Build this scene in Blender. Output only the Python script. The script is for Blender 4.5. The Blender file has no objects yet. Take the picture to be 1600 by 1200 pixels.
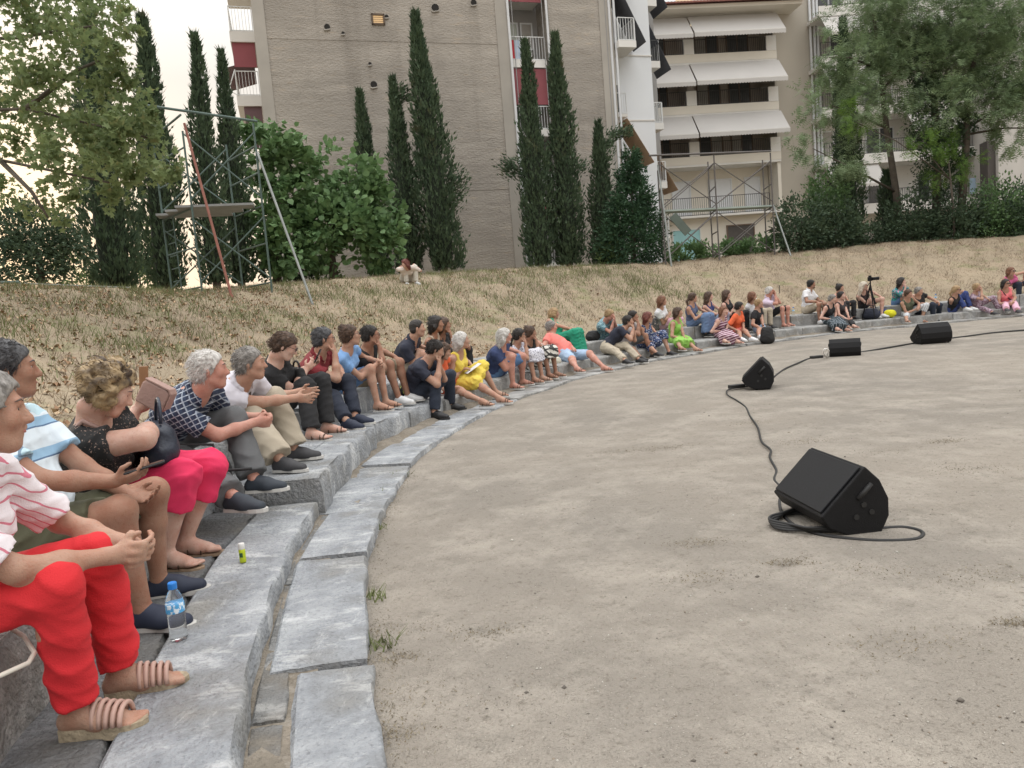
import bpy, math, random
import numpy as np
from mathutils import Vector, Matrix

# ------------------------------------------------------------------ camera, sky, sun, exposure
SC = bpy.context.scene
COL = SC.collection
FPX, EYE = 1150.0, 1.25
PIT, ROL = math.radians(5.6), math.radians(4.7)
CF = np.array([0, math.cos(PIT), -math.sin(PIT)])
_r0 = np.array([1.0, 0, 0]); _u0 = np.cross(_r0, CF)
CR = math.cos(ROL) * _r0 - math.sin(ROL) * _u0
CU = math.cos(ROL) * _u0 + math.sin(ROL) * _r0
CP = np.array([0, 0, EYE])

cam_d = bpy.data.cameras.new('camera')
cam = bpy.data.objects.new('camera', cam_d); COL.objects.link(cam)
cam_d.sensor_width = 36; cam_d.lens = 36 * FPX / 1600
cam_d.clip_start = 0.05; cam_d.clip_end = 3000
M = Matrix(((CR[0], CU[0], -CF[0], CP[0]), (CR[1], CU[1], -CF[1], CP[1]), (CR[2], CU[2], -CF[2], CP[2]), (0, 0, 0, 1)))
cam.matrix_world = M
SC.camera = cam

SUN_EL, SUN_AZ = math.radians(13), math.radians(-44)      # azimuth from +Y, clockwise
W = bpy.data.worlds.new('World'); SC.world = W; W.use_nodes = True
nt = W.node_tree; nt.nodes.clear()
wo = nt.nodes.new('ShaderNodeOutputWorld'); bg = nt.nodes.new('ShaderNodeBackground')
sky = nt.nodes.new('ShaderNodeTexSky'); sky.sky_type = 'NISHITA'; sky.sun_disc = False
sky.sun_elevation = SUN_EL; sky.sun_rotation = SUN_AZ; sky.air_density = 1.6; sky.dust_density = 4.0
mixn = nt.nodes.new('ShaderNodeMix'); mixn.data_type = 'RGBA'
mixn.inputs['Factor'].default_value = 0.92
# thin high overcast at dusk: brightest overhead, dimmer and warmer down to the horizon all the way round
tcw = nt.nodes.new('ShaderNodeTexCoord'); spw = nt.nodes.new('ShaderNodeSeparateXYZ'); rpw = nt.nodes.new('ShaderNodeValToRGB')
nt.links.new(tcw.outputs['Generated'], spw.inputs[0]); nt.links.new(spw.outputs[2], rpw.inputs[0])
_e = rpw.color_ramp.elements; _e[0].position = 0.0; _e[0].color = (.56, .455, .36, 1); _e[1].position = 1.0; _e[1].color = (1.42, 1.40, 1.38, 1)
for _p, _c in ((.10, (.42, .365, .315, 1)), (.30, (.345, .34, .335, 1)), (.60, (.80, .79, .78, 1))):
    _q = _e.new(_p); _q.color = _c
vmw = nt.nodes.new('ShaderNodeVectorMath'); vmw.operation = 'SCALE'; vmw.inputs[3].default_value = 9.2
nt.links.new(rpw.outputs[0], vmw.inputs[0]); nt.links.new(vmw.outputs[0], mixn.inputs[7])
nt.links.new(sky.outputs[0], mixn.inputs[6]); nt.links.new(mixn.outputs[2], bg.inputs[0])
bg.inputs[1].default_value = 0.125
nt.links.new(bg.outputs[0], wo.inputs[0])
sun_d = bpy.data.lights.new('sun', 'SUN'); sun_d.energy = 0.6; sun_d.angle = math.radians(25); sun_d.color = (1, .9, .78)
sun = bpy.data.objects.new('sun', sun_d); COL.objects.link(sun)
_sd = Vector((math.sin(SUN_AZ) * math.cos(SUN_EL), math.cos(SUN_AZ) * math.cos(SUN_EL), math.sin(SUN_EL)))
sun.rotation_euler = _sd.to_track_quat('Z', 'Y').to_euler()
SC.view_settings.view_transform = 'Standard'; SC.view_settings.look = 'None'
SC.view_settings.exposure = 1.02; SC.view_settings.gamma = 1.0
try: SC.view_settings.use_curve_mapping = False
except Exception: pass
SC.cycles.max_bounces = 6; SC.cycles.diffuse_bounces = 3; SC.cycles.glossy_bounces = 2
SC.cycles.transmission_bounces = 6; SC.cycles.transparent_max_bounces = 8
SC.cycles.use_denoising = True

# ------------------------------------------------------------------ photograph measures -> places
def ray(x, y): return CF + CR * (x - 800) / FPX + CU * (600 - y) / FPX
def onz(x, y, z=0.0):
    d = ray(x, y); return CP + d * ((z - EYE) / d[2])
def atd(x, y, dist):
    d = ray(x, y); return CP + d * (dist / d[1])
def proj(p):
    v = np.asarray(p, float) - CP; w = v @ CF
    return 800 + FPX * (v @ CR) / w, 600 - FPX * (v @ CU) / w

CEN = np.array([16.4, 4.4])                               # centre of the orchestra
def _rk(deg):
    if deg > 180: pass
    t = math.radians(deg if deg <= 180 else deg - 360)
    return t
_KP = [(40, 13.6), (60, 13.72), (70, 14.16), (80, 14.61), (90, 15.07), (100, 15.53), (110, 15.96), (120, 16.37), (130, 16.72), (140, 17.02), (150, 17.23),
       (160, 17.35), (170, 17.40), (174, 17.40), (178, 17.33), (182.2, 17.24), (184.5, 17.14), (188.4, 17.0), (192, 16.95), (200, 16.9), (215, 16.9)]
_KX = [a for a, b in _KP]; _KY = [b for a, b in _KP]
def kerb_r(deg): return float(np.interp(deg, _KX, _KY))
def pol(deg, off, z=0.0):
    r = kerb_r(deg) + off; t = math.radians(deg)
    return np.array([CEN[0] + r * math.cos(t), CEN[1] + r * math.sin(t), z])
_PH = np.arange(208, 60, -0.04)
_PB = np.array([pol(d, 0) for d in _PH]); _PU = np.array([[math.cos(math.radians(d)), math.sin(math.radians(d)), 0] for d in _PH])
def row_at(px, off, z):
    """angle on the row (offset, height) that the photograph shows at column px"""
    P = _PB + _PU * off; P[:, 2] = z
    v = P - CP; w = v @ CF
    x = np.where(w > .3, 800 + FPX * (v @ CR) / np.maximum(w, .3), -9e9)
    i = int(np.argmin(np.abs(x - px))); return _PH[i], P[i]
# ------------------------------------------------------------------ helpers
rnd = random.Random(7); RNG = np.random.default_rng(11)
def nrm(v):
    v = np.asarray(v, float); n = np.linalg.norm(v); return v / n if n > 1e-9 else v
def tag(o, label=None, cat=None, group=None, kind=None):
    if label: o['label'] = label
    if cat: o['category'] = cat
    if group: o['group'] = group
    if kind: o['kind'] = kind
    return o
def link(name, me, parent=None):
    o = bpy.data.objects.new(name, me); COL.objects.link(o)
    if parent is not None: o.parent = parent
    return o
def empty(name, loc=(0, 0, 0), rz=0.0, parent=None):
    o = bpy.data.objects.new(name, None); COL.objects.link(o)
    o.location = loc; o.rotation_euler = (0, 0, rz); o.empty_display_size = .1
    if parent is not None: o.parent = parent
    return o
def mesh_np(name, V, F, mats, smooth=True, mi=None):
    """fast mesh from arrays; F is (n,3) or (n,4)"""
    V = np.asarray(V, np.float32); F = np.asarray(F, np.int32); n, k = F.shape
    me = bpy.data.meshes.new(name)
    me.vertices.add(len(V)); me.vertices.foreach_set('co', V.ravel())
    me.loops.add(n * k); me.loops.foreach_set('vertex_index', F.ravel())
    me.polygons.add(n); me.polygons.foreach_set('loop_start', np.arange(0, n * k, k, dtype=np.int32))
    me.polygons.foreach_set('loop_total', np.full(n, k, np.int32))
    if smooth: me.polygons.foreach_set('use_smooth', np.ones(n, bool))
    for m in (mats if isinstance(mats, (list, tuple)) else [mats]): me.materials.append(m)
    if mi is not None: me.polygons.foreach_set('material_index', np.asarray(mi, np.int32))
    me.update(calc_edges=True); return me
class MB:
    """collects solids; build() links them as one mesh object"""
    def __init__(s, T=None): s.v = []; s.f = []; s.T = T
    def add(s, V, F):
        b = len(s.v)
        for p in V: s.v.append(s.T(p) if s.T else p)
        s.f += [tuple(i + b for i in f) for f in F]
    def box(s, x0, x1, y0, y1, z0, z1):
        s.add([(x, y, z) for z in (z0, z1) for y in (y0, y1) for x in (x0, x1)],
              [(0, 2, 3, 1), (4, 5, 7, 6), (0, 1, 5, 4), (2, 6, 7, 3), (0, 4, 6, 2), (1, 3, 7, 5)]); return s
    def bar(s, a, b, w, h=None, up=(0, 0, 1)):
        a = np.asarray(a, float); b = np.asarray(b, float); h = h or w
        d = nrm(b - a); x = np.cross(d, up)
        if np.linalg.norm(x) < 1e-4: x = np.cross(d, (1, 0, 0))
        x = nrm(x); y = np.cross(x, d); V = []
        for p in (a, b):
            for i, j in ((-1, -1), (1, -1), (1, 1), (-1, 1)): V.append(tuple(p + x * i * w / 2 + y * j * h / 2))
        s.add(V, [(3, 2, 1, 0), (4, 5, 6, 7), (0, 1, 5, 4), (1, 2, 6, 5), (2, 3, 7, 6), (3, 0, 4, 7)]); return s
    def tube(s, pts, r, n=8, cap=True):
        pts = [np.asarray(p, float) for p in pts]; m = len(pts)
        rr = r if isinstance(r, (list, tuple, np.ndarray)) else [r] * m
        V = []; F = []; ref = None
        for i, p in enumerate(pts):
            d = nrm(pts[min(i + 1, m - 1)] - pts[max(i - 1, 0)])
            if ref is None:
                ref = np.cross(d, (0, 0, 1))
                if np.linalg.norm(ref) < 1e-3: ref = np.cross(d, (1, 0, 0))
            x = nrm(ref - d * (ref @ d)); ref = x; y = np.cross(d, x)
            for k in range(n):
                a = 2 * math.pi * k / n; V.append(tuple(p + (x * math.cos(a) + y * math.sin(a)) * rr[i]))
        for i in range(m - 1):
            for k in range(n):
                k2 = (k + 1) % n; F.append((i * n + k, i * n + k2, (i + 1) * n + k2, (i + 1) * n + k))
        if cap: F.append(tuple(range(n - 1, -1, -1))); F.append(tuple(range((m - 1) * n, m * n)))
        s.add(V, F); return s
    def prism(s, poly, ax, ay, az, o, L):
        """poly (2D, ccw) in plane ax,ay at o, pushed L along az (=ax x ay)"""
        o = np.asarray(o, float); ax, ay, az = map(np.asarray, (ax, ay, az)); n = len(poly)
        V = [tuple(o + ax * p[0] + ay * p[1]) for p in poly] + [tuple(o + ax * p[0] + ay * p[1] + az * L) for p in poly]
        F = [tuple(range(n - 1, -1, -1)), tuple(range(n, 2 * n))] + [(i, (i + 1) % n, n + (i + 1) % n, n + i) for i in range(n)]
        s.add(V, F); return s
    def lathe(s, prof, o=(0, 0, 0), n=14):
        V = []; F = []
        for r, z in prof:
            for k in range(n):
                a = 2 * math.pi * k / n; V.append((o[0] + r * math.cos(a), o[1] + r * math.sin(a), o[2] + z))
        for i in range(len(prof) - 1):
            for k in range(n):
                k2 = (k + 1) % n; F.append((i * n + k, i * n + k2, (i + 1) * n + k2, (i + 1) * n + k))
        F.append(tuple(range(n - 1, -1, -1))); F.append(tuple(range((len(prof) - 1) * n, len(prof) * n)))
        s.add(V, F); return s
    def build(s, name, mat, parent=None, smooth=False, bevel=0.0):
        me = bpy.data.meshes.new(name); me.from_pydata([tuple(map(float, p)) for p in s.v], [], s.f); me.materials.append(mat)
        if smooth: me.polygons.foreach_set('use_smooth', [True] * len(me.polygons))
        me.update(); o = link(name, me, parent)
        if bevel:
            b = o.modifiers.new('bevel', 'BEVEL'); b.width = bevel; b.segments = 2; b.limit_method = 'ANGLE'
        return o

# ------------------------------------------------------------------ materials
def _mat(name):
    m = bpy.data.materials.new(name); m.use_nodes = True; n = m.node_tree
    return m, n, n.nodes['Principled BSDF']
def rgb(*c): return (c[0], c[1], c[2], 1.0)
def lay(n, base, scale, dark, amt, detail=4, stretch=(1, 1, 1), lo=.35, hi=.65, rough=.55, coord='Object', rot=(0, 0, 0)):
    """mix colour `dark` over socket `base` where a noise is high"""
    tc = n.nodes.new('ShaderNodeTexCoord'); mp = n.nodes.new('ShaderNodeMapping'); mp.inputs['Scale'].default_value = stretch
    mp.inputs['Rotation'].default_value = rot
    no = n.nodes.new('ShaderNodeTexNoise'); no.inputs['Scale'].default_value = scale; no.inputs['Detail'].default_value = detail
    no.inputs['Roughness'].default_value = rough
    n.links.new(tc.outputs[coord], mp.inputs[0]); n.links.new(mp.outputs[0], no.inputs['Vector'])
    mr = n.nodes.new('ShaderNodeMapRange'); mr.inputs[1].default_value = lo; mr.inputs[2].default_value = hi; mr.inputs[4].default_value = amt
    n.links.new(no.outputs[0], mr.inputs[0])
    mx = n.nodes.new('ShaderNodeMix'); mx.data_type = 'RGBA'
    n.links.new(mr.outputs[0], mx.inputs[0])
    if isinstance(base, tuple): mx.inputs[6].default_value = base
    else: n.links.new(base, mx.inputs[6])
    mx.inputs[7].default_value = dark
    return mx.outputs[2]
def bump(n, p, parts, dist=.01):
    """parts: (scale, strength, stretch, detail) added up"""
    prev = None
    for sc_, st, sr, de in parts:
        tc = n.nodes.new('ShaderNodeTexCoord'); mp = n.nodes.new('ShaderNodeMapping'); mp.inputs['Scale'].default_value = sr
        no = n.nodes.new('ShaderNodeTexNoise'); no.inputs['Scale'].default_value = sc_; no.inputs['Detail'].default_value = de
        n.links.new(tc.outputs['Object'], mp.inputs[0]); n.links.new(mp.outputs[0], no.inputs['Vector'])
        b = n.nodes.new('ShaderNodeBump'); b.inputs['Strength'].default_value = st; b.inputs['Distance'].default_value = dist
        n.links.new(no.outputs[0], b.inputs['Height'])
        if prev is not None: n.links.new(prev, b.inputs['Normal'])
        prev = b.outputs[0]
    n.links.new(prev, p.inputs['Normal'])
_MC = {}
def plain(name, c, rough=.6, var=.25, vs=6.0, bs=0.0, bsc=40, metal=0.0, spec=None):
    """one colour with uneven tone and optional fine relief"""
    key = (name, c, rough, var, vs, bs, bsc, metal)
    if key in _MC: return _MC[key]
    m, n, p = _mat(name)
    d = tuple(x * (1 - var) for x in c)
    s = lay(n, rgb(*c), vs, rgb(*d), 1.0, lo=.3, hi=.75)
    n.links.new(s, p.inputs['Base Color']); p.inputs['Roughness'].default_value = rough; p.inputs['Metallic'].default_value = metal
    if spec is not None: p.inputs['Specular IOR Level'].default_value = spec
    if bs: bump(n, p, [(bsc, bs, (1, 1, 1), 4)], .01)
    _MC[key] = m; return m
def glassy(name, c, rough=.15):
    m, n, p = _mat(name); p.inputs['Base Color'].default_value = rgb(*c); p.inputs['Roughness'].default_value = rough
    p.inputs['Specular IOR Level'].default_value = .6; return m
def leafmat(name, c1, c2, c3, rough=.55, trans=.3, sc_=1.3):
    c1, c2, c3 = [tuple(x * 1.12 for x in c) for c in (c1, c2, c3)]
    m, n, p = _mat(name)
    s = lay(n, rgb(*c1), sc_, rgb(*c2), 1.0, lo=.35, hi=.65)
    s = lay(n, s, 9.0, rgb(*c3), .8, lo=.55, hi=.75)
    n.links.new(s, p.inputs['Base Color']); p.inputs['Roughness'].default_value = rough; p.inputs['Specular IOR Level'].default_value = .25
    tr = n.nodes.new('ShaderNodeBsdfTranslucent'); n.links.new(s, tr.inputs[0])
    ms = n.nodes.new('ShaderNodeMixShader'); ms.inputs[0].default_value = trans
    out = [x for x in n.nodes if x.type == 'OUTPUT_MATERIAL'][0]
    n.links.new(p.outputs[0], ms.inputs[1]); n.links.new(tr.outputs[0], ms.inputs[2]); n.links.new(ms.outputs[0], out.inputs[0])
    return m

def m_stone(name, a, b, vein, warm, sc_=1.0):
    m, n, p = _mat(name)
    s = lay(n, rgb(*a), 2.2 * sc_, rgb(*b), 1.0, detail=10, rough=.72, lo=.40, hi=.60, coord='Object')
    s = lay(n, s, 3.0 * sc_, rgb(*vein), .55, detail=10, rough=.7, stretch=(1, 2.4, 1), lo=.53, hi=.62, rot=(0, 0, .7))
    s = lay(n, s, 5.5 * sc_, rgb(*vein), .4, detail=8, rough=.75, stretch=(2.2, .7, 1), lo=.57, hi=.66, rot=(0, 0, -.4))
    s = lay(n, s, 2.2 * sc_, rgb(*warm), .55, detail=6, lo=.52, hi=.72)
    s = lay(n, s, 60, rgb(b[0] * .55, b[1] * .55, b[2] * .55), .5, detail=3, lo=.58, hi=.72)
    n.links.new(s, p.inputs['Base Color']); p.inputs['Roughness'].default_value = .78; p.inputs['Specular IOR Level'].default_value = .3
    bump(n, p, [(6, .8, (1, 1, 1), 10), (45, .8, (1, 1, 1), 6)], .03)
    return m
STONE_PALE = m_stone('pale_grey_marble', (.37, .385, .40), (.20, .215, .235), (.62, .63, .63), (.31, .29, .245))
STONE_MID = m_stone('grey_marble', (.36, .36, .35), (.21, .212, .21), (.54, .53, .51), (.31, .27, .215))
STONE_DARK = m_stone('dark_grey_marble', (.20, .205, .21), (.12, .125, .13), (.32, .325, .33), (.17, .15, .12))
def m_dirt():
    m, n, p = _mat('pale_packed_dirt')
    s = lay(n, rgb(.32, .286, .243), .35, rgb(.26, .238, .208), 1.0, detail=6, lo=.35, hi=.65)
    s = lay(n, s, 1.7, rgb(.40, .362, .312), .9, detail=9, rough=.7, lo=.45, hi=.65)
    s = lay(n, s, 3.3, rgb(.215, .198, .17), .8, detail=10, rough=.78, lo=.54, hi=.70)
    s = lay(n, s, 14, rgb(.15, .13, .105), .8, detail=9, rough=.82, lo=.55, hi=.68)
    s = lay(n, s, 55, rgb(.17, .145, .12), .7, detail=5, rough=.7, lo=.56, hi=.70)
    s = lay(n, s, 120, rgb(.62, .57, .5), .6, detail=2, lo=.68, hi=.74)
    n.links.new(s, p.inputs['Base Color']); p.inputs['Roughness'].default_value = .95; p.inputs['Specular IOR Level'].default_value = .1
    bump(n, p, [(3.5, .8, (1, 1, 1), 8), (22, .9, (1, 1, 1), 8), (120, .8, (1, 1, 1), 3)], .022)
    return m
DIRT = m_dirt()
def m_slope():
    m, n, p = _mat('dry_grass_soil')
    s = lay(n, rgb(.32, .265, .19), .22, rgb(.25, .205, .15), 1.0, detail=6, lo=.38, hi=.62)
    s = lay(n, s, .9, rgb(.36, .288, .208), .9, detail=9, rough=.75, lo=.45, hi=.64)
    s = lay(n, s, 2.3, rgb(.185, .14, .10), .8, detail=9, rough=.75, lo=.54, hi=.68)
    s = lay(n, s, 1.1, rgb(.185, .195, .095), .8, detail=8, rough=.7, lo=.53, hi=.66)
    s = lay(n, s, 30, rgb(.40, .34, .235), .5, detail=5, stretch=(1, 1, 1), lo=.56, hi=.68)
    s = lay(n, s, 22, rgb(.17, .115, .07), .6, detail=5, lo=.58, hi=.70)
    n.links.new(s, p.inputs['Base Color']); p.inputs['Roughness'].default_value = .95; p.inputs['Specular IOR Level'].default_value = .1
    bump(n, p, [(30, .6, (1, 1, 1), 6)], .02)
    return m
SLOPE = m_slope()
# ------------------------------------------------------------------ terrain
RIDGE = [(40, .3), (60, 1.6), (72, 2.35), (80, 2.5), (92, 2.7), (102, 2.71), (113, 2.58), (126, 2.68), (137, 2.6), (144, 2.48), (152, 2.31), (160, 2.46), (175, 2.5), (200, 2.4), (230, 2.2)]
def ridge_z(d): return float(np.interp(d, [a for a, b in RIDGE], [b for a, b in RIDGE]))
def z_row1(d): return float(np.interp(d, [165, 171], [.24, .27]))
def z_row2(d): return float(np.interp(d, [100, 135, 150, 172, 181.9, 182.1], [.55, .53, .49, .50, .50, .40]))
def slope_z(d, off):
    t = (off - 1.55) / 7.95
    z2 = z_row2(d); zr = ridge_z(d)
    if t <= 1: return z2 - .04 + (zr - z2 + .04) * (t - .06 * math.sin(2 * math.pi * t))
    return zr + (off - 9.5) * .018 * min(1, 12 / (off - 9.49 + 1)) + min(off - 9.5, 12) * .022
def build_slope():
    offs = [1.2, 1.55, 1.9, 2.3, 2.8, 3.4, 4, 4.7, 5.4, 6.1, 6.8, 7.5, 8.2, 8.8, 9.3, 9.7, 10.3, 11.2, 12.5, 14.5, 17, 21, 27, 40, 70, 140, 300, 900]
    degs = np.arange(40, 226, 1.0); V = []; F = []
    for i, d in enumerate(degs):
        for j, o in enumerate(offs):
            z = slope_z(d, max(o, 1.55)) if j else z_row2(d) - .2
            if 2 < o < 14: z += .03 * math.sin(d * .9 + o * 1.3) * math.sin(o * 2.1 - d * .35) + .03 * math.sin(d * 2.7 + o * 4.1)
            V.append(pol(d, o, z))
    m = len(offs)
    for i in range(len(degs) - 1):
        for j in range(m - 1): F.append((i * m + j, i * m + j + 1, (i + 1) * m + j + 1, (i + 1) * m + j))
    F = [f[::-1] for f in F]
    me = mesh_np('grass_slope', V, F, SLOPE); o = link('grass_slope', me); tag(o, 'dry grassy bank rising behind the stone seats', kind='structure'); return o
build_slope()
def build_floor():
    # packed earth of the orchestra: one sheet out to the horizon on the stage side, a little uneven near the seats
    V = []; F = []; ph = np.linspace(0, 2 * math.pi, 180, endpoint=False)
    rad = [0] + list(np.linspace(.6, 13, 24)) + list(np.linspace(13.3, 18.2, 26)) + [24, 40, 90, 300, 1500]
    for r in rad:
        for t in ph:
            d = math.degrees(t) % 360
            x, y = CEN[0] + r * math.cos(t), CEN[1] + r * math.sin(t)
            z = .016 * math.sin(x * 1.3 + .5 * y) * math.sin(y * 1.1) + .008 * math.sin(3.1 * x - 2 * y) * math.sin(2.7 * y + x)
            if r > 17.8: z = -.03
            if r > 20: z = -.05
            V.append((x, y, z))
    n = len(ph)
    for i in range(len(rad) - 1):
        for k in range(n):
            k2 = (k + 1) % n; F.append((i * n + k, (i + 1) * n + k, (i + 1) * n + k2, i * n + k2))
    me = mesh_np('dirt_ground', V, F, DIRT); o = link('dirt_ground', me); tag(o, 'pale packed dirt floor of the open air theatre', kind='structure')
build_floor()

# ------------------------------------------------------------------ stone seats
def stone(d0, d1, o0, o1, z0, z1, mat, parent, name='stone_block', nseg=3, ch=.02, jit=.008, tilt=0.0, fine=False, front=None):
    """one curved block between two angles and two offsets, worn edges"""
    L = abs(d1 - d0) * math.pi / 180 * 17.5
    if fine: nseg = max(8, int(L / .07))
    nu = 11 if fine else 3
    us = np.linspace(0, 1, nu); ring = []
    prof = [(o0, z0, 0)]
    if fine: prof += [(o0, z0 + (z1 - z0) * t, 0) for t in (.35, .7)]
    prof += [(o0, z1 - ch, 1), (o0 + ch * .45, z1 - ch * .3, 1)]
    for u in us: prof.append((o0 + ch + (o1 - o0 - 2 * ch) * u, z1, 2))
    prof += [(o1, z1 - ch, 1), (o1, z0, 0)]
    m = len(prof); V = []; c0 = pol((d0 + d1) / 2, (o0 + o1) / 2, z0)
    ph = [rnd.uniform(0, 6.28) for _ in range(6)]
    end = .006 / 17.5 * 57.3 * 1.5
    ts = list(np.linspace(0, 1, nseg + 1))
    e0, e1 = rnd.uniform(-.3, .3) * ch, rnd.uniform(-.3, .3) * ch
    for t in ts:
        dd = d0 + (d1 - d0) * t; s = L * t
        for (o, z, kf) in prof:
            jo = jit * (math.sin(s * 3.1 + ph[0]) + .7 * math.sin(s * 8.3 + ph[1] + o * 3) + .5 * math.sin(s * 17 + ph[2])) * (1 if kf < 2 and o < (o0 + o1) / 2 else .3)
            jz = jit * .5 * (math.sin(s * 2.3 + ph[3] + o * 4) + .6 * math.sin(s * 7 + ph[4] + o * 9)) if kf else 0
            if fine and kf == 1: jz += -abs(math.sin(s * 5.3 + ph[5])) ** 6 * ch * .9; jo += abs(math.sin(s * 5.3 + ph[5])) ** 6 * ch * .8
            if front is not None and o < (o0 + o1) / 2: jo += front(t)
            zz = z + jz + tilt * (t - .5) * (1 if kf else 0)
            if t in (0, 1) and kf == 2: zz -= ch * .3
            V.append(pol(dd + (rnd.uniform(-.012, .012) if kf else 0), o + jo, zz) - c0)
    F = []
    for i in range(len(ts) - 1):
        for j in range(m - 1): F.append((i * m + j, i * m + j + 1, (i + 1) * m + j + 1, (i + 1) * m + j))
    F = [tuple(f) for f in F]
    me = bpy.data.meshes.new(name)
    ends = [tuple(range(m - 1, -1, -1)), tuple(range((len(ts) - 1) * m, len(ts) * m))]
    if d1 > d0: F = [f[::-1] for f in F]; ends = [e[::-1] for e in ends]
    F = [f[::-1] for f in F]; ends = [e[::-1] for e in ends]
    me.from_pydata([tuple(v) for v in V], [], F + ends); me.materials.append(mat); me.update()
    if fine: me.polygons.foreach_set('use_smooth', [True] * len(me.polygons)); me.set_sharp_from_angle(angle=math.radians(38))
    o = link(name, me, parent); o.location = c0; return o
steps = empty('stone_steps', (0, 0, 0)); tag(steps, 'curved grey marble seat rows of the theatre', kind='structure')
kerb = empty('stone_kerb', (0, 0, 0)); tag(kerb, 'low marble kerb edging the dirt floor', kind='structure')
def front_off(d):
    return float(np.interp(d, [95, 150, 170.5, 171.6, 177, 178.7], [.45, .5, .58, .52, .44, .36]))
# kerb slabs (gutter stones), from beside the camera round to the far right
KD = [206, 200, 194, 190.5, 186.2, 182.0, 178.9, 174.3, 171.0, 167.4]
d = KD[-1]
while d > 70: d -= rnd.uniform(3.0, 5.2); KD.append(d)
for a, b in zip(KD, KD[1:]):
    near = a < 195 and b > 160
    w = .285 if b > 184 else (.36 if b > 176 else .44)
    stone(a - .05, b + .05, rnd.uniform(-.008, .008) if near else rnd.uniform(-.02, .02), w + rnd.uniform(-.012, .012), -.25, .045 + rnd.uniform(-.012, .012), STONE_PALE if near else STONE_MID, kerb, 'kerb_stone', ch=.012, jit=.007 if near else .012, fine=near, nseg=4)
GSTONE = m_stone('worn_gutter_stone', (.235, .235, .228), (.135, .137, .137), (.42, .415, .40), (.25, .21, .155), 1.6)
for a, b in ((206, 198), (197.9, 191.5), (191.4, 187.3), (187.2, 183.1), (183.0, 179.0)):
    stone(a, b, .295 if b > 178 and a > 184 else .33, .403, -.2, .032 + rnd.uniform(-.006, .006), GSTONE, kerb, 'gutter_stone', ch=.008, jit=.004, fine=a < 199, nseg=4)
# dirt-filled gutter behind the kerb
def gutter():
    V = []; F = []; degs = np.arange(206, 70, -.5)
    for d in degs:
        for o in (.2, .36, .5, .95): V.append(pol(d, o, .022 + .012 * math.sin(d * 3 + o * 9) + (.05 if o > .45 else 0) * (1 if d < 176 else 0)))
    for i in range(len(degs) - 1):
        for j in range(3): F.append((i * 4 + j, (i + 1) * 4 + j, (i + 1) * 4 + j + 1, i * 4 + j + 1))
    me = mesh_np('dirt_gutter', V, [f[::-1] for f in F], m_stone('earthy_gutter_stone', (.26, .225, .18), (.17, .15, .12), (.34, .315, .275), (.27, .215, .15), 2.0)); tag(link('dirt_gutter', me), 'earth filled gutter between kerb and seats', kind='structure')
gutter()
# lowest seat row: the near slab is thin, pale and low, with darker paving behind it
stone(206, 198.5, .42, 1.02, -.1, .12, STONE_PALE, steps, fine=False)
stone(198.4, 178.95, .41, .77, -.1, .125, STONE_PALE, steps, ch=.014, jit=.008, fine=True, tilt=-.015)
for a, b in ((206, 195), (194.9, 188.9), (188.8, 184.4), (184.3, 179.0)):
    stone(a, b, .79, 1.16, -.1, .10 + rnd.uniform(-.008, .008), STONE_DARK, steps, ch=.015, jit=.007, fine=b > 178 and a < 190)
stone(178.8, 171.75, .36, 1.12, -.1, .27, STONE_PALE, steps, ch=.025, jit=.012, fine=True, front=lambda t: .02 + .13 * t)
stone(171.6, 168.2, .56, 1.12, -.1, .265, STONE_PALE, steps, ch=.022, jit=.012, fine=True)
stone(168.1, 164.6, .55, 1.12, -.1, .25, STONE_PALE, steps, ch=.022, jit=.012, fine=True)
d = 164.5
while d > 72:
    e = d - rnd.uniform(3.2, 5.4)
    o0 = front_off(d) + rnd.uniform(-.05, .05)
    stone(d, e + .08, o0, 1.13, -.1, z_row1(d) + rnd.uniform(-.02, .02), STONE_MID, steps, ch=.03, jit=.012, nseg=4); d = e
# second seat row
for a, b in ((206, 197), (196.9, 190), (189.9, 182.1)):
    stone(a, b, 1.07 + rnd.uniform(-.01, .01), 1.72, 0, .40, STONE_MID, steps, ch=.025, jit=.01, fine=a < 200)
d = 182.0
while d > 72:
    e = d - rnd.uniform(3.6, 6.4)
    zz = z_row2(d) + rnd.uniform(-.02, .02)
    stone(d, e + .08, 1.10 + rnd.uniform(-.03, .04), 1.74, .1, zz, STONE_PALE if d > 165 else STONE_MID, steps, ch=.03, jit=.012, nseg=4, fine=d > 168); d = e

# ------------------------------------------------------------------ loose ground stuff
def blades(name, P, h, w, mats, lean=.5, label=None, kind='stuff', parent=None, mi=None):
    N = len(P); a = RNG.uniform(0, 6.283, N); ln = RNG.uniform(.1, lean, N) * h; b = RNG.uniform(0, 6.283, N)
    t = np.c_[np.cos(a), np.sin(a), np.zeros(N)] * (w / 2)[:, None]
    tip = P + np.c_[np.cos(b) * ln, np.sin(b) * ln, h]
    V = np.stack([P - t, P + t, tip], 1).reshape(-1, 3); F = np.arange(3 * N).reshape(-1, 3)
    o = link(name, mesh_np(name, V, F, mats, smooth=False, mi=mi), parent)
    if kind: tag(o, label, kind=kind)
    return o
def slope_pts(N, d0, d1, o0, o1, pw=1.0):
    d = RNG.uniform(d0, d1, N); o = o0 + (o1 - o0) * RNG.uniform(0, 1, N) ** pw
    return np.array([pol(a, b, slope_z(a, b) - .01) for a, b in zip(d, o)])
STRAW = plain('straw_blades', (.45, .36, .25), .8, .5, 3)
STRAWD = plain('brown_straw_blades', (.25, .185, .13), .85, .5, 3)
GRASS = plain('green_blades', (.17, .20, .07), .7, .5, 2)
P = slope_pts(95000, 84, 184, 1.75, 10.5)
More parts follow.
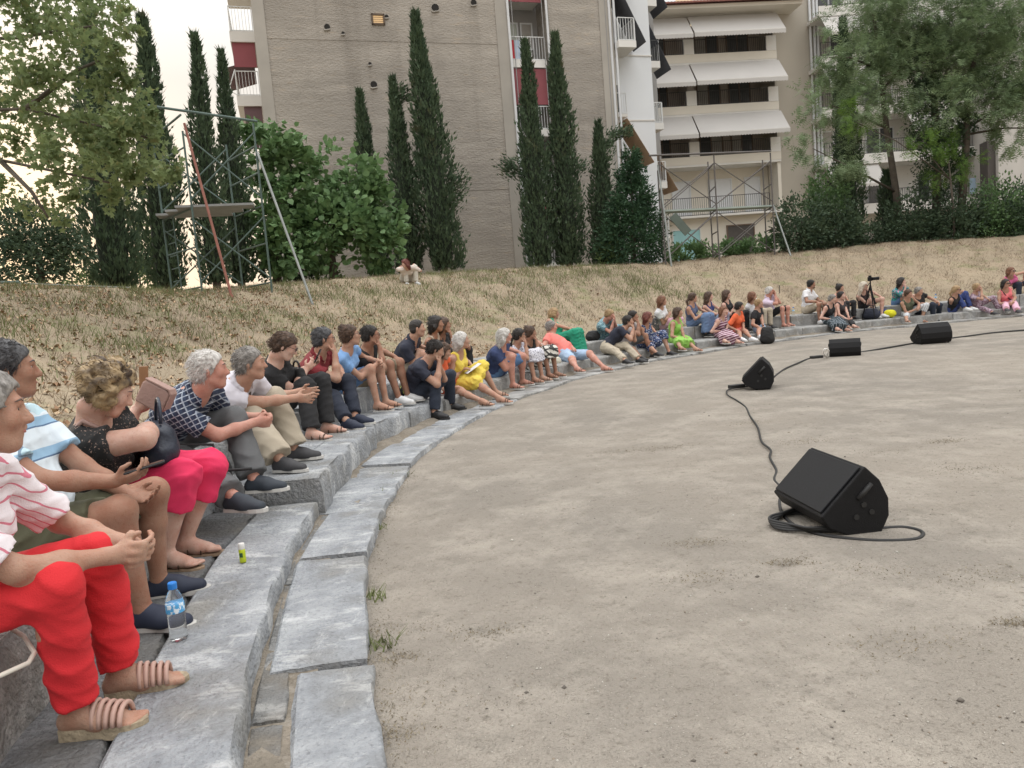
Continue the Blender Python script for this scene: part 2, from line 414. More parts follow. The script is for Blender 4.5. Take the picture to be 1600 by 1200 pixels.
blades('dry_grass', P, RNG.uniform(.03, .11, len(P)), RNG.uniform(.007, .018, len(P)), [STRAW, STRAWD], 1.6, 'short straw coloured dead grass over the bank', mi=RNG.integers(0, 2, len(P)))
# green tufts, denser in a band high on the bank at the left and middle
cl = slope_pts(420, 118, 182, 4.2, 9.6); k = RNG.integers(0, len(cl), 24000)
P = cl[k] + np.c_[RNG.normal(0, .34, 24000), RNG.normal(0, .34, 24000), np.zeros(24000)]
def on_slope(P):
    for p in P:
        dx, dy = p[0] - CEN[0], p[1] - CEN[1]; d = math.degrees(math.atan2(dy, dx)) % 360
        p[2] = slope_z(d, max(1.6, math.hypot(dx, dy) - kerb_r(d))) - .015
    return P
P = on_slope(P)
blades('green_grass', P, RNG.uniform(.06, .20, len(P)), RNG.uniform(.008, .018, len(P)), GRASS, .9, 'thin green grass tufts on the upper bank')
# fallen plane leaves on the left of the bank
N = 4400; P = on_slope(np.vstack([slope_pts(3300, 148, 187, 1.8, 9.7), slope_pts(1100, 128, 186, 1.8, 9)]))
a = RNG.uniform(0, 6.283, N); s = RNG.uniform(.028, .058, N)
star = np.array([(math.cos(t) * r, math.sin(t) * r) for t, r in zip(np.linspace(0, 6.283, 9)[:-1], (1, .45, .9, .4, .8, .4, .9, .45))])
x = star[None, :, 0] * s[:, None]; y = star[None, :, 1] * s[:, None]
V = np.stack([P[:, None, 0] + x * np.cos(a)[:, None] - y * np.sin(a)[:, None], P[:, None, 1] + x * np.sin(a)[:, None] + y * np.cos(a)[:, None],
              P[:, None, 2] + .03 + RNG.uniform(-.02, .035, (N, 8))], 2).reshape(-1, 3)
b = np.arange(N)[:, None] * 8
F = np.concatenate([b + np.array([[0, 1, 7]]), b + np.array([[1, 2, 3]]), b + np.array([[3, 4, 5]]), b + np.array([[5, 6, 7]]), b + np.array([[1, 3, 7]]), b + np.array([[3, 5, 7]])])
tag(link('fallen_leaves', mesh_np('fallen_leaves', V, F, [plain('dead_leaf_brown', (.30, .17, .09), .8, .4, 1.5), plain('dead_leaf_tan', (.50, .37, .23), .8, .4, 1.5)], False, RNG.integers(0, 2, len(F)))), 'dry brown plane leaves scattered over the bank', kind='stuff')
# pebbles and crumbs of earth over the dirt floor
def pebbles(name, P, s, mats, label):
    N = len(P); base = np.array([(1, 0, 0), (-1, 0, 0), (0, 1, 0), (0, -1, 0), (0, 0, .7), (0, 0, -.4)])
    fc = np.array([(0, 2, 4), (2, 1, 4), (1, 3, 4), (3, 0, 4), (2, 0, 5), (1, 2, 5), (3, 1, 5), (0, 3, 5)])
    j = RNG.uniform(.6, 1.3, (N, 6, 1)); V = (P[:, None, :] + base[None] * s[:, None, None] * j + RNG.normal(0, .15, (N, 6, 3)) * s[:, None, None]).reshape(-1, 3)
    F = (np.arange(N)[:, None, None] * 6 + fc[None]).reshape(-1, 3)
    tag(link(name, mesh_np(name, V, F, mats, False, RNG.integers(0, len(mats), len(F) // 8).repeat(8))), label, kind='stuff')
N = 3600; Y = 1.6 + 15 * RNG.uniform(0, 1, N) ** 1.7; X = RNG.uniform(-1.4, .75 * Y + .4, N)
P = np.c_[X, Y, np.zeros(N)]; dd = np.hypot(X - CEN[0], Y - CEN[1]) - np.array([kerb_r(math.degrees(math.atan2(y - CEN[1], x - CEN[0])) % 360) for x, y in zip(X, Y)])
P = P[dd < -.03]; P[:, 2] = .016 * np.sin(P[:, 0] * 1.3 + .5 * P[:, 1]) * np.sin(P[:, 1] * 1.1) + .008 * np.sin(3.1 * P[:, 0] - 2 * P[:, 1]) * np.sin(2.7 * P[:, 1] + P[:, 0])
pebbles('gravel_bits', P, RNG.uniform(.0018, .0055, len(P)) * (1 + (RNG.uniform(0, 1, len(P)) > .96) * 1.3), [plain('pebble_pale', (.5, .47, .42), .8, .3), plain('pebble_dark', (.16, .14, .12), .9, .3), plain('pebble_brown', (.27, .22, .17), .9, .3)], 'small pebbles and crumbs of earth on the dirt floor')
# dead twigs / dry weed scraps in low patches, and along the kerb
pc = np.array([onz(x, y)[:2] for x, y in ((1100, 905), (1385, 885), (935, 1070), (1500, 735), (1590, 975), (1480, 690), (1180, 660), (1130, 760), (1040, 700), (1400, 705), (1230, 880), (1470, 820), (1545, 900), (1330, 640), (1260, 690), (985, 705), (760, 990), (1420, 1010), (620, 1105), (612, 985), (1595, 770), (600, 1150), (615, 1030), (1090, 850))])
NW = 7000; k = RNG.integers(0, len(pc), NW); P = np.c_[pc[k] + RNG.normal(0, 1, (NW, 2)) * np.array([.11, .05]) * RNG.uniform(.4, 1.6, len(pc))[k][:, None], np.full(NW, .004)]
dk = RNG.uniform(158, 191, 2200); P2 = np.array([pol(d, -abs(RNG.normal(0, .05)) - .005, .0) for d in dk])
P = np.vstack([P, P2])
blades('dry_weeds', P, RNG.uniform(.002, .008, len(P)), RNG.uniform(.003, .008, len(P)), [plain('weed_brown', (.20, .16, .10), .9, .4), plain('weed_grey', (.30, .26, .19), .9, .4)], 2.2, 'scraps of dead weed lying in patches on the dirt', mi=RNG.integers(0, 2, len(P)))
wp = np.vstack([np.c_[np.tile(onz(x, y)[:2], (45, 1)) + RNG.normal(0, .04, (45, 2)), np.zeros(45)] for x, y in ((590, 825), (625, 745), (600, 770), (582, 935), (592, 1010))])
blades('green_weeds', wp, RNG.uniform(.02, .06, len(wp)), RNG.uniform(.005, .012, len(wp)), GRASS, 1.2, 'small green weeds growing along the kerb edge')
# ------------------------------------------------------------------ buildings
def m_boardwall():
    m, n, p = _mat('board_marked_concrete')
    s = lay(n, rgb(.375, .345, .305), .25, rgb(.315, .29, .258), 1.0, detail=4, stretch=(1, 1, .5), lo=.35, hi=.65)
    s = lay(n, s, .55, rgb(.435, .40, .355), .8, detail=7, stretch=(.5, .5, 3), lo=.45, hi=.7)
    s = lay(n, s, .8, rgb(.27, .245, .215), .75, detail=10, rough=.75, stretch=(.6, .6, 3.2), lo=.54, hi=.68)
    s = lay(n, s, 3.5, rgb(.24, .215, .185), .55, detail=8, rough=.75, stretch=(.7, .7, 2.2), lo=.55, hi=.68)
    s = lay(n, s, 2.2, rgb(.50, .40, .29), .45, detail=6, stretch=(.6, .6, 3), lo=.6, hi=.75)
    s = lay(n, s, 1.1, rgb(.22, .20, .175), .5, detail=7, stretch=(1, 1, .12), lo=.56, hi=.72)
    s = lay(n, s, .33, rgb(.25, .23, .205), .55, detail=9, rough=.7, lo=.52, hi=.68)
    n.links.new(s, p.inputs['Base Color']); p.inputs['Roughness'].default_value = .92; p.inputs['Specular IOR Level'].default_value = .15
    bump(n, p, [(1.6, .35, (.6, .6, 2.4), 9), (11, .7, (.8, .8, 1.6), 9)], .06)
    return m
BOARD = m_boardwall()
CREAM = plain('cream_render', (.72, .68, .60), .85, .12, .4, .15, 30)
WHITE = plain('white_render', (.74, .77, .80), .8, .10, .35, .1, 30)
OFFW = plain('offwhite_paint', (.72, .71, .68), .75, .12, .8)
BEIGE = plain('beige_render', (.44, .405, .345), .85, .12, .3, .1, 30)
YELL = plain('yellow_render', (.62, .53, .37), .85, .1, .4)
GREYR = plain('grey_render', (.34, .335, .33), .85, .15, .5)
DARKIN = plain('loggia_brown_render', (.44, .385, .335), .9, .25, .8)  # brown of the recessed loggia walls and piers
ALUM = plain('white_door_panel', (.70, .72, .74), .5, .08, 1)
GLASS = glassy('dark_window_glass', (.07, .075, .08), .12); CURT = plain('curtained_glass', (.42, .40, .37), .35, .25, 3)
SHUTGAP = plain('dark_shutter_and_gap_shade', (.085, .075, .07), .7, .3, 2)
IRON = plain('dark_iron', (.05, .052, .055), .5, .2, 5)
WIRON = plain('white_iron', (.68, .70, .70), .5, .1, 5)
PIPE = plain('white_drainpipe', (.66, .68, .70), .4, .1, 2)
REDA = plain('red_awning', (.29, .085, .10), .85, .2, 1)
GREYA = plain('grey_awning', (.095, .10, .115), .85, .15, 1)
BRNA = plain('brown_awning', (.40, .27, .17), .85, .2, 1)
CRMA = plain('cream_awning', (.52, .505, .485), .85, .06, .8)
TILE = plain('red_roof_tile', (.26, .10, .08), .85, .4, 4)
def frame_T(o, ang, par=None):
    """local (u right along facade, n out of it, z up) -> world"""
    u = np.array([math.cos(ang), math.sin(ang), 0]); n = np.array([u[1], -u[0], 0]); o = np.asarray(o, float)
    return lambda p: tuple(o + u * p[0] + n * p[1] + np.array([0, 0, p[2]]))
def railing(T, u0, u1, n, z0, z1, mat, parent, step=.12, t=.018, along='u', u_const=0):
    m = MB(T)
    P = (lambda s, z: (s, n, z)) if along == 'u' else (lambda s, z: (u_const, s, z))
    for z in (z0 + .04, z1): m.bar(P(u0, z), P(u1, z), .035)
    k = max(2, int(abs(u1 - u0) / step))
    for i in range(k + 1):
        s = u0 + (u1 - u0) * i / k; m.bar(P(s, z0), P(s, z1), t if 0 < i < k else .04, up=(0, 1, 0))
    return m.build('railing', mat, parent)
def awning(T, u0, u1, n0, z0, n1, z1, mat, parent, val=.22, scal=.16, along='u'):
    P = (lambda s, n, z: (s, n, z)) if along == 'u' else (lambda s, n, z: (n, s, z))
    m = MB(T); t = .02
    m.add([P(u0, n0, z0), P(u1, n0, z0), P(u1, n1, z1), P(u0, n1, z1), P(u0, n0, z0 + t), P(u1, n0, z0 + t), P(u1, n1, z1 + t), P(u0, n1, z1 + t)],
          [(3, 2, 1, 0), (4, 5, 6, 7), (0, 1, 5, 4), (1, 2, 6, 5), (2, 3, 7, 6), (3, 0, 4, 7)])
    a = m.build('awning', mat, parent)
    if val:
        k = max(2, int(abs(u1 - u0) / scal)); V = []; F = []
        for i in range(k * 4 + 1):
            s = u0 + (u1 - u0) * i / (k * 4); dz = val - .05 * abs(math.cos(math.pi * i / 4))
            for q in (0, .012): V += [P(s, n1 + .01 + q, z1 + .01), P(s, n1 + .01 + q, z1 - dz)]
        for i in range(k * 4):
            b = i * 4; F += [(b, b + 1, b + 5, b + 4), (b + 2, b + 6, b + 7, b + 3), (b + 1, b + 3, b + 7, b + 5)]
        v = MB(T); v.add(V, F); v.build('valance', mat, a)
        b = MB(T); b.bar(P(u0, n1, z1), P(u1, n1, z1), .05); b.build('front_bar', OFFW, a)
    return a
def window(T, u0, u1, n, z0, z1, parent, fmat=ALUM, pmat=GLASS, name='window', fr=.07, mull=1):
    m = MB(T)
    m.box(u0, u0 + fr, n - .02, n + .05, z0, z1); m.box(u1 - fr, u1, n - .02, n + .05, z0, z1)
    m.box(u0 + fr, u1 - fr, n - .02, n + .05, z0, z0 + fr); m.box(u0 + fr, u1 - fr, n - .02, n + .05, z1 - fr, z1)
    for i in range(mull):
        c = u0 + (u1 - u0) * (i + 1) / (mull + 1); m.box(c - fr / 2, c + fr / 2, n - .02, n + .04, z0 + fr, z1 - fr)
    w = m.build(name, fmat, parent)
    for i in range(mull + 1):
        a = u0 + (u1 - u0) * i / (mull + 1) + fr * .5; b = u0 + (u1 - u0) * (i + 1) / (mull + 1) - fr * .5
        MB(T).box(a, b, n - .015, n + .012, z0 + fr * .9, z1 - fr * .9).build('pane', CURT if pmat is GLASS and (int(u0 * 7 + z0 * 3 + i * 5) % 3 == 0) else pmat, w)
    return w

# --- big blank-walled concrete block
L0 = atd(441, 440, 30.5); R0 = atd(822, 418, 33.5); W1 = math.hypot(*(R0 - L0)[:2]); ANG1 = math.atan2(R0[1] - L0[1], R0[0] - L0[0])
T1 = frame_T((L0[0], L0[1], 0), ANG1)
b1 = empty('concrete_apartment_building', (L0[0], L0[1], 2.4)); tag(b1, 'tall apartment block with a huge blank board-marked concrete wall', 'building')
b1.location = (0, 0, 0)
ZB, ZT = 2.0, 21.0
MB(T1).box(0, W1, -12, 0, ZB, ZT).build('wall', BOARD, b1)
WR0, WR1 = W1 + 1.95, W1 + 5.0
MB(T1).box(WR0, WR1, -12, .02, ZB, ZT).build('wall', BOARD, b1)
MB(T1).box(W1, WR0, -12, -1.5, ZB, ZT).build('recess_wall', GREYR, b1)
for z in (6.1, 12.3):          # shuttering lifts: shallow ledges that run the width of the wall
    MB(T1).box(.02, W1 - .02, -.05, .014, z + .55, z + .562).build('wall_joint', BOARD, b1)
MB(T1).box(-.02, .45, -.3, .05, ZB, ZT).build('corner_pier', plain('smooth_concrete', (.40, .375, .335), .9, .2, .7), b1)
MB(T1).box(W1 - .5, W1 + .02, -.3, .04, ZB, ZT).build('corner_pier', bpy.data.materials['smooth_concrete'], b1)
MB(T1).box(WR1 - .6, WR1 + .02, -.3, .06, ZB, ZT).build('corner_pier', bpy.data.materials['smooth_concrete'], b1)
def on_wall(px, py):    # place on that facade seen at a pixel
    d = ray(px, py); u = np.array([math.cos(ANG1), math.sin(ANG1), 0]); n = np.array([u[1], -u[0], 0])
    t = (np.array([L0[0], L0[1], 0]) - CP) @ n / (d @ n); p = CP + d * t
    return (p - np.array([L0[0], L0[1], 0])) @ u, p[2]
# small lit louvre window
ua, za = on_wall(581, 39); ub, zb = on_wall(600, 22)
w = MB(T1); fr = .07
for q in ((ua, ua + fr, za, zb), (ub - fr, ub, za, zb), (ua, ub, za, za + fr), (ua, ub, zb - fr, zb)): w.box(q[0], q[1], -.05, .06, q[2], q[3])
w = w.build('window', plain('brown_window_frame', (.12, .08, .05), .6, .2, 3), b1)
lm, ln_, lp = _mat('lit_louvre_glass'); lp.inputs['Base Color'].default_value = rgb(.48, .34, .2); lp.inputs['Emission Color'].default_value = rgb(1, .62, .25); lp.inputs['Emission Strength'].default_value = .16
for i in range(4):
    z = za + fr + (zb - za - 2 * fr) * i / 4; MB(T1).box(ua + fr, ub - fr, .016, .03, z + .01, z + (zb - za - 2 * fr) / 4 - .015).build('pane', lm, w)
for px, py, r in ((680, 12, .16), (740, 4, .13), (584, 132, .14), (511, 42, .12), (578, 100, .07), (604, 26, .08), (536, 52, .07)):
    u, z = on_wall(px, py); m = MB(); pts = [T1((u, -.02, z)), T1((u, .022, z))]; m.tube(pts, r, 9); m.build('vent_hole_disc', plain('hole_shade', (.02, .018, .016), .9, .3, 3), b1)  # dark disc on the wall, the hole's shade is put into its colour
    m = MB(); m.tube([T1((u - r * 1.1, .022, z - r)), T1((u - r * .6, .05, z - r * 1.2)), T1((u + r * .9, .03, z - r * .9))], .03, 5); m.build('broken_lip', bpy.data.materials['smooth_concrete'], b1)
for u in (W1 + .06, WR0 - .1, WR1 - .12, WR1 + .12):
    for _ in (0,):
        m = MB(); m.tube([T1((u, .09, ZB)), T1((u, .09, ZT))], .055, 8); m.build('drainpipe', PIPE, b1)
for u in (W1 + .25, WR0 - .3, WR1 - .3):
    m = MB(); m.tube([T1((u, .06, ZB)), T1((u, .06, ZT))], .02, 5); m.build('cable_run', plain('grey_cable', (.3, .3, .3), .6, .2, 3), b1)
FL1 = [3.3, 6.28, 9.27, 12.26, 15.25, 18.25]
def small_balcony(T, z, u0, u1, n0, n1, parent, rmat, seed, door=True):
    b = MB(T).box(u0, u1, n0, n1, z - .32, z).build('balcony', OFFW, parent)
    railing(T, u0 + .03, u1 - .03, n1 - .05, z, z + 1.0, rmat, b)
    return b
for i, z in enumerate(FL1):
    b = small_balcony(T1, z, W1 + .16, WR0 - .18, -1.49, -.12, b1, WIRON, i)
    window(T1, W1 + .25, W1 + 1.0, -1.49, z + .05, z + 2.1, b1, name='balcony_door', mull=0, pmat=plain('pale_green_shutter', (.55, .6, .54), .6, .1, 2) if i % 2 else GLASS)
    window(T1, W1 + 1.1, WR0 - .25, -1.49, z + .9, z + 2.1, b1, mull=0)
# red blind hanging straight down under a balcony, and one above
for zt, zb_ in ((11.9, 10.35), (15.0, 14.75), (5.9, 5.7)):
    a = MB(T1).box(W1 + .16, WR0 - .22, -.2, -.17, zb_, zt).build('awning', REDA, b1)
for px, c in ((802, (.6, .05, .07)), (813, (.5, .6, .75)), (822, (.7, .72, .72))):
    u, z = on_wall(px, 80); MB(T1).box(u - .16, u + .16, -.3, -.27, 12.3, 13.15).build('hung_towel', plain('towel_' + ''.join(str(int(x * 9)) for x in c), c, .9, .2, 4), b1)
# balconies that stick out of its left side
_z1, _z2 = atd(396, 50, 34)[2], atd(406, 150, 34)[2]; _st = _z1 - _z2
for i, z in enumerate((_z2 - _st, _z2, _z1, _z1 + _st)):
    b = MB(T1).box(-1.05, -.001, -7.0, -3.6, z - .45, z).build('balcony', OFFW, b1)
    railing(T1, -7.0, -3.6, 0, z, z + 1.05, WIRON, b, along='n', u_const=-1.0)
    railing(T1, -1.0, -.05, -3.64, z, z + 1.05, WIRON, b)
MB(T1).box(-1.0, -.05, -3.72, -3.69, _z1 - 1.5, _z1 - .46).build('side_blind', REDA, b1)
awning(T1, -7.0, -3.7, -.15, _z1 - 1.2, -1.35, _z1 - 1.55, plain('plum_awning', (.16, .10, .11), .9, .2, 1), b1, val=0, along='n')
MB(T1).box(-.8, -.05, -3.74, -3.70, _z2 - 2.3, _z2 - .46).build('side_blind', plain('plum_awning', (.16, .10, .11), .9, .2, 1), b1)
m = MB(T1); m.tube([(-1.0, -3.7, _z1 - 1.6), (-1.35, -3.7, _z1 - 2.5), (-1.0, -3.7, _z1 - 2.7)], .025, 6); m.build('awning_arm', WIRON, b1)

# --- white block to its right
b2 = empty('white_apartment_building'); tag(b2, 'narrow white apartment block between the concrete block and the cream one', 'building')
B2a, B2b = WR1 + .06, WR1 + 2.45
MB(T1).box(B2a, B2b, -10, -1.0, ZB, ZT).build('wall', WHITE, b2)
MB(T1).box(B2b, B2b + 1.9, -12, -4.0, ZB, 16.9).build('side_wall', GREYR, b2)
for z in (4.1, 10.05, 13.05, 16.05):
    MB(T1).box(B2a + .9, B2b + .02, -1.02, -.96, z - .22, z - .16).build('string_course', OFFW, b2)
for i, z in enumerate((4.1, 7.1, 10.05, 13.05, 16.05)):
    if i in (1, 2):
        b = MB(T1).box(B2a + .06, B2a + .75, -.99, -.55, z - .14, z).build('balcony', OFFW, b2)
        railing(T1, B2a + .1, B2a + .72, -.58, z, z + .95, WIRON, b); window(T1, B2a + .14, B2a + .68, -.99, z + .1, z + 1.5, b2, mull=0)
    else:
        b = MB(T1).box(B2a + .06, B2a + .95, -.99, .35, z - .3, z).build('balcony', OFFW, b2)
        railing(T1, B2a + .1, B2a + .9, .31, z, z + 1.0, WIRON, b); railing(T1, -.95, .3, 0, z, z + 1.0, WIRON, b, along='n', u_const=B2a + .92)
for z, mt in ((15.6, GREYA), (18.6, GREYA), (9.6, BRNA)):
    awning(T1, -.95, .35, B2a + (.15 if mt is GREYA else .25), z, B2a + (1.45 if mt is GREYA else 1.5), z - (2.6 if mt is GREYA else 2.0), mt, b2, val=0, along='n')
for i, z in enumerate((4.4, 7.15, 10.05, 13.05, 16.0)):
    b = MB(T1).box(B2b + .01, B2b + 1.15, -3.9, -2.2, z - .32, z).build('balcony', OFFW, b2)
    railing(T1, B2b + .05, B2b + 1.1, -2.24, z, z + 1.0, WIRON if i != 3 else IRON, b); railing(T1, -3.8, -2.25, 0, z, z + 1.0, WIRON, b, along='n', u_const=B2b + 1.12)
    window(T1, B2b + .2, B2b + .75, -3.98, z + .1, z + 2.1, b2, name='balcony_door', mull=0)
for z, mt in ((15.4, GREYA), (9.0, BRNA), (18.4, GREYA)):
    awning(T1, -3.7, -2.2, B2b + .35, z, B2b + 1.75, z - (2.75 if mt is GREYA else 2.3), mt, b2, val=0, along='n')

# --- cream block with rows of awnings
b3 = empty('cream_apartment_building'); tag(b3, 'cream apartment block with rows of pale scalloped awnings and tiled eaves', 'building')
O3 = atd(1016, 400, 44); T3 = frame_T((O3[0], O3[1], 0), math.radians(5.5)); W3 = 8.35
FL3 = [3.0, 6.0, 8.95, 11.85, 14.75]
for i, z in enumerate(FL3):
    zt = FL3[i + 1] if i < 4 else 17.4
    rec = -1.7 if i >= 2 else (-1.4 if i == 1 else -.5)
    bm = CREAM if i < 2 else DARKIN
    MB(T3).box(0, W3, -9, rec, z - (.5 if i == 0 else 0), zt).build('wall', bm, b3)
    if i:
        sl = MB(T3).box(-.4, W3, -8.9, 0, z - .12, z + .001).build('balcony_slab', OFFW, b3)
    if i >= 2:
        MB(T3).box(-.4, W3, -.14, .02, z + .003, z + .46).build('parapet', CREAM, b3)
        for u in (-.38, 2.75, W3 - .62): MB(T3).box(u, u + .6, -.16, .04, z + .463, z + 1.3).build('parapet_pier', OFFW, b3)
        railing(T3, .3, 2.7, -.06, z + .46, z + 1.28, IRON, sl, .11); railing(T3, 3.4, W3 - .66, -.06, z + .46, z + 1.28, IRON, sl, .11)
        MB(T3).box(W3 - .12, W3, -1.7, -.15, z + .46, zt - .13).build('end_wall', BEIGE, b3)
        zz = zt - .14
        awning(T3, -.35, 3.0, .0, zz, 1.0, zz - 1.22, CRMA, b3, .27, .17); awning(T3, 3.05, W3 + .1, .02, zz + .03, 1.05, zz - 1.2, CRMA, b3, .27, .17)
        for a, c in ((.6, 2.2), (4.0, 5.5), (6.0, 7.4)): window(T3, a, c, rec + .01, z + .05, z + 2.3, b3, fmat=plain('brown_door_frame', (.16, .11, .08), .6, .2, 2), name='balcony_door', mull=1 if c > 3 else 2)
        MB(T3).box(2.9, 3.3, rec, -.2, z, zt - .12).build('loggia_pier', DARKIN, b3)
# lower two floors, no awnings
z = FL3[1]
railing(T3, .9, W3 - .8, -.08, z, z + 1.05, IRON, b3, .13)
for a, c in ((2.0, 3.2), (4.3, 5.8), (6.6, 7.6)): window(T3, a, c, -1.39, z + .03, z + 2.25, b3, name='balcony_door', mull=0, pmat=ALUM)
for a in (.9, W3 - .1): MB(T3).box(a - .1, a + .1, -1.3, -.1, z + .002, FL3[2] - .13).build('porch_pier', CREAM, b3)
window(T3, 1.55, 3.35, -.48, 3.05, 5.3, b3, name='shutter', mull=0, fmat=OFFW, pmat=plain('turquoise_shutter', (.33, .60, .62), .6, .1, 1.2))
window(T3, 4.95, 6.7, -.48, 3.1, 5.35, b3, name='shutter', mull=0, fmat=plain('brown_door_frame', (.16, .11, .08), .6, .2, 2), pmat=SHUTGAP)
# eaves and tiled roof
MB(T3).box(-.5, W3 + 1.2, -1.0, 1.0, 17.4, 17.6).build('eaves', CREAM, b3)
V = []; F = []; k = 110
for i in range(k + 1):
    u = -.6 + (W3 + 2.0) * i / k; dz = .05 * abs(math.sin(math.pi * i / 2.0 + .4))
    for n_, zz in ((1.25, 17.61), (1.25, 17.67), (-3.4, 18.6)): V.append((u, n_, zz + (dz if zz > 17.62 else 0)))
for i in range(k):
    for j in (0, 1): F.append((i * 3 + j, i * 3 + 3 + j, i * 3 + 4 + j, i * 3 + 1 + j))
rf = MB(T3); rf.add(V, F); rf.build('roof', TILE, b3)
# clutter on its roof
for u, w_, h_ in ((1.6, .5, .5), (2.8, .9, .6)):
    t = MB(T3).box(u, u + w_, -4.2, -3.5, 18.0, 18.9 + h_).build('rooftop_unit', GREYR, b3)

b5 = empty('beige_tower'); tag(b5, 'tall plain beige wall rising beside the cream block', 'building')
O5 = atd(1226, 400, 45.2); T5 = frame_T((O5[0], O5[1], 0), math.radians(14)); MB(T5).box(-.2, 2.6, -9, 0, 2, 24).build('wall', BEIGE, b5)
for u in (2.35, 2.62, 2.85):
    m = MB(T5); m.tube([(u, .12, 2), (u, .12, 24)], .07, 8); m.build('drainpipe', PIPE, b5)
b6 = empty('yellow_apartment_building'); tag(b6, 'pale yellow building seen above the tiled eaves', 'building')
O6 = atd(1118, 100, 54); T6 = frame_T((O6[0], O6[1], 0), math.radians(4)); MB(T6).box(0, 9, -8, 0, 2, 26).build('wall', YELL, b6)
MB(T6).box(2.2, 3.6, -.05, .08, 15, 26).build('wall_panel', plain('pale_green_render', (.45, .50, .42), .85, .1, .5), b6)

# --- block at the right, behind the trees
b4 = empty('balcony_apartment_building'); tag(b4, 'white balconied apartment block at the right, half hidden by trees', 'building')
O4 = atd(1288, 400, 44.5); T4 = frame_T((O4[0], O4[1], 0), math.radians(3)); W4 = 11.2
MB(T4).box(0, W4, -9, -1.5, 1.8, 21).build('wall', OFFW, b4)
for i, z in enumerate((2.6, 5.5, 8.4, 11.2, 14.1, 16.9)):
    sl = MB(T4).box(.1, W4 - .3, -1.49, .3, z - .2, z).build('balcony', OFFW, b4)
    MB(T4).box(.1, W4 - .3, .22, .3, z + .002, z + .38).build('parapet', OFFW, b4)
    railing(T4, .15, W4 - .35, .26, z + .38, z + 1.15, IRON, sl, .14)
    for a, c in ((.8, 2.4), (3.6, 5.4), (6.8, 8.4), (9.2, 10.4)): window(T4, a, c, -1.49, z + .05, z + 2.2, b4, name='balcony_door', mull=1)
    if i in (1, 3, 4): awning(T4, .2, 3.4, .1, z + 2.75, 1.1, z + 1.45, CRMA, b4, .2)
    if i in (2, 4): awning(T4, 5.2, 8.2, .1, z + 2.75, 1.0, z + 1.5, CRMA, b4, .2)
b7 = empty('pale_end_wall_building'); tag(b7, 'plain pale end wall of a block at the far right edge', 'building')
O7 = atd(1561, 300, 42); T7 = frame_T((O7[0], O7[1], 0), math.radians(-8)); MB(T7).box(0, 7, -9, 0, 1.8, 22).build('wall', plain('weathered_pale_render', (.58, .56, .53), .85, .25, .35, .1, 20), b7)
MB(T7).box(-.42, -.02, -1.2, -.3, 4.5, 8.6).build('gap_shade_panel', SHUTGAP, b7)  # dark panel standing in for the shade in the gap
MB(T4).box(9.4, 9.95, .32, .36, 5.9, 7.05).build('hung_towel', plain('turquoise_towel', (.05, .52, .62), .9, .15, 3), b4)
MB(T4).box(8.9, 9.3, .32, .36, 6.0, 6.9).build('hung_towel', plain('pale_blue_towel', (.45, .6, .75), .9, .15, 3), b4)

# ------------------------------------------------------------------ scaffold towers
GPOLE = plain('green_scaffold_paint', (.085, .135, .12), .55, .35, 8); RUST = plain('rusty_red_pole', (.28, .11, .08), .75, .35, 7); GALV = plain('galvanised_pole', (.30, .32, .31), .5, .25, 7, metal=.4)
BROWNP = plain('brown_scaffold_paint', (.12, .11, .105), .6, .3, 8); PLANK = plain('grey_metal_deck', (.27, .28, .28), .6, .25, 4)
def ground_at(px, py, d):
    p = atd(px, py, d); dx, dy = p[0] - CEN[0], p[1] - CEN[1]; a = math.degrees(math.atan2(dy, dx)) % 360
    p[2] = slope_z(a, math.hypot(dx, dy) - kerb_r(a)); return p
def slope_hit(px, py):
    for d in np.arange(6, 24, .05):
        p = atd(px, py, d); a = math.degrees(math.atan2(p[1] - CEN[1], p[0] - CEN[0])) % 360; z = slope_z(a, max(1.6, math.hypot(p[0] - CEN[0], p[1] - CEN[1]) - kerb_r(a)))
        if z > p[2]: p[2] = z; return p
    return ground_at(px, py, 22)
sc = empty('scaffold_tower'); tag(sc, 'green tubular scaffold tower with a plank deck on the left of the bank', 'scaffold', 'scaffold towers')
A, B, D_, C_ = ground_at(316, 457, 16.9), ground_at(424, 446, 17.3), ground_at(379, 448, 18.6), ground_at(268, 450, 18.2)
zA = min(p[2] for p in (A, B, C_, D_))
H1, H2 = 2.0, 3.95
def up(p, z): return np.array([p[0], p[1], zA + z])
def pole(a, b, r, mat, name, parent): m = MB(); m.tube([a, b], r, 8); return m.build(name, mat, parent)
for p, h in ((A, 3.7), (B, H2 - .1), (D_, H2 - .2), (C_, H2 - .2)): pole(p - [0, 0, .05], up(p, h), .024, GPOLE, 'upright', sc)
for (p, q) in ((B, D_), (A, C_)):
    for z in (.25, 1.15, H1, 2.75, 3.35): pole(up(p, z), up(q, z), .02, GPOLE, 'rung', sc)
mA, mC = (A + C_) / 2, C_
for z in np.arange(.5, 1.9, .3): pole(up(A * .35 + C_ * .65, z), up(A * .1 + C_ * .9, z), .013, GPOLE, 'ladder_rung', sc)
pole(up(A * .35 + C_ * .65, .25), up(A * .35 + C_ * .65, H1), .016, GPOLE, 'ladder_rail', sc)
for (p, q) in ((A, B), (C_, D_)):
    for (a, b) in (((.35, H1 - .25)), (H1 - .25, .35), (H1 + .2, H2 - .3), (H2 - .3, H1 + .2)): pole(up(p, a), up(q, b), .017, GPOLE, 'cross_brace', sc)
pole(up(A, H2 + .25) + nrm(A - B) * .7, up(B, H2 - .05) + nrm(B - A) * .1, .03, GPOLE, 'top_tube', sc); pole(up(A, H2 + .1), up(C_, H2), .025, GPOLE, 'top_tube', sc)
e1 = C_ - A; e2 = B - A
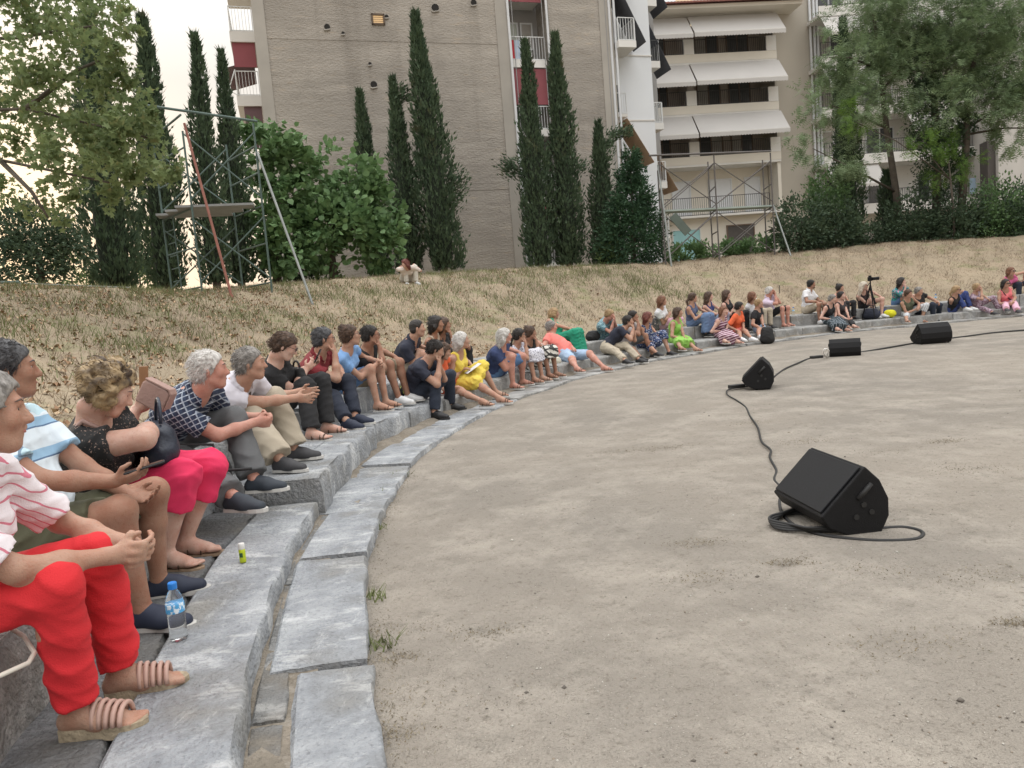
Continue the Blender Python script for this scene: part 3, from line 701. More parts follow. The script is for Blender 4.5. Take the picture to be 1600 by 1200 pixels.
for i in range(3):
    m = MB(); a0 = A + e1 * (.02 + .33 * i); m.bar(up(a0 + e1 * .15 - e2 * .14, H1 + .06), up(a0 + e1 * .15 + e2 * .97, H1 + .06), np.linalg.norm(e1) * .29, .05); m.build('plank', PLANK, sc)
rp = ground_at(362, 462, 16.0); pole(rp, atd(288, 193, 17.0), .03, RUST, 'raking_pole', sc)
gp = ground_at(487, 460, 16.4); pole(gp, atd(402, 238, 17.3), .027, GALV, 'raking_pole', sc)

sc2 = empty('scaffold_tower'); tag(sc2, 'dark double-bay scaffold with braces in front of the cream block', 'scaffold', 'scaffold towers')
Q = {k: ground_at(x, y, d) for k, (x, y, d) in dict(a=(1040, 412, 27.2), b=(1124, 405, 27.8), c=(1211, 398, 28.4), e=(1114, 400, 29.2), f=(1198, 392, 29.8), g=(1036, 405, 28.6)).items()}
zA = min(p[2] for p in Q.values()); top = 3.9
for k in Q: pole(Q[k] - [0, 0, .1], up(Q[k], top if k != 'g' else top - .3), .027, BROWNP, 'upright', sc2)
for p, q in (('b', 'e'), ('c', 'f'), ('a', 'g')):
    for z in (.3, 1.1, 1.9, 2.75, 3.6): pole(up(Q[p], z), up(Q[q], z), .024, BROWNP, 'rung', sc2)
for p, q in (('a', 'b'), ('b', 'c')):
    for a, b in ((.2, 1.8), (1.8, .2), (2.1, 3.6), (3.6, 2.1)): pole(up(Q[p], a), up(Q[q], b), .02, BROWNP, 'cross_brace', sc2)
for p, q in (('e', 'f'), ('g', 'e')):
    for a, b in ((.2, 1.8), (2.1, 3.6)): pole(up(Q[p], a), up(Q[q], b), .02, BROWNP, 'cross_brace', sc2)
pole(up(Q['a'], top + .02) + nrm(Q['a'] - Q['b']) * .4, up(Q['c'], top + .06), .035, BROWNP, 'top_tube', sc2)
for p, q, r_ in (('a', 'b', 'e'), ('b', 'c', 'f')):
    m = MB(); m.bar(up(Q[p] * .6 + Q['g' if p == 'a' else 'e'] * .4, 1.97), up(Q[q] * .6 + Q[r_] * .4, 1.97), .6, .06); m.build('plank', plain('pale_green_deck', (.36, .43, .40), .7, .2, 2), sc2)
pole(ground_at(1049, 414, 26.6), atd(1028, 258, 27.3), .035, RUST if False else GALV, 'raking_pole', sc2); pole(ground_at(1236, 405, 27.6), atd(1208, 320, 28.6), .03, GALV, 'raking_pole', sc2)
m = MB(); sp = atd(1064, 352, 27.0); m.bar(sp + [-.28, 0, .38], sp + [.25, 0, -.3], .3, .05, up=(0, 1, 0)); m.build('hanging_sheet', plain('dull_green_sheet', (.10, .13, .11), .7, .2, 2), sc2)

# tubular rail at the far left of the bank
rl = empty('tube_railing'); tag(rl, 'low green tubular rail at the left end of the bank', 'railing')
a, b, c = atd(-60, 443, 15.6), atd(30, 441, 15.9), atd(205, 447, 17.6)
pole(a, b, .035, GPOLE, 'top_rail', rl); pole(b, [b[0], b[1], b[2] - .45], .035, GPOLE, 'post', rl); pole([a[0], a[1], a[2] - .18], [b[0], b[1], b[2] - .18], .03, GPOLE, 'lower_rail', rl)
pole(b + [.12, 0, -.05], c + [0, 0, -.05], .03, GALV, 'low_rail', rl)
# ------------------------------------------------------------------ trees
BARK = plain('grey_brown_bark', (.12, .10, .08), .9, .45, 6, .8, 14)
CYPM = leafmat('cypress_green', (.072, .108, .06), (.042, .068, .04), (.11, .15, .078), .75, .12, 1.6)
_n = CYPM.node_tree; _p = [x for x in _n.nodes if x.type == 'BSDF_PRINCIPLED'][0]; _s = _p.inputs['Base Color'].links[0].from_socket
_n.links.new(lay(_n, _s, 1.1, rgb(.13, .10, .055), .7, detail=5, lo=.60, hi=.72), _p.inputs['Base Color'])
CYPD = plain('cypress_inner_shade', (.022, .032, .018), .95, .4, 3)
FIGM = leafmat('broad_leaf_green', (.145, .235, .10), (.09, .165, .07), (.21, .30, .13), .5, .25, 1.0)
PLNM = leafmat('plane_leaf_green', (.19, .24, .105), (.13, .18, .08), (.29, .25, .11), .55, .45, 1.2)
DKLM = leafmat('dark_leaf_green', (.07, .105, .06), (.042, .07, .042), (.105, .145, .08), .55, .15, 1.5)
PALM = leafmat('pale_bush_green', (.13, .19, .07), (.085, .13, .05), (.2, .24, .1), .6, .3, 1.2)
LOCM = leafmat('locust_green', (.215, .285, .155), (.145, .21, .11), (.28, .33, .175), .6, .25, .9)
LIMM = leafmat('lime_locust_green', (.15, .25, .055), (.09, .17, .045), (.21, .31, .08), .6, .3, 1.2)
CEDM = leafmat('cedar_green', (.045, .095, .045), (.028, .06, .034), (.07, .13, .055), .65, .15, 1.4)
def fan(pts): return np.array(pts, float)
T_DIA = (fan([(0, 0, 0), (.28, .45, .05), (0, 1, -.05), (-.28, .45, .05)]), np.array([(0, 1, 2), (0, 2, 3)]))
T_BROAD = (fan([(0, 0, 0), (.38, .18, .07), (.46, .55, .06), (0, 1, -.1), (-.46, .55, .06), (-.38, .18, .07), (0, .5, 0)]),
           np.array([(0, 1, 6), (1, 2, 6), (2, 3, 6), (3, 4, 6), (4, 5, 6), (5, 0, 6)]))
_pl = [(0, 0), (.5, .05), (.28, .30), (.62, .62), (.2, .6), (0, 1.05), (-.2, .6), (-.62, .62), (-.28, .30), (-.5, .05)]
T_PLANE = (fan([(x, y, .12 * abs(x) - .05 * y) for x, y in _pl] + [(0, .36, 0)]), np.array([(i, (i + 1) % 10, 10) for i in range(10)]))
T_SPRAY = (fan([(0, 0, 0), (.16, .38, .05), (.05, .5, 0), (0, 1, .03), (-.05, .55, 0), (-.17, .42, -.04)]), np.array([(0, 1, 2), (0, 2, 3), (0, 3, 4), (0, 4, 5)]))
_v = [(0, 0, 0), (0, 1, -.12)]; _f = []
for _i, _y in enumerate((.18, .38, .58, .78)):
    for _s in (1, -1):
        _b = len(_v); _v += [(0, _y - .03, 0), (_s * .34 * (1.05 - .5 * _y), _y + .13, -.03), (0, _y + .06, 0)]; _f.append((_b, _b + 1, _b + 2))
_b = len(_v); _v += [(-.03, .85, -.08), (.03, .85, -.08)]; _f.append((_b, _b + 1, 1))
T_FROND = (fan(_v), np.array(_f))
def leaves(name, P, size, D, tmpl, mat, parent=None, roll=1.0, kind=None):
    V0, F0 = tmpl; N = len(P); k = len(V0)
    D = D / np.maximum(np.linalg.norm(D, axis=1), 1e-6)[:, None]
    Rr = RNG.normal(0, 1, (N, 3)) * roll + np.array([0, 0, 1.0]) * (1 - roll) * 2
    X = np.cross(D, Rr); X /= np.maximum(np.linalg.norm(X, axis=1), 1e-6)[:, None]; Z = np.cross(X, D)
    V = P[:, None, :] + size[:, None, None] * (V0[None, :, 0:1] * X[:, None, :] + V0[None, :, 1:2] * D[:, None, :] + V0[None, :, 2:3] * Z[:, None, :])
    F = (np.arange(N)[:, None, None] * k + F0[None]).reshape(-1, 3)
    return link(name, mesh_np(name, V.reshape(-1, 3), F, mat, False), parent)
def blob_leaves(blobs, n_per, seed=0):
    """points on and in lumpy balls; returns points and outward directions"""
    P = []; D = []
    for (c, r, n) in blobs:
        n = int(n * n_per); k = max(4, n // 26)
        dirs = RNG.normal(0, 1, (k, 3)); dirs /= np.linalg.norm(dirs, axis=1)[:, None]
        cc = dirs * (r * RNG.uniform(.45, 1.0, k) ** .6)[:, None]
        idx = RNG.integers(0, k, n); q = cc[idx] + RNG.normal(0, r * .13 + .03, (n, 3))
        P.append(np.asarray(c)[None] + q); D.append(q / r * .6 + dirs[idx] * .5 + RNG.normal(0, .55, (n, 3)))
    return np.vstack(P), np.vstack(D)
def limb(pts, r0, r1, mat, name, parent, n=7):
    m = MB(); k = len(pts); m.tube(pts, [r0 + (r1 - r0) * i / (k - 1) for i in range(k)], n); return m.build(name, mat, parent, True)
def cypress(top, base, wpx, d, label, lean=None, extra=()):
    b = ground_at(base[0], base[1], d); t = atd(top[0], top[1], d); w = wpx / FPX * d * .84; H = t[2] - b[2]
    ax = t - b
    root = empty('cypress_tree', b); tag(root, label, 'cypress tree', 'cypress trees')
    rp = lambda h: w / 2 * (min(1, .62 + h * 3) if h < .13 else 1) * (1 - max(0, h - .3) ** 1.25 * 1.42 if h > .3 else 1)
    N = int(H * 560 * (w / 1.2 + .35))
    h = RNG.uniform(.02, 1, N) ** 1.08; a = RNG.uniform(0, 6.283, N)
    lump = 1 + .23 * np.sin(a * 3 + h * 23 + top[0]) * np.sin(h * 41 + a * 2) + .16 * np.sin(h * 13 + a + top[0])
    r = np.array([max(.035, rp(x)) for x in h]) * lump * (1 - RNG.normal(.06, .16, N))
    P = ax[None] * h[:, None] + np.c_[np.cos(a) * r, np.sin(a) * r, np.zeros(N)]
    D = np.c_[np.cos(a) * .42, np.sin(a) * .42, np.ones(N)] + RNG.normal(0, .22, (N, 3))
    S = RNG.uniform(.14, .34, N) * (.55 + .45 * min(1, w / 1.2))
    for (px, py, r_, n) in extra:
        c = atd(px, py, d) - b; q = RNG.normal(0, r_ * .5, (n, 3)); P = np.vstack([P, c + q]); o = (c - ax * (c[2] / H)); D = np.vstack([D, nrm(o) * .8 + np.array([0, 0, .7]) + RNG.normal(0, .3, (n, 3))]); S = np.r_[S, RNG.uniform(.12, .26, n)]
    leaves('crown', P, S, D, T_SPRAY, CYPM, root)
    m = MB(); hs = np.linspace(.03, .96, 12); m.tube([ax * x for x in hs], [max(.02, rp(x) * .62) for x in hs], 10); m.build('inner_crown_core', CYPD, root, True)  # near-black core: the crown's inner shade is put into its colour
    limb([np.array([0, 0, -.2]), ax * .06], .13, .11, BARK, 'trunk', root)
    return root
cypress((134, 25), (182, 446), 84, 19.5, 'very broad dark cypress with a clipped base at the left, leftmost of the cypresses')
cypress((222, 28), (262, 440), 66, 21.5, 'tall cypress partly veiled by plane leaves beside the scaffold tower')
cypress((304, 56), (338, 440), 52, 22.0, 'slim cypress rising just behind the left scaffold tower')
cypress((346, 82), (376, 436), 46, 23.0, 'shorter slim cypress behind the top right corner of the left scaffold')
cypress((561, 143), (592, 428), 46, 29.0, 'short cypress growing behind the broad leaved fig tree')
cypress((613, 122), (644, 424), 48, 28.2, 'ragged double-tipped cypress left of the tallest one on the blank wall', extra=((628, 148, .35, 260),))
cypress((648, 22), (696, 424), 66, 28.0, 'tallest cypress in front of the middle of the blank concrete wall', extra=((716, 285, .45, 260), (708, 310, .4, 200), (688, 222, .35, 160)))
cypress((820, 66), (846, 420), 50, 29.0, 'cypress with a tuft sticking out left, in front of the red blinds', extra=((797, 262, .4, 260), (806, 268, .35, 160)))
cypress((867, 55), (890, 416), 54, 29.4, 'tall cypress in front of the narrow concrete wall strip', extra=((905, 260, .35, 160),))
cypress((934, 192), (944, 414), 44, 29.6, 'cypress with a drooping hooked top beside the white building', extra=((948, 228, .3, 160), (957, 214, .28, 160), (968, 208, .25, 160), (980, 208, .2, 120), (945, 250, .35, 160)))
cypress((1317, 30), (1328, 372), 44, 33.5, 'cypress standing among the locust trees at the right')
cypress((1384, 268), (1390, 380), 38, 31.5, 'small dark cypress low between the bushes at the right')

def tree(name, label, cat, group, trunk, blobs, n_per, size, tmpl, mat, limbs=(), roll=.8, up=.3, tr=(.16, .09)):
    b = np.asarray(trunk[0]); root = empty(name, b); tag(root, label, cat, group)
    bl = [(np.asarray(c) - b, r, n) for c, r, n in blobs]
    P, D = blob_leaves(bl, n_per); D[:, 2] += up
    leaves('crown', P, RNG.uniform(size[0], size[1], len(P)), D, tmpl, mat, root, roll)
    limb([np.asarray(p) - b for p in trunk], tr[0], tr[1], BARK, 'trunk', root, 9)
    for l in limbs: limb([np.asarray(p) - b for p in l], tr[1] * .8, .015, BARK, 'limb', root)
    return root
def B(px, py, rpx, d, n=1.0):
    r = rpx / FPX * d; return (atd(px, py, d), r, n * max(.25, r * r))
# fig trees behind the scaffold
g = ground_at(522, 436, 25.0)
tree('fig_tree', 'rounded broad-leaved fig tree in front of the blank wall', 'tree', 'broad leaved trees', [g - [0, 0, .2], atd(517, 392, 25), atd(520, 345, 25)],
     [B(540, 285, 52, 25.3), B(500, 352, 40, 24.8), B(575, 335, 52, 25.2), B(545, 368, 55, 24.3), B(600, 372, 34, 24.8), B(595, 395, 30, 25), B(490, 372, 45, 24.2), B(548, 318, 40, 25.8), B(503, 292, 14, 25.6), B(565, 300, 40, 25.4), B(470, 372, 30, 24.5)],
     620, (.13, .27), T_BROAD, FIGM, [[atd(518, 385, 25), atd(560, 350, 25.2), atd(580, 330, 25)], [atd(517, 385, 25), atd(490, 350, 24.8), atd(480, 330, 24.6)]], .55, .1)
g = ground_at(432, 440, 24.2)
tree('fig_tree', 'taller broad-leaved tree behind the right end of the scaffold', 'tree', 'broad leaved trees', [g - [0, 0, .2], atd(430, 380, 24), atd(428, 300, 24)],
     [B(428, 222, 36, 24.2), B(445, 262, 42, 24), B(402, 250, 40, 24.4), B(435, 310, 48, 23.8), B(405, 320, 42, 24), B(474, 318, 22, 24.6), B(420, 362, 42, 23.4), B(455, 385, 42, 23.2), B(392, 200, 22, 24.6), B(482, 262, 17, 25)],
     620, (.13, .27), T_BROAD, FIGM, [[atd(430, 340, 24), atd(450, 290, 24), atd(455, 260, 24)]], .55, .1)
g = ground_at(470, 430, 26.0)
tree('shrub', 'dark leafless-looking shrub in the shade below the fig trees', 'shrub', None, [g - [0, 0, .1], g + [0, 0, .5]], [B(440, 415, 30, 24.6), B(480, 418, 26, 25.2), B(410, 412, 26, 24.2)], 1500, (.10, .2), T_DIA, DKLM, tr=(.05, .03))
# dark round tree and paler growth at the far left
g = ground_at(64, 446, 17.5)
tree('round_tree', 'dark round-headed tree at the left edge under the plane leaves', 'tree', None, [g - [0, 0, .2], atd(62, 415, 17.5), atd(60, 390, 17.5)],
     [B(60, 360, 46, 17.5), B(20, 370, 40, 17.5), B(95, 378, 36, 17.3), B(55, 398, 44, 17.2), B(-15, 395, 45, 17.8), B(100, 402, 30, 17.6), B(10, 408, 36, 17.2)], 3200, (.06, .13), T_DIA, DKLM, tr=(.1, .07))
for i, (px, py, r, d, lab) in enumerate(((112, 428, 26, 24, 'pale bush between the round tree and the broad cypress'), (228, 400, 34, 23.5, 'pale green bush filling the gap right of the broad cypress'),
                                         (246, 432, 24, 22.5, 'low pale bush at the foot of the left scaffold tower'), (210, 352, 26, 25, 'thin pale sapling behind the broad cypress'), (510, 428, 18, 26, 'small straggly bush beside the fig tree trunk'), (960, 400, 24, 29, 'small leafy bush below the hooked cypress'))):
    c = atd(px, py, d); g = ground_at(px, py + r, d)
    tree('bush', lab, 'bush', 'small bushes on the bank top', [g - [0, 0, .2], (g + c) / 2, c], [(c, r / FPX * d, max(.3, (r / FPX * d) ** 2)), (c + [.2, .2, -.25], r / FPX * d * .8, .3)], 1500, (.07, .15), T_DIA, PALM, tr=(.03, .02))
# plane tree overhead at the left: trunk out of the frame, boughs reaching in
tb = ground_at(-420, 470, 12.5)
BO = [[atd(-420, 300, 12.5), atd(-200, 60, 12.2), atd(20, 60, 11.6), atd(150, 40, 11.2)], [atd(-420, 300, 12.5), atd(-220, 180, 12), atd(40, 170, 11.4), atd(230, 215, 11)],
      [atd(-420, 330, 12.5), atd(-200, 250, 11.8), atd(0, 250, 11.2), atd(170, 285, 10.8)], [atd(-200, 60, 12.2), atd(-40, -60, 12), atd(100, -70, 11.6)], [atd(40, 170, 11.4), atd(120, 110, 11.3), atd(190, 80, 11.2)],
      [atd(0, 250, 11.2), atd(50, 300, 11), atd(75, 340, 11)]]
bl = []
for px, py, r, n in ((20, 20, 60, 1.1), (100, 15, 55, 1), (150, 30, 38, .8), (60, 80, 50, .9), (140, 90, 46, 1), (195, 40, 16, .3), (10, 130, 45, .8), (70, 150, 48, .9), (120, 170, 50, 1.1), (180, 140, 34, .6), (210, 175, 30, .6), (160, 215, 48, 1.1),
                     (215, 225, 40, .9), (245, 250, 34, .7), (110, 235, 44, .8), (40, 205, 40, .6), (5, 240, 36, .5), (170, 275, 40, .9), (230, 285, 30, .6), (262, 268, 18, .35), (140, 305, 24, .5), (185, 318, 24, .5), (60, 262, 26, .35), (85, 300, 22, .3),
                     (20, 295, 22, .3), (50, 325, 16, .2), (100, 335, 14, .2), (205, 110, 20, .25), (-60, 60, 80, 1), (-80, 180, 80, 1), (-60, 280, 60, .6), (60, -40, 80, 1), (150, -40, 60, .8), (225, 205, 20, .3)):
    d_ = rnd.uniform(10.6, 12.2); rr = r / FPX * d_; bl.append((atd(px, py, d_), rr, n * (.56 if py < 240 else .36)))
tree('plane_tree', 'plane tree with lobed yellow-green leaves hanging over the top left corner', 'tree', None, [tb - [0, 0, .3], atd(-420, 380, 12.5), atd(-420, 300, 12.5)], bl, 620, (.06, .118), T_PLANE, PLNM, BO, .7, -.35, (.3, .05))
# cedar-like conifer left of the white building's foot
g = ground_at(990, 414, 28.6); bl = []
for k in range(9):
    t = k / 8; bl.append((atd(988 + rnd.uniform(-4, 4) - 2 * t, 392 - 148 * t, 28.6), (52 * (1 - t * .82)) / FPX * 28.6, .55 * (1.2 - t)))
tree('cedar_tree', 'feathery conical conifer in front of the foot of the white building', 'tree', None, [g - [0, 0, .2], atd(988, 330, 28.6), atd(985, 245, 28.6)], bl, 3400, (.13, .28), T_SPRAY, CEDM, (), .8, -.05, (.12, .02))
# low hedge plants at the foot of the cream block
for i, (px, lab) in enumerate(((1068, 'low leafy hedge clump nearest the left leg of the double scaffold'), (1105, 'low hedge clump below the turquoise shutter'), (1150, 'low hedge clump below the dark shutter'), (1195, 'low hedge clump nearest the right leg of the double scaffold'))):
    g = ground_at(px, 402, 30.5); tree('hedge_plant', lab, 'hedge', 'hedge at the foot of the cream block', [g - [0, 0, .1], g + [0, 0, .2]], [(g + [.5, 0, .22], .42, .4), (g + [-.4, 0, .2], .42, .4), (g + [0, .2, .3], .4, .3)], 900, (.10, .2), T_DIA, FIGM, tr=(.03, .02))
# locust trees on the right
LG = 'locust trees at the right'
g = ground_at(1408, 386, 31.0)
tree('locust_tree', 'airy locust tree spreading its crown over the gap beside the beige tower', 'tree', LG, [g - [0, 0, .2], atd(1400, 300, 31), atd(1385, 200, 31), atd(1375, 110, 31), atd(1365, 20, 31)],
     [B(1330, 100, 42, 30.5, .8), B(1385, 55, 52, 31, .9), B(1290, 165, 30, 30, .5), B(1288, 92, 26, 30, .4), B(1420, 120, 48, 30.5, .9), B(1340, 165, 38, 30, .7), B(1268, 232, 22, 29.5, .35), B(1300, 250, 30, 29.5, .5), B(1360, 10, 50, 31, .8), B(1300, 30, 22, 31, .3), B(1430, 20, 50, 31, .8), B(1245, 205, 18, 29.5, .25), B(1350, 240, 32, 29.5, .5), B(1255, 150, 16, 29.8, .2)],
     860, (.30, .52), T_FROND, LOCM, [[atd(1385, 200, 31), atd(1340, 180, 30.6), atd(1300, 165, 30.2)], [atd(1380, 140, 31), atd(1420, 90, 31), atd(1440, 40, 31)], [atd(1400, 300, 31), atd(1330, 262, 30), atd(1270, 232, 29.6)], [atd(1376, 110, 31), atd(1330, 90, 30.7), atd(1295, 90, 30.2)]], .35, -.25, (.16, .07))
g = ground_at(1498, 380, 30.0)
tree('locust_tree', 'locust tree with spreading tiers of foliage at the right edge', 'tree', LG, [g - [0, 0, .2], atd(1510, 220, 30), atd(1512, 140, 30), atd(1530, 60, 30)],
     [B(1520, 60, 52, 30, .9), B(1570, 110, 46, 29.5, .9), B(1500, 110, 40, 30, .7), B(1595, 150, 40, 29, .7), B(1540, 160, 42, 29.5, .7), B(1475, 165, 40, 29.5, .7), B(1600, 60, 50, 30, .8), B(1560, 15, 55, 30, .9), B(1480, 20, 50, 30.5, .7), B(1590, 210, 28, 29, .4), B(1620, 180, 40, 29, .5), B(1450, 70, 40, 30.5, .6)],
     900, (.30, .52), T_FROND, LOCM, [[atd(1511, 200, 30), atd(1560, 170, 29.6), atd(1610, 150, 29.2)], [atd(1512, 150, 30), atd(1480, 110, 30), atd(1460, 80, 30.3)], [atd(1510, 210, 30), atd(1570, 200, 29.4), atd(1620, 200, 29)], [atd(1530, 60, 30), atd(1570, 20, 30)]], .35, -.25, (.17, .07))
g = ground_at(1462, 378, 30.5)
tree('ivy_clad_tree', 'dark ivy-covered tree trunk rising between the two locust trees', 'tree', None, [g - [0, 0, .2], atd(1465, 250, 30.5), atd(1458, 120, 30.5), atd(1440, 40, 30.5)],
     [B(1458, 330, 34, 30.5), B(1468, 280, 30, 30.5), B(1462, 235, 34, 30.3), B(1455, 190, 34, 30.5), B(1448, 150, 30, 30.5), B(1442, 110, 24, 30.6), B(1478, 215, 22, 30.2), B(1436, 70, 18, 30.6), B(1505, 235, 16, 30), B(1512, 190, 14, 30)], 1900, (.08, .16), T_DIA, DKLM, [[atd(1462, 150, 30.5), atd(1490, 90, 30.3)]], tr=(.18, .1))
g = ground_at(1492, 380, 29.2)
tree('locust_sapling', 'bright lime-green young locust low in front of the dark trees', 'tree', None, [g - [0, 0, .2], atd(1488, 310, 29.2), atd(1482, 250, 29.2)], [B(1480, 262, 28, 29, .5), B(1510, 258, 20, 29, .35), B(1448, 238, 26, 29, .45), B(1500, 225, 20, 29.2, .3), B(1330, 185, 24, 29.4, .5), B(1470, 235, 22, 29, .35)], 900, (.24, .42), T_FROND, LIMM, [[atd(1484, 280, 29.2), atd(1450, 240, 29)], [atd(1484, 280, 29.2), atd(1400, 220, 29.3), atd(1335, 190, 29.4)]], .35, -.2, (.05, .03))
for px, py, r, d, lab in ((1252, 345, 42, 29, 'dense dark evergreen bush nearest the right leg of the double scaffold'), (1306, 350, 40, 29.5, 'dense dark evergreen bush below the slim cypress'), (1292, 300, 30, 30, 'leafy laurel bush above the dark evergreens'), (1425, 345, 42, 30, 'dark bush between the small cypress and the ivy trunk'),
                          (1500, 345, 44, 29.5, 'broad dark bush under the lime-green sapling'), (1562, 330, 50, 29.5, 'tall dark bush below the pale end wall'), (1612, 330, 50, 29, 'dark bush cut by the right edge of the picture'), (1352, 372, 24, 30, 'low dark shrub left of the small cypress')):
    c = atd(px, py, d); g = ground_at(px, py + r * .9, d); R_ = r / FPX * d
    tree('evergreen_bush', lab, 'bush', 'dark bushes at the right', [g - [0, 0, .2], (g + c) / 2, c], [(c, R_ * .95, R_ * R_), (c + [R_ * .5, .2, -R_ * .4], R_ * .7, R_ * R_ * .6), (c + [-R_ * .5, -.1, -R_ * .45], R_ * .7, R_ * R_ * .6), (c + [0, 0, -R_ * .6], R_ * .8, R_ * R_ * .6)], 1550, (.08, .17), T_DIA, FIGM if 'laurel' in lab or 'tall' in lab else DKLM, tr=(.05, .03))
# ------------------------------------------------------------------ bodies: distance field -> one skin
def nets(g, lo, v):
    ins = g < 0; n0, n1, n2 = g.shape
    c = np.zeros((n0 - 1, n1 - 1, n2 - 1), np.uint8)
    for a in (0, 1):
        for b in (0, 1):
            for d in (0, 1): c += ins[a:n0 - 1 + a, b:n1 - 1 + b, d:n2 - 1 + d]
    act = (c > 0) & (c < 8); idx = np.argwhere(act); vid = np.full(act.shape, -1, np.int32); vid[act] = np.arange(len(idx))
    acc = np.zeros((len(idx), 3)); cnt = np.zeros(len(idx)); I = idx.T
    for ax in range(3):
        o1, o2 = [q for q in range(3) if q != ax]
        for a in (0, 1):
            for b in (0, 1):
                A = [0, 0, 0]; A[o1] = a; A[o2] = b; Bq = list(A); Bq[ax] = 1
                ga = g[I[0] + A[0], I[1] + A[1], I[2] + A[2]]; gb = g[I[0] + Bq[0], I[1] + Bq[1], I[2] + Bq[2]]
                cr = (ga < 0) != (gb < 0); t = np.where(cr, ga / np.where(cr, ga - gb, 1), 0)
                p = np.tile(np.array(A, float), (len(idx), 1)); p[:, ax] = t
                acc += p * cr[:, None]; cnt += cr
    V = lo + v * (idx + acc / np.maximum(cnt, 1)[:, None]); FF = []
    for ax in range(3):
        s1 = [slice(1, -1)] * 3; s2 = [slice(1, -1)] * 3; s1[ax] = slice(0, -1); s2[ax] = slice(1, None)
        a = ins[tuple(s1)]; b = ins[tuple(s2)]; e = np.argwhere(a != b)
        if not len(e): continue
        sg = a[e[:, 0], e[:, 1], e[:, 2]]
        e = e + 1; e[:, ax] -= 1; o1, o2 = (ax + 1) % 3, (ax + 2) % 3
        def at(d1, d2):
            q = e.copy(); q[:, o1] -= d1; q[:, o2] -= d2; return vid[q[:, 0], q[:, 1], q[:, 2]]
        Q = np.stack([at(1, 1), at(0, 1), at(0, 0), at(1, 0)], 1); Q[~sg] = Q[~sg][:, ::-1]; FF.append(Q)
    return V, np.vstack(FF)
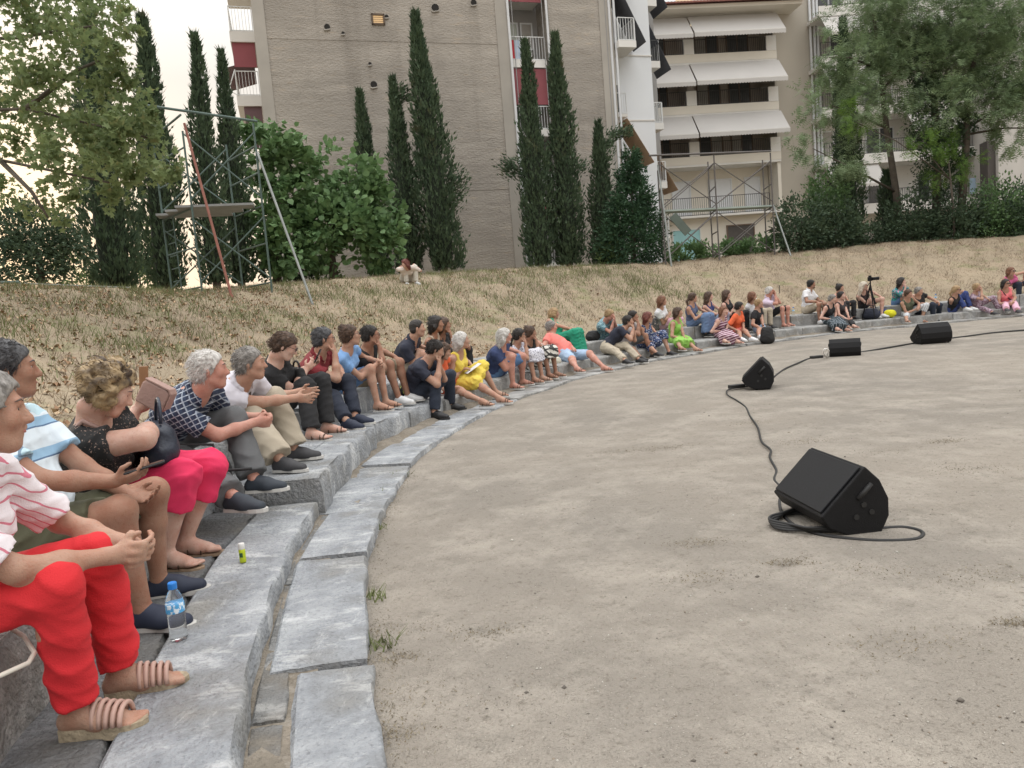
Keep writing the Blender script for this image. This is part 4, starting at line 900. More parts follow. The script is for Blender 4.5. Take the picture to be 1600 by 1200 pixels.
class Blend:
    """list of rounded solids, smoothly merged"""
    def __init__(s): s.it = []; s.planes = []; s.wr = None
    def cone(s, a, b, r1, r2=None, k=.02, op='u', sq=None, cut=None):
        s.it.append(('c', np.asarray(a, float), np.asarray(b, float), float(r1), float(r1 if r2 is None else r2), k, op, sq, cut)); return s
    def ball(s, c, r, k=.02, op='u'): return s.cone(c, np.asarray(c, float) + [0, 0, 1e-4], r, r, k, op)
    def ell(s, c, ax, rad, k=.02, op='u'):
        s.it.append(('e', np.asarray(c, float), ax, np.asarray(rad, float), None, k, op, None, None)); return s
    def plane(s, n, c): s.planes.append((np.asarray(n, float), float(c))); return s          # keep n.p < c
    def mesh(s, vox):
        lo = np.full(3, 1e9); hi = -lo
        for q in s.it:
            if q[6] == 's': continue
            if q[0] == 'c': R = max(q[3], q[4]); lo = np.minimum(lo, np.minimum(q[1], q[2]) - R); hi = np.maximum(hi, np.maximum(q[1], q[2]) + R)
            else: R = q[3].max(); lo = np.minimum(lo, q[1] - R); hi = np.maximum(hi, q[1] + R)
        lo = lo - 3 * vox - .01; n = np.ceil((hi - lo) / vox).astype(int) + 5
        g = np.full(n, .2, np.float32); ax = [(lo[i] + vox * np.arange(n[i])).astype(np.float32) for i in range(3)]
        for (ty, a, b, r1, r2, k, op, sq, cut) in s.it:
            R = max(r1, r2) if ty == 'c' else r1.max(); m = R + max(k, vox * 2) + .01
            l, h = (np.minimum(a, b), np.maximum(a, b)) if ty == 'c' else (a, a)
            i0 = np.clip(np.floor((l - m - lo) / vox).astype(int), 0, n - 1); i1 = np.clip(np.ceil((h + m - lo) / vox).astype(int) + 1, 1, n)
            if (i1 <= i0).any(): continue
            sl = tuple(slice(i0[i], i1[i]) for i in range(3))
            x = ax[0][sl[0]][:, None, None]; y = ax[1][sl[1]][None, :, None]; z = ax[2][sl[2]][None, None, :]
            if ty == 'c':
                ba = (b - a).astype(np.float32); dx, dy, dz = x - np.float32(a[0]), y - np.float32(a[1]), z - np.float32(a[2])
                t = np.clip((dx * ba[0] + dy * ba[1] + dz * ba[2]) / max(1e-12, float(ba @ ba)), 0, 1)
                ex, ey, ez = dx - t * ba[0], dy - t * ba[1], dz - t * ba[2]
                if sq is not None:
                    w, f = sq; e = (ex * w[0] + ey * w[1] + ez * w[2]) * np.float32(1 / f - 1)
                    ex, ey, ez = ex + e * w[0], ey + e * w[1], ez + e * w[2]
                d = np.sqrt(ex * ex + ey * ey + ez * ez) - (r1 + (r2 - r1) * t)
                if sq is not None and sq[1] < 1: d = d * np.float32(.5 + .5 * sq[1])
                if cut is not None:
                    d = np.maximum(d, x * np.float32(cut[0][0]) + y * np.float32(cut[0][1]) + z * np.float32(cut[0][2]) - np.float32(cut[1]))
            else:
                A = np.asarray(b, np.float32); dx, dy, dz = x - np.float32(a[0]), y - np.float32(a[1]), z - np.float32(a[2])
                q = [(dx * A[i][0] + dy * A[i][1] + dz * A[i][2]) / np.float32(r1[i]) for i in range(3)]
                k0 = np.sqrt(q[0] ** 2 + q[1] ** 2 + q[2] ** 2); k1 = np.sqrt((q[0] / r1[0]) ** 2 + (q[1] / r1[1]) ** 2 + (q[2] / r1[2]) ** 2)
                d = np.where(k0 < 1e-4, -r1.min(), k0 * (k0 - 1) / np.maximum(k1, 1e-6)).astype(np.float32)
            G = g[sl]
            if op == 's':
                d = -d; hh = np.maximum(k - np.abs(G - d), 0) / max(k, 1e-6); g[sl] = np.maximum(G, d) + hh * hh * k * .25
            else:
                hh = np.maximum(k - np.abs(G - d), 0) / max(k, 1e-6); g[sl] = np.minimum(G, d) - hh * hh * k * .25
        for nrm_, c in s.planes:
            g = np.maximum(g, (ax[0][:, None, None] * nrm_[0] + ax[1][None, :, None] * nrm_[1] + ax[2][None, None, :] * nrm_[2] - c).astype(np.float32))
        if s.wr:
            amp, fr, sd = s.wr; r_ = np.random.default_rng(sd); I = np.argwhere(np.abs(g) < .05); p = lo + vox * I; w = np.zeros(len(I))
            ww = (p + .03 * np.sin(p[:, [1, 2, 0]] * fr * .45 + sd)) * np.array([.7, .8, 1.35])
            for j in range(5):
                dv = r_.normal(0, 1, 3); dv /= np.linalg.norm(dv); w += (1 - np.abs(np.sin(ww @ dv * fr * r_.uniform(.45, 1.25) + r_.uniform(0, 6)))) ** 1.8 - .27
            g[I[:, 0], I[:, 1], I[:, 2]] -= (amp * w / 2).astype(np.float32)
        if not (g < 0).any(): return None
        return nets(g, lo, vox)
    def obj(s, name, vox, mat, parent):
        r = s.mesh(vox)
        if r is None: return None
        return link(name, mesh_np(name, r[0], r[1], mat), parent)

def skinmat(name, c):
    m, n, p = _mat(name)
    s = lay(n, rgb(*c), 14, rgb(c[0] * .88, c[1] * .68, c[2] * .62), 1.0, detail=6, lo=.35, hi=.75); s = lay(n, s, 70, rgb(c[0] * .72, c[1] * .55, c[2] * .48), .5, detail=4, lo=.56, hi=.72)
    n.links.new(s, p.inputs['Base Color']); p.inputs['Roughness'].default_value = .55; p.inputs['Specular IOR Level'].default_value = .35
    p.inputs['Subsurface Weight'].default_value = .12; p.inputs['Subsurface Radius'].default_value = (.012, .004, .002); p.inputs['Subsurface Scale'].default_value = 1.0
    bump(n, p, [(55, .35, (1, 1, 1), 5), (220, .4, (1, 1, 1), 3)], .004); return m
SK = {'fair': skinmat('fair_skin', (.55, .37, .30)), 'mid': skinmat('mid_skin', (.44, .275, .20)), 'tan': skinmat('tanned_skin', (.33, .19, .13)), 'red': skinmat('ruddy_skin', (.50, .275, .215))}
def hairmat(name, a, b, fr=60):
    m, n, p = _mat(name)
    s = lay(n, rgb(*a), fr, rgb(*b), 1.0, detail=6, stretch=(.35, 1, .6), lo=.4, hi=.62)
    n.links.new(s, p.inputs['Base Color']); p.inputs['Roughness'].default_value = .55
    bump(n, p, [(fr * 1.5, .9, (.3, 1, .5), 4)], .01); return m
HR = {'grey': hairmat('grey_hair', (.30, .28, .26), (.13, .12, .11)), 'white': hairmat('white_hair', (.62, .60, .57), (.40, .38, .36)), 'dark': hairmat('dark_brown_hair', (.022, .016, .013), (.010, .008, .007)),
      'brown': hairmat('brown_hair', (.085, .045, .025), (.04, .022, .014)), 'auburn': hairmat('auburn_hair', (.20, .085, .04), (.11, .045, .025)), 'blond': hairmat('blond_hair', (.42, .29, .15), (.25, .16, .08)),
      'salt': hairmat('salt_pepper_hair', (.085, .085, .09), (.035, .035, .04)), 'curl': hairmat('highlighted_curls', (.36, .26, .14), (.055, .035, .022), 22), 'platinum': hairmat('platinum_hair', (.68, .62, .52), (.48, .42, .34)), 'redhair': hairmat('reddish_hair', (.16, .04, .025), (.09, .022, .016))}
def cloth(name, c, var=.14, bs=.5):
    return plain(name, c, .85, var, 7, bs, 260)
def striped(name, base, stripes, coord_rot=(0, 0, 0), plaid=False):
    """stripes: list of (axis 0/1/2, period, duty, colour, strength)"""
    m, n, p = _mat(name); tc = n.nodes.new('ShaderNodeTexCoord'); mp = n.nodes.new('ShaderNodeMapping'); mp.inputs['Rotation'].default_value = coord_rot
    n.links.new(tc.outputs['Object'], mp.inputs[0]); sp = n.nodes.new('ShaderNodeSeparateXYZ')
    nz = n.nodes.new('ShaderNodeTexNoise'); nz.inputs['Scale'].default_value = 5; n.links.new(mp.outputs[0], nz.inputs['Vector'])
    vm = n.nodes.new('ShaderNodeVectorMath'); vm.operation = 'MULTIPLY_ADD'; vm.inputs[1].default_value = (.012, .012, .012); n.links.new(nz.outputs['Color'], vm.inputs[0]); n.links.new(mp.outputs[0], vm.inputs[2])
    n.links.new(vm.outputs[0], sp.inputs[0]); s = rgb(*base)
    for ax, per, duty, colr, st in stripes:
        a = n.nodes.new('ShaderNodeMath'); a.operation = 'DIVIDE'; a.inputs[1].default_value = per; n.links.new(sp.outputs[ax], a.inputs[0])
        f = n.nodes.new('ShaderNodeMath'); f.operation = 'FRACT'; n.links.new(a.outputs[0], f.inputs[0])
        l = n.nodes.new('ShaderNodeMath'); l.operation = 'LESS_THAN'; l.inputs[1].default_value = duty; n.links.new(f.outputs[0], l.inputs[0])
        k = n.nodes.new('ShaderNodeMath'); k.operation = 'MULTIPLY'; k.inputs[1].default_value = st; n.links.new(l.outputs[0], k.inputs[0])
        mx = n.nodes.new('ShaderNodeMix'); mx.data_type = 'RGBA'; n.links.new(k.outputs[0], mx.inputs[0])
        if isinstance(s, tuple): mx.inputs[6].default_value = s
        else: n.links.new(s, mx.inputs[6])
        mx.inputs[7].default_value = rgb(*colr); s = mx.outputs[2]
    n.links.new(s, p.inputs['Base Color']); p.inputs['Roughness'].default_value = .85; bump(n, p, [(260, .4, (1, 1, 1), 3)], .008); return m
def blotch(name, a, b, c, sc_=18, lo3=.57):
    m, n, p = _mat(name); s = lay(n, rgb(*a), sc_, rgb(*b), 1, detail=2, lo=.47, hi=.52); s = lay(n, s, sc_ * 1.4, rgb(*c), 1, detail=2, lo=lo3, hi=lo3 + .03)
    n.links.new(s, p.inputs['Base Color']); p.inputs['Roughness'].default_value = .85; bump(n, p, [(200, .4, (1, 1, 1), 3)], .008); return m

def ik(a, c, l1, l2, pole):
    d = c - a; L = np.linalg.norm(d); mx = (l1 + l2) * .995
    if L > mx: c = a + d / L * mx; d = c - a; L = mx
    mn = abs(l1 - l2) + .02
    if L < mn: c = a + nrm(d) * mn; d = c - a; L = mn
    u = d / L; x = (l1 * l1 - l2 * l2 + L * L) / (2 * L); h = math.sqrt(max(0, l1 * l1 - x * x))
    p = pole - u * (pole @ u); return a + u * x + nrm(p) * h, c
SHOE = {'white': plain('white_sneaker', (.72, .73, .74), .6, .1, 8), 'black': plain('black_shoe_leather', (.018, .018, .02), .5, .3, 8), 'navy': plain('navy_shoe_cloth', (.02, .028, .055), .7, .3, 8), 'grey': plain('dark_grey_trainer', (.055, .055, .06), .75, .35, 18), 'brown': plain('brown_sandal_leather', (.10, .055, .035), .6, .3, 8), 'pinkbeige': plain('pale_pink_sandal', (.52, .34, .28), .6, .2, 8), 'slate': plain('slate_blue_shoe', (.035, .045, .06), .7, .3, 10)}
SOLEW = plain('pale_rubber_sole', (.58, .57, .54), .7, .12, 8); SOLEB = plain('dark_rubber_sole', (.03, .03, .03), .8, .2, 8); SOLER = plain('woven_rope_sole', (.44, .36, .25), .9, .45, 40, .8, 60)
EYEW = plain('eye_white', (.38, .33, .30), .3, .1, 5); EYED = glassy('dark_iris', (.03, .02, .015), .2); LIP = plain('lip_skin', (.42, .16, .13), .5, .15, 20); LIPM = plain('lip_skin_pale', (.40, .19, .15), .55, .15, 20); BROW = plain('dark_brow', (.14, .10, .08), .8, .2, 20); GLF = plain('dark_spectacle_frame', (.03, .025, .025), .3, .2, 10); LENS = glassy('spectacle_lens', (.10, .10, .11), .1)

def head_prims(b, H, f, u, l, s, male, det):
    b.ell(H + u * .032 * s - f * .012 * s, (f, l, u), (.094 * s, .074 * s, .085 * s), .01)
    b.ell(H + f * .024 * s - u * .030 * s, (f, l, u), (.066 * s, .057 * s, .082 * s), .03)
    b.cone(H + f * .062 * s - u * .098 * s, H + f * .060 * s - u * .095 * s, (.021 if male else .018) * s, k=.03)
    for sg in (1, -1):
        b.cone(H - f * .008 * s + l * sg * .050 * s - u * .062 * s, H + f * .05 * s + l * sg * .02 * s - u * .096 * s, .016 * s, .018 * s, .03)
        b.ell(H - f * .012 * s + l * sg * .077 * s - u * .012 * s, (nrm(f + l * sg * .5), nrm(l * sg - f * .5), u), (.020 * s, .008 * s, .032 * s), .008)
        if det:
            b.ball(H + f * .089 * s + l * sg * .032 * s + u * .006 * s, .015 * s, .016, 's')
            for dz, r_ in ((.0095, .0046), (-.0092, .0040)): b.cone(H + f * .080 * s + l * sg * .016 * s + u * (.005 + dz * .6) * s, H + f * .081 * s + l * sg * .032 * s + u * (.005 + dz) * s, r_ * s, k=.006); b.cone(H + f * .081 * s + l * sg * .032 * s + u * (.005 + dz) * s, H + f * .070 * s + l * sg * .047 * s + u * (.004 + dz * .5) * s, r_ * s, k=.006)
        b.ball(H + f * .062 * s + l * sg * .036 * s - u * .025 * s, .024 * s, .02)
    b.cone(H + f * .083 * s + l * .028 * s + u * .026 * s, H + f * .083 * s - l * .028 * s + u * .026 * s, .011 * s, k=.015)
    b.cone(H + f * .086 * s + u * .012 * s, H + f * .108 * s - u * .030 * s, .009 * s, .0125 * s, .012)
    for sg in (1, -1): b.ball(H + f * .096 * s + l * sg * .011 * s - u * .034 * s, .0085 * s, .01)
    if det:
        b.cone(H + f * .083 * s + l * .014 * s - u * .058 * s, H + f * .083 * s - l * .014 * s - u * .058 * s, .0075 * s, k=.01)
        b.cone(H + f * .080 * s + l * .012 * s - u * .072 * s, H + f * .080 * s - l * .012 * s - u * .072 * s, .008 * s, k=.01)
def hand(b, Wp, hd, pn, tsgn, curl, s, r=.0085, spread=1.0, fing=True):
    hd = nrm(hd); pn = nrm(pn - hd * (pn @ hd)); ld = np.cross(pn, hd) * tsgn
    b.cone(Wp - hd * .01, Wp + hd * .045 * s, .024 * s, .030 * s, .02, sq=(pn, .6)); b.cone(Wp + hd * .045 * s + ld * .014 * s, Wp + hd * .08 * s + ld * .018 * s, .021 * s, .016 * s, .012, sq=(pn, .7)); b.cone(Wp + hd * .045 * s - ld * .014 * s, Wp + hd * .075 * s - ld * .018 * s, .020 * s, .015 * s, .012, sq=(pn, .7))
    if not fing:
        b.cone(Wp + hd * .07 * s, Wp + hd * .14 * s + pn * .04 * curl, .026 * s, .018 * s, .015, sq=(pn, .5)); return
    def rot(a): return hd * math.cos(a) + pn * math.sin(a)
    for o, L, sp in ((.027, .072, .16), (.009, .081, .04), (-.009, .075, -.07), (-.026, .060, -.2)):
        p = Wp + hd * .082 * s + ld * o * s - pn * .0 - hd * abs(o) * .15
        a = .15
        for fr, da in ((.46, .45), (.30, .75), (.24, .5)):
            a += da * curl; q = p + nrm(rot(a) + ld * sp * spread) * L * fr * s; b.cone(p, q, r * s, r * .92 * s, .004); p = q
    p = Wp + hd * .022 * s + ld * .022 * s + pn * .008 * s; q = p + nrm(hd * .62 + ld * .72 + pn * .35) * .040 * s; b.cone(p, q, .0125 * s, .0105 * s, .012); b.cone(q, q + nrm(hd * .9 + ld * (.35 - .5 * curl) + pn * .4) * .034 * s, .0105 * s, .0085 * s, .004)
PEOPLE = {}
def person(key, label, head, hip, off, zs, floor, **K):
    """one seated figure. head=(px,py) of the head centre in the photograph, hip=px column of the pelvis on its seat row"""
    g = K.get; s = g('s', 1.0); bf = g('b', 1.0); male = g('male', False); det = g('vox', .02) < .013
    vox = g('vox', .02)
    if isinstance(hip, (int, float)): deg, R0 = row_at(hip, off, zs + .1); R0 = np.array([R0[0], R0[1], zs])
    else: R0 = np.array(hip, float); deg = 0
    yaw = g('yaw'); yaw = math.atan2(CEN[1] - R0[1], CEN[0] - R0[0]) if yaw is None else math.radians(yaw)
    yaw += math.radians(g('dyaw', 0))
    F = np.array([math.cos(yaw), math.sin(yaw), 0]); Lf = np.array([-F[1], F[0], 0]); U = np.array([0, 0, 1.0])
    Pv = R0 + U * .10 * s
    HL = .65 * s
    r_ = ray(*head); d = CP - Pv; A_ = r_ @ r_; B_ = 2 * d @ r_; C_ = d @ d - HL * HL; disc = B_ * B_ - 4 * A_ * C_
    if disc < 0: t = -B_ / (2 * A_); res = math.sqrt(-disc) / (2 * math.sqrt(A_)); Hc = CP + r_ * t
    else:
        res = 0; c1, c2 = [CP + r_ * ((-B_ + q * math.sqrt(disc)) / (2 * A_)) for q in (-1, 1)]
        tgt = Pv + U * .6 + F * g('fl', .12); Hc = c1 if np.linalg.norm(c1 - tgt) < np.linalg.norm(c2 - tgt) else c2
    if res > .03: print('  reach %s off by %.2f' % (key, np.linalg.norm(Hc - Pv) - HL))
    dH = Hc - Pv; L_ = np.linalg.norm(dH)
    if L_ > HL * 1.12: Hc = Pv + dH / L_ * HL * 1.12
    if L_ < HL * .9: Hc = Pv + dH / L_ * HL * .9
    hy = g('look'); hy = math.atan2(5 - Hc[1], 12 - Hc[0]) if hy is None else math.radians(hy)
    hp = math.radians(g('pitch', 0)); hf = np.array([math.cos(hy) * math.cos(hp), math.sin(hy) * math.cos(hp), math.sin(hp)])
    hl = nrm(np.cross(U, hf)); hu = np.cross(hf, hl); tl = math.radians(g('tilt', 0)); hl, hu = hl * math.cos(tl) + hu * math.sin(tl), hu * math.cos(tl) - hl * math.sin(tl)
    Nk = Hc - hu * .10 * s - hf * .045 * s - F * .01             # base of skull / neck top
    t_ = nrm(Nk - Pv); TL = np.linalg.norm(Nk - Pv) - .075 * s
    lat = nrm(Lf - t_ * (Lf @ t_)); tw = math.radians(g('twist', 0)); fw = np.cross(lat, t_)
    latS = lat * math.cos(tw) - fw * math.sin(tw); fwS = np.cross(latS, t_)
    sl = g('slouch', .035) * s
    def tp(x, back=0, y=0, tws=False): return Pv + t_ * TL * x - fw * (sl * math.sin(math.pi * min(1, x)) - back) + (latS if tws else lat) * y
    shw = (.172 if male else .150) * s * g('sh', 1.0); SH = {sg: tp(.90, 0, 0) + latS * shw * sg for sg in (1, -1)}
    HJ = {sg: Pv + lat * .085 * s * sg * (bf * .5 + .5) for sg in (1, -1)}
    TH, SN = .425 * s, .42 * s; KN = {}; AN = {}
    for sg, kk in ((1, 'fL'), (-1, 'fR')):
        spec = g(kk)
        if spec is None: a = HJ[sg] + F * g('legf', .40) * s + lat * sg * g('legw', .05); a[2] = floor + .085 * s
        elif len(spec) == 2: a = onz(spec[0], spec[1], floor); a[2] = floor + .085 * s
        elif len(spec) == 3: a = onz(spec[0], spec[1], spec[2]); a[2] = spec[2] + .085 * s
        else: a = np.array(spec[:3]) 
        pole = U * 1.0 + F * .75 + lat * sg * g('kw', .12)
        KN[sg], AN[sg] = ik(HJ[sg], a, TH, SN, pole)
    UA, FA = .285 * s, .25 * s; EL = {}; WR = {}; hands = {}
    for sg, kk in ((1, 'hL'), (-1, 'hR')):
        sp = g(kk, 'lap'); pn = -U; cu = .5; po = -U * .6 + lat * sg * .9 - F * .35; hd = None
        mid = (KN[1] + KN[-1]) / 2
        if sp == 'lap': w = HJ[sg] * .35 + KN[sg] * .65 + U * .085 * s + lat * (-sg) * .02; hd = F * .8 - lat * sg * .4 - U * .2
        elif sp == 'knee': w = KN[sg] + U * .075 * s - F * .05; hd = F * .6 - U * .6 - lat * sg * .3
        elif sp == 'clasp': w = mid + U * .05 * s + F * .02 + lat * sg * .045; hd = F * .8 - lat * sg * .75 - U * .1; pn = -lat * sg; cu = .9
        elif sp == 'in': w = HJ[1] * .25 + HJ[-1] * .25 + mid * .5 + U * .12 * s + lat * sg * .06; hd = F * .35 - lat * sg; pn = -U - F * .3; cu = .7
        elif sp == 'chin': w = Hc + hf * .085 * s - hu * .15 * s + hl * sg * .045; hd = hu * .9 - hf * .1 - hl * sg * .3; pn = -hf - hl * sg * .3; cu = 1.1; po = -U + F * .3 + lat * sg * .3
        elif sp == 'eye': w = Hc + hf * .12 * s - hu * .10 * s + hl * sg * .05; hd = hu - hl * sg * .4; pn = -hf; cu = .9; po = -U + lat * sg * .5
        elif sp == 'fold': w = tp(.55) + fw * .2 + lat * sg * (-.06); hd = -lat * sg + fw * .2; pn = -fw; cu = .6
        elif sp == 'down': w = HJ[sg] + lat * sg * .16 + U * (.02 - .1 * s) - F * .05; hd = F * .5 - U * .4 + lat * sg * .3; po = -F + lat * sg * .4
        else:
            w = atd(sp[0], sp[1], Pv[1] + sp[2]); q = sp[3] if len(sp) > 3 else {}
            hd = q.get('hd'); pn = q.get('pn', pn); cu = q.get('curl', cu); po = q.get('pole', po)
            hd = None if hd is None else np.array(hd, float); pn = np.array(pn, float); po = np.array(po, float)
        EL[sg], WR[sg] = ik(SH[sg] + t_ * -.01, w, UA, FA, po)
        fd = nrm(WR[sg] - EL[sg]); hd = fd if hd is None else nrm(nrm(hd) * .75 + fd * .35); hands[sg] = (hd, pn, cu)
    # ---- to local frame
    Rz = np.array([[F[0], F[1], 0], [-F[1], F[0], 0], [0, 0, 1.0]])
    loc = lambda p: Rz @ (np.asarray(p) - R0); dr = lambda v: Rz @ np.asarray(v)
    root = empty('person', R0, yaw); tag(root, label, 'person', g('group', 'audience seated on the stone rows'))
    l_, f_, t3, ls, hF, hU, hLt = dr(lat), dr(fw), dr(t_), dr(latS), dr(hf), dr(hu), dr(hl); Hl = loc(Hc); P0 = loc(Pv)
    TPx = lambda x, back=0, y=0: loc(tp(x, back, y))
    sh = {k: loc(v) for k, v in SH.items()}; el = {k: loc(v) for k, v in EL.items()}; wr = {k: loc(v) for k, v in WR.items()}
    hj = {k: loc(v) for k, v in HJ.items()}; kn = {k: loc(v) for k, v in KN.items()}; an = {k: loc(v) for k, v in AN.items()}
    skin = SK[g('skin', 'mid')]; belly = g('belly', .0)
    gb = bf * s
    def torso(b, x=0.0, fem=None):
        b.cone(P0 + l_ * .075 * gb - t3 * .0, P0 - l_ * .075 * gb, .105 * gb + x, k=.03)
        b.cone(TPx(.25, .0) + l_ * .055 * gb, TPx(.25, .0) - l_ * .055 * gb, (.105 + (.0 if male else -.008)) * gb + x, k=.06)
        if belly: b.ball(TPx(.28, .035) , (.10 + belly) * s + x, .05)
        b.cone(TPx(.62, .01) + ls * .07 * gb, TPx(.62, .01) - ls * .07 * gb, (.112 if male else .10) * gb + x, k=.07)
        b.cone(TPx(.80) + ls * .085 * s, TPx(.80) - ls * .085 * s, (.092 if male else .08) * (gb * .5 + s * .5) + x, k=.05)
        for sg in (1, -1):
            b.cone(TPx(.98) + ls * sg * .03 * s, sh[sg], .050 * s + x, .054 * s + x, .04)
            if not male: b.ball(TPx(.64, .085) + ls * sg * .068 * s, .066 * gb * g('bust', 1.0) + x, .045)
    def arm(b, sg, x=0.0, k=.025, upto=None, fore=True):
        r1, r2, r3 = (.053, .039, .027) if male else (.046, .034, .0235)
        ab = g('arm', 1.0) * (bf * .6 + .4)
        if upto is None: b.cone(sh[sg], el[sg], r1 * s * ab + x, r2 * s * ab + x, k); b.cone(el[sg], el[sg] * .55 + wr[sg] * .45, r2 * s * ab + x, r2 * .95 * s * ab + x, k); b.cone(el[sg] * .55 + wr[sg] * .45, wr[sg], r2 * .95 * s * ab + x, r3 * s + x, k)
        else:
            e = sh[sg] + (el[sg] - sh[sg]) * upto; ax = nrm(el[sg] - sh[sg]); b.cone(sh[sg], e + ax * .05, r1 * s * ab + x, (r1 * s * ab + x) * 1.06, k, cut=(ax, ax @ e))
    def leg(b, sg, x=0.0, k=.03, upto=2.0, flare=1.0, xk=None):
        r = [.089, .057, .052, .034]; lb = bf * .75 + .25
        if not male: r = [.091, .056, .051, .032]
        xk = x if xk is None else xk; ax = nrm(kn[sg] - hj[sg]); ax2 = nrm(an[sg] - kn[sg])
        if upto <= 1:
            e = hj[sg] + (kn[sg] - hj[sg]) * upto; re = (r[0] + (r[1] - r[0]) * upto) * s * lb + xk
            b.cone(hj[sg], e + ax * .04, r[0] * s * lb + x, re, k, cut=(ax, ax @ e)); return
        b.cone(hj[sg], kn[sg], r[0] * s * lb + x, r[1] * s * lb + xk, k)
        if upto >= 2:
            m = kn[sg] * .66 + an[sg] * .34 - dr(F) * .012; b.cone(kn[sg], m, r[1] * s * lb + x, r[2] * s * lb + x, k); b.cone(m, an[sg], r[2] * s * lb + x, r[3] * s + x, k)
        else:
            q = upto - 1; e = kn[sg] + (an[sg] - kn[sg]) * q; b.cone(kn[sg], e + ax2 * .03, r[1] * s * lb + xk, (r[2] * s * lb + x) * flare, k, cut=(ax2, ax2 @ e))
    shoe = g('shoe', 'black'); bare = g('feet', 'shoe')
    FD = {}
    for sg in (1, -1):
        fd = dr(g('toe' + ('L' if sg > 0 else 'R'), None)) if g('toe' + ('L' if sg > 0 else 'R')) is not None else None
        if fd is None:
            q = an[sg] - hj[sg]; fd = np.array([1, .0, 0]) * .8 + nrm([q[0], q[1], 0]) * .4 + np.array([0, sg * .12, 0])
        FD[sg] = nrm([fd[0], fd[1], fd[2] if abs(fd[2]) > .2 else 0])
    # ---- body
    S0 = s; hs_ = s * .94
    b = Blend(); head_prims(b, Hl, hF, hU, hLt, hs_, male, det)
    b.cone(loc(Nk) - t3 * .06 * s, Hl - hU * .05 * s - hF * .015 * s, (.056 if male else .047) * s, (.052 if male else .045) * s, .03)
    b.cone(TPx(.95), loc(Nk), (.07 if male else .06) * s, .05 * s, .04)
    torso(b)
    for sg in (1, -1):
        arm(b, sg); leg(b, sg, k=.03)
        hd, pn, cu = hands[sg]
        hand(b, wr[sg], dr(hd), dr(pn), sg * g('ts', 1), cu, s, r=.0085 if vox < .009 else (.0095 if vox < .014 else .0115), fing=vox < .019)
        fd = FD[sg]; sd = nrm(np.cross([0, 0, 1.0], fd)); fz = an[sg][2] - .085 * s; a = an[sg]
        dn = np.array([0, 0, -1.0])
        if bare != 'shoe':
            lift = .02
            b.cone(a + dn * (.05 * s - lift) - fd * .03 * s, a + dn * (.055 * s - lift) + fd * .06 * s, .033 * s, .030 * s, .03); b.cone(a, a + fd * .11 * s + dn * (.055 * s - lift), .034 * s, .022 * s, .03)
            b.cone(a + fd * .06 * s + dn * (.055 * s - lift), a + fd * .135 * s + dn * (.066 * s - lift), .030 * s, .020 * s, .025, sq=(sd, 1.35))
            if vox < .013:
                for i, (o, L) in enumerate(((-.028 * sg * -1, .065), (.010 * sg, .062), (-.004 * sg, .056), (-.017 * sg, .048), (-.030 * sg, .038))):
                    p = a + fd * (.125) * s + sd * (-o if i == 0 else -o) * s + dn * (.068 * s - lift); b.cone(p, p + fd * L * .8 * s, .011 * s if i else .0145 * s, (.0095 if i else .013) * s, .006)
            else: b.cone(a + fd * .13 * s + dn * (.068 * s - lift), a + fd * .175 * s + dn * (.07 * s - lift), .018 * s, .015 * s, .02, sq=(sd, 1.6))
        else: b.cone(a, a + fd * .05 * s + dn * .04 * s, .034 * s, .034 * s, .02)
    body = b.obj('body', vox, skin, root)
    # ---- clothing
    top, tc_ = g('top', 'tee'), g('tm'); cv = vox * g('cvf', 1.15); sd_ = int(abs(head[0]) * 7 + head[1]) % 991
    amp = g('wr', .011)
    if top:
        b = Blend(); torso(b, .013 * g('loose', 1.0))
        slv = {'tee': .52, 'polo': .6, 'shirt': .68, 'tank': 0, 'dress': 0, 'blouse': .85}[top]
        if slv:
            for sg in (1, -1): arm(b, sg, .015 * g('loose', 1.0), .02, slv)
        nb = loc(Nk) - t3 * .045 * s
        if top in ('tank', 'dress'):
            for sg in (1, -1): b.cone(sh[sg] + ls * sg * .035 * s + t3 * .03 * s, sh[sg] + ls * sg * .05 * s - t3 * .12 * s, .075 * s, .05 * s, .01, 's')
            b.cone(nb + t3 * .05 - f_ * .02, nb + f_ * .10 - t3 * .06 * s, .085 * s, .07 * s, .01, 's')
        elif g('vneck'): b.cone(nb + t3 * .03, nb + f_ * .12 - t3 * .13 * s, .075 * s, .02 * s, .008, 's')
        elif top in ('polo', 'shirt'): b.cone(nb + t3 * .05, nb + f_ * .11 - t3 * .05 * s, .066 * s, .03 * s, .008, 's')
        else: b.cone(nb + t3 * .06 - f_ * .02, nb + f_ * .05 + t3 * .0, .083 * s, .075 * s, .01, 's')
        b.plane(-t3, -(t3 @ P0) + g('hem', .075) * s); b.wr = (amp * (.75 if top in ('shirt', 'polo') else .9), 42, sd_)
        sho = b.obj(g('tname', {'tee': 't_shirt', 'polo': 'polo_shirt', 'shirt': 'shirt', 'tank': 'tank_top', 'dress': 'dress_top', 'blouse': 'blouse'}[top]), cv, tc_, root)
        if top in ('polo', 'shirt'):
            c = Blend(); cc = loc(Nk) - t3 * .022 * s; N_ = 9; pts = []
            for i in range(N_):
                a = math.pi * (.30 + 1.4 * i / (N_ - 1)) ; pts.append(cc + f_ * math.cos(a) * .070 * s + ls * math.sin(a) * .068 * s + t3 * (-.018 * math.cos(a) - .005) * s)
            for i in range(N_ - 1): c.cone(pts[i], pts[i + 1], .013 * s, k=.01); c.cone(pts[i] - t3 * .02 * s + (pts[i] - cc) * .12, pts[i + 1] - t3 * .02 * s + (pts[i + 1] - cc) * .12, .012 * s, k=.01)
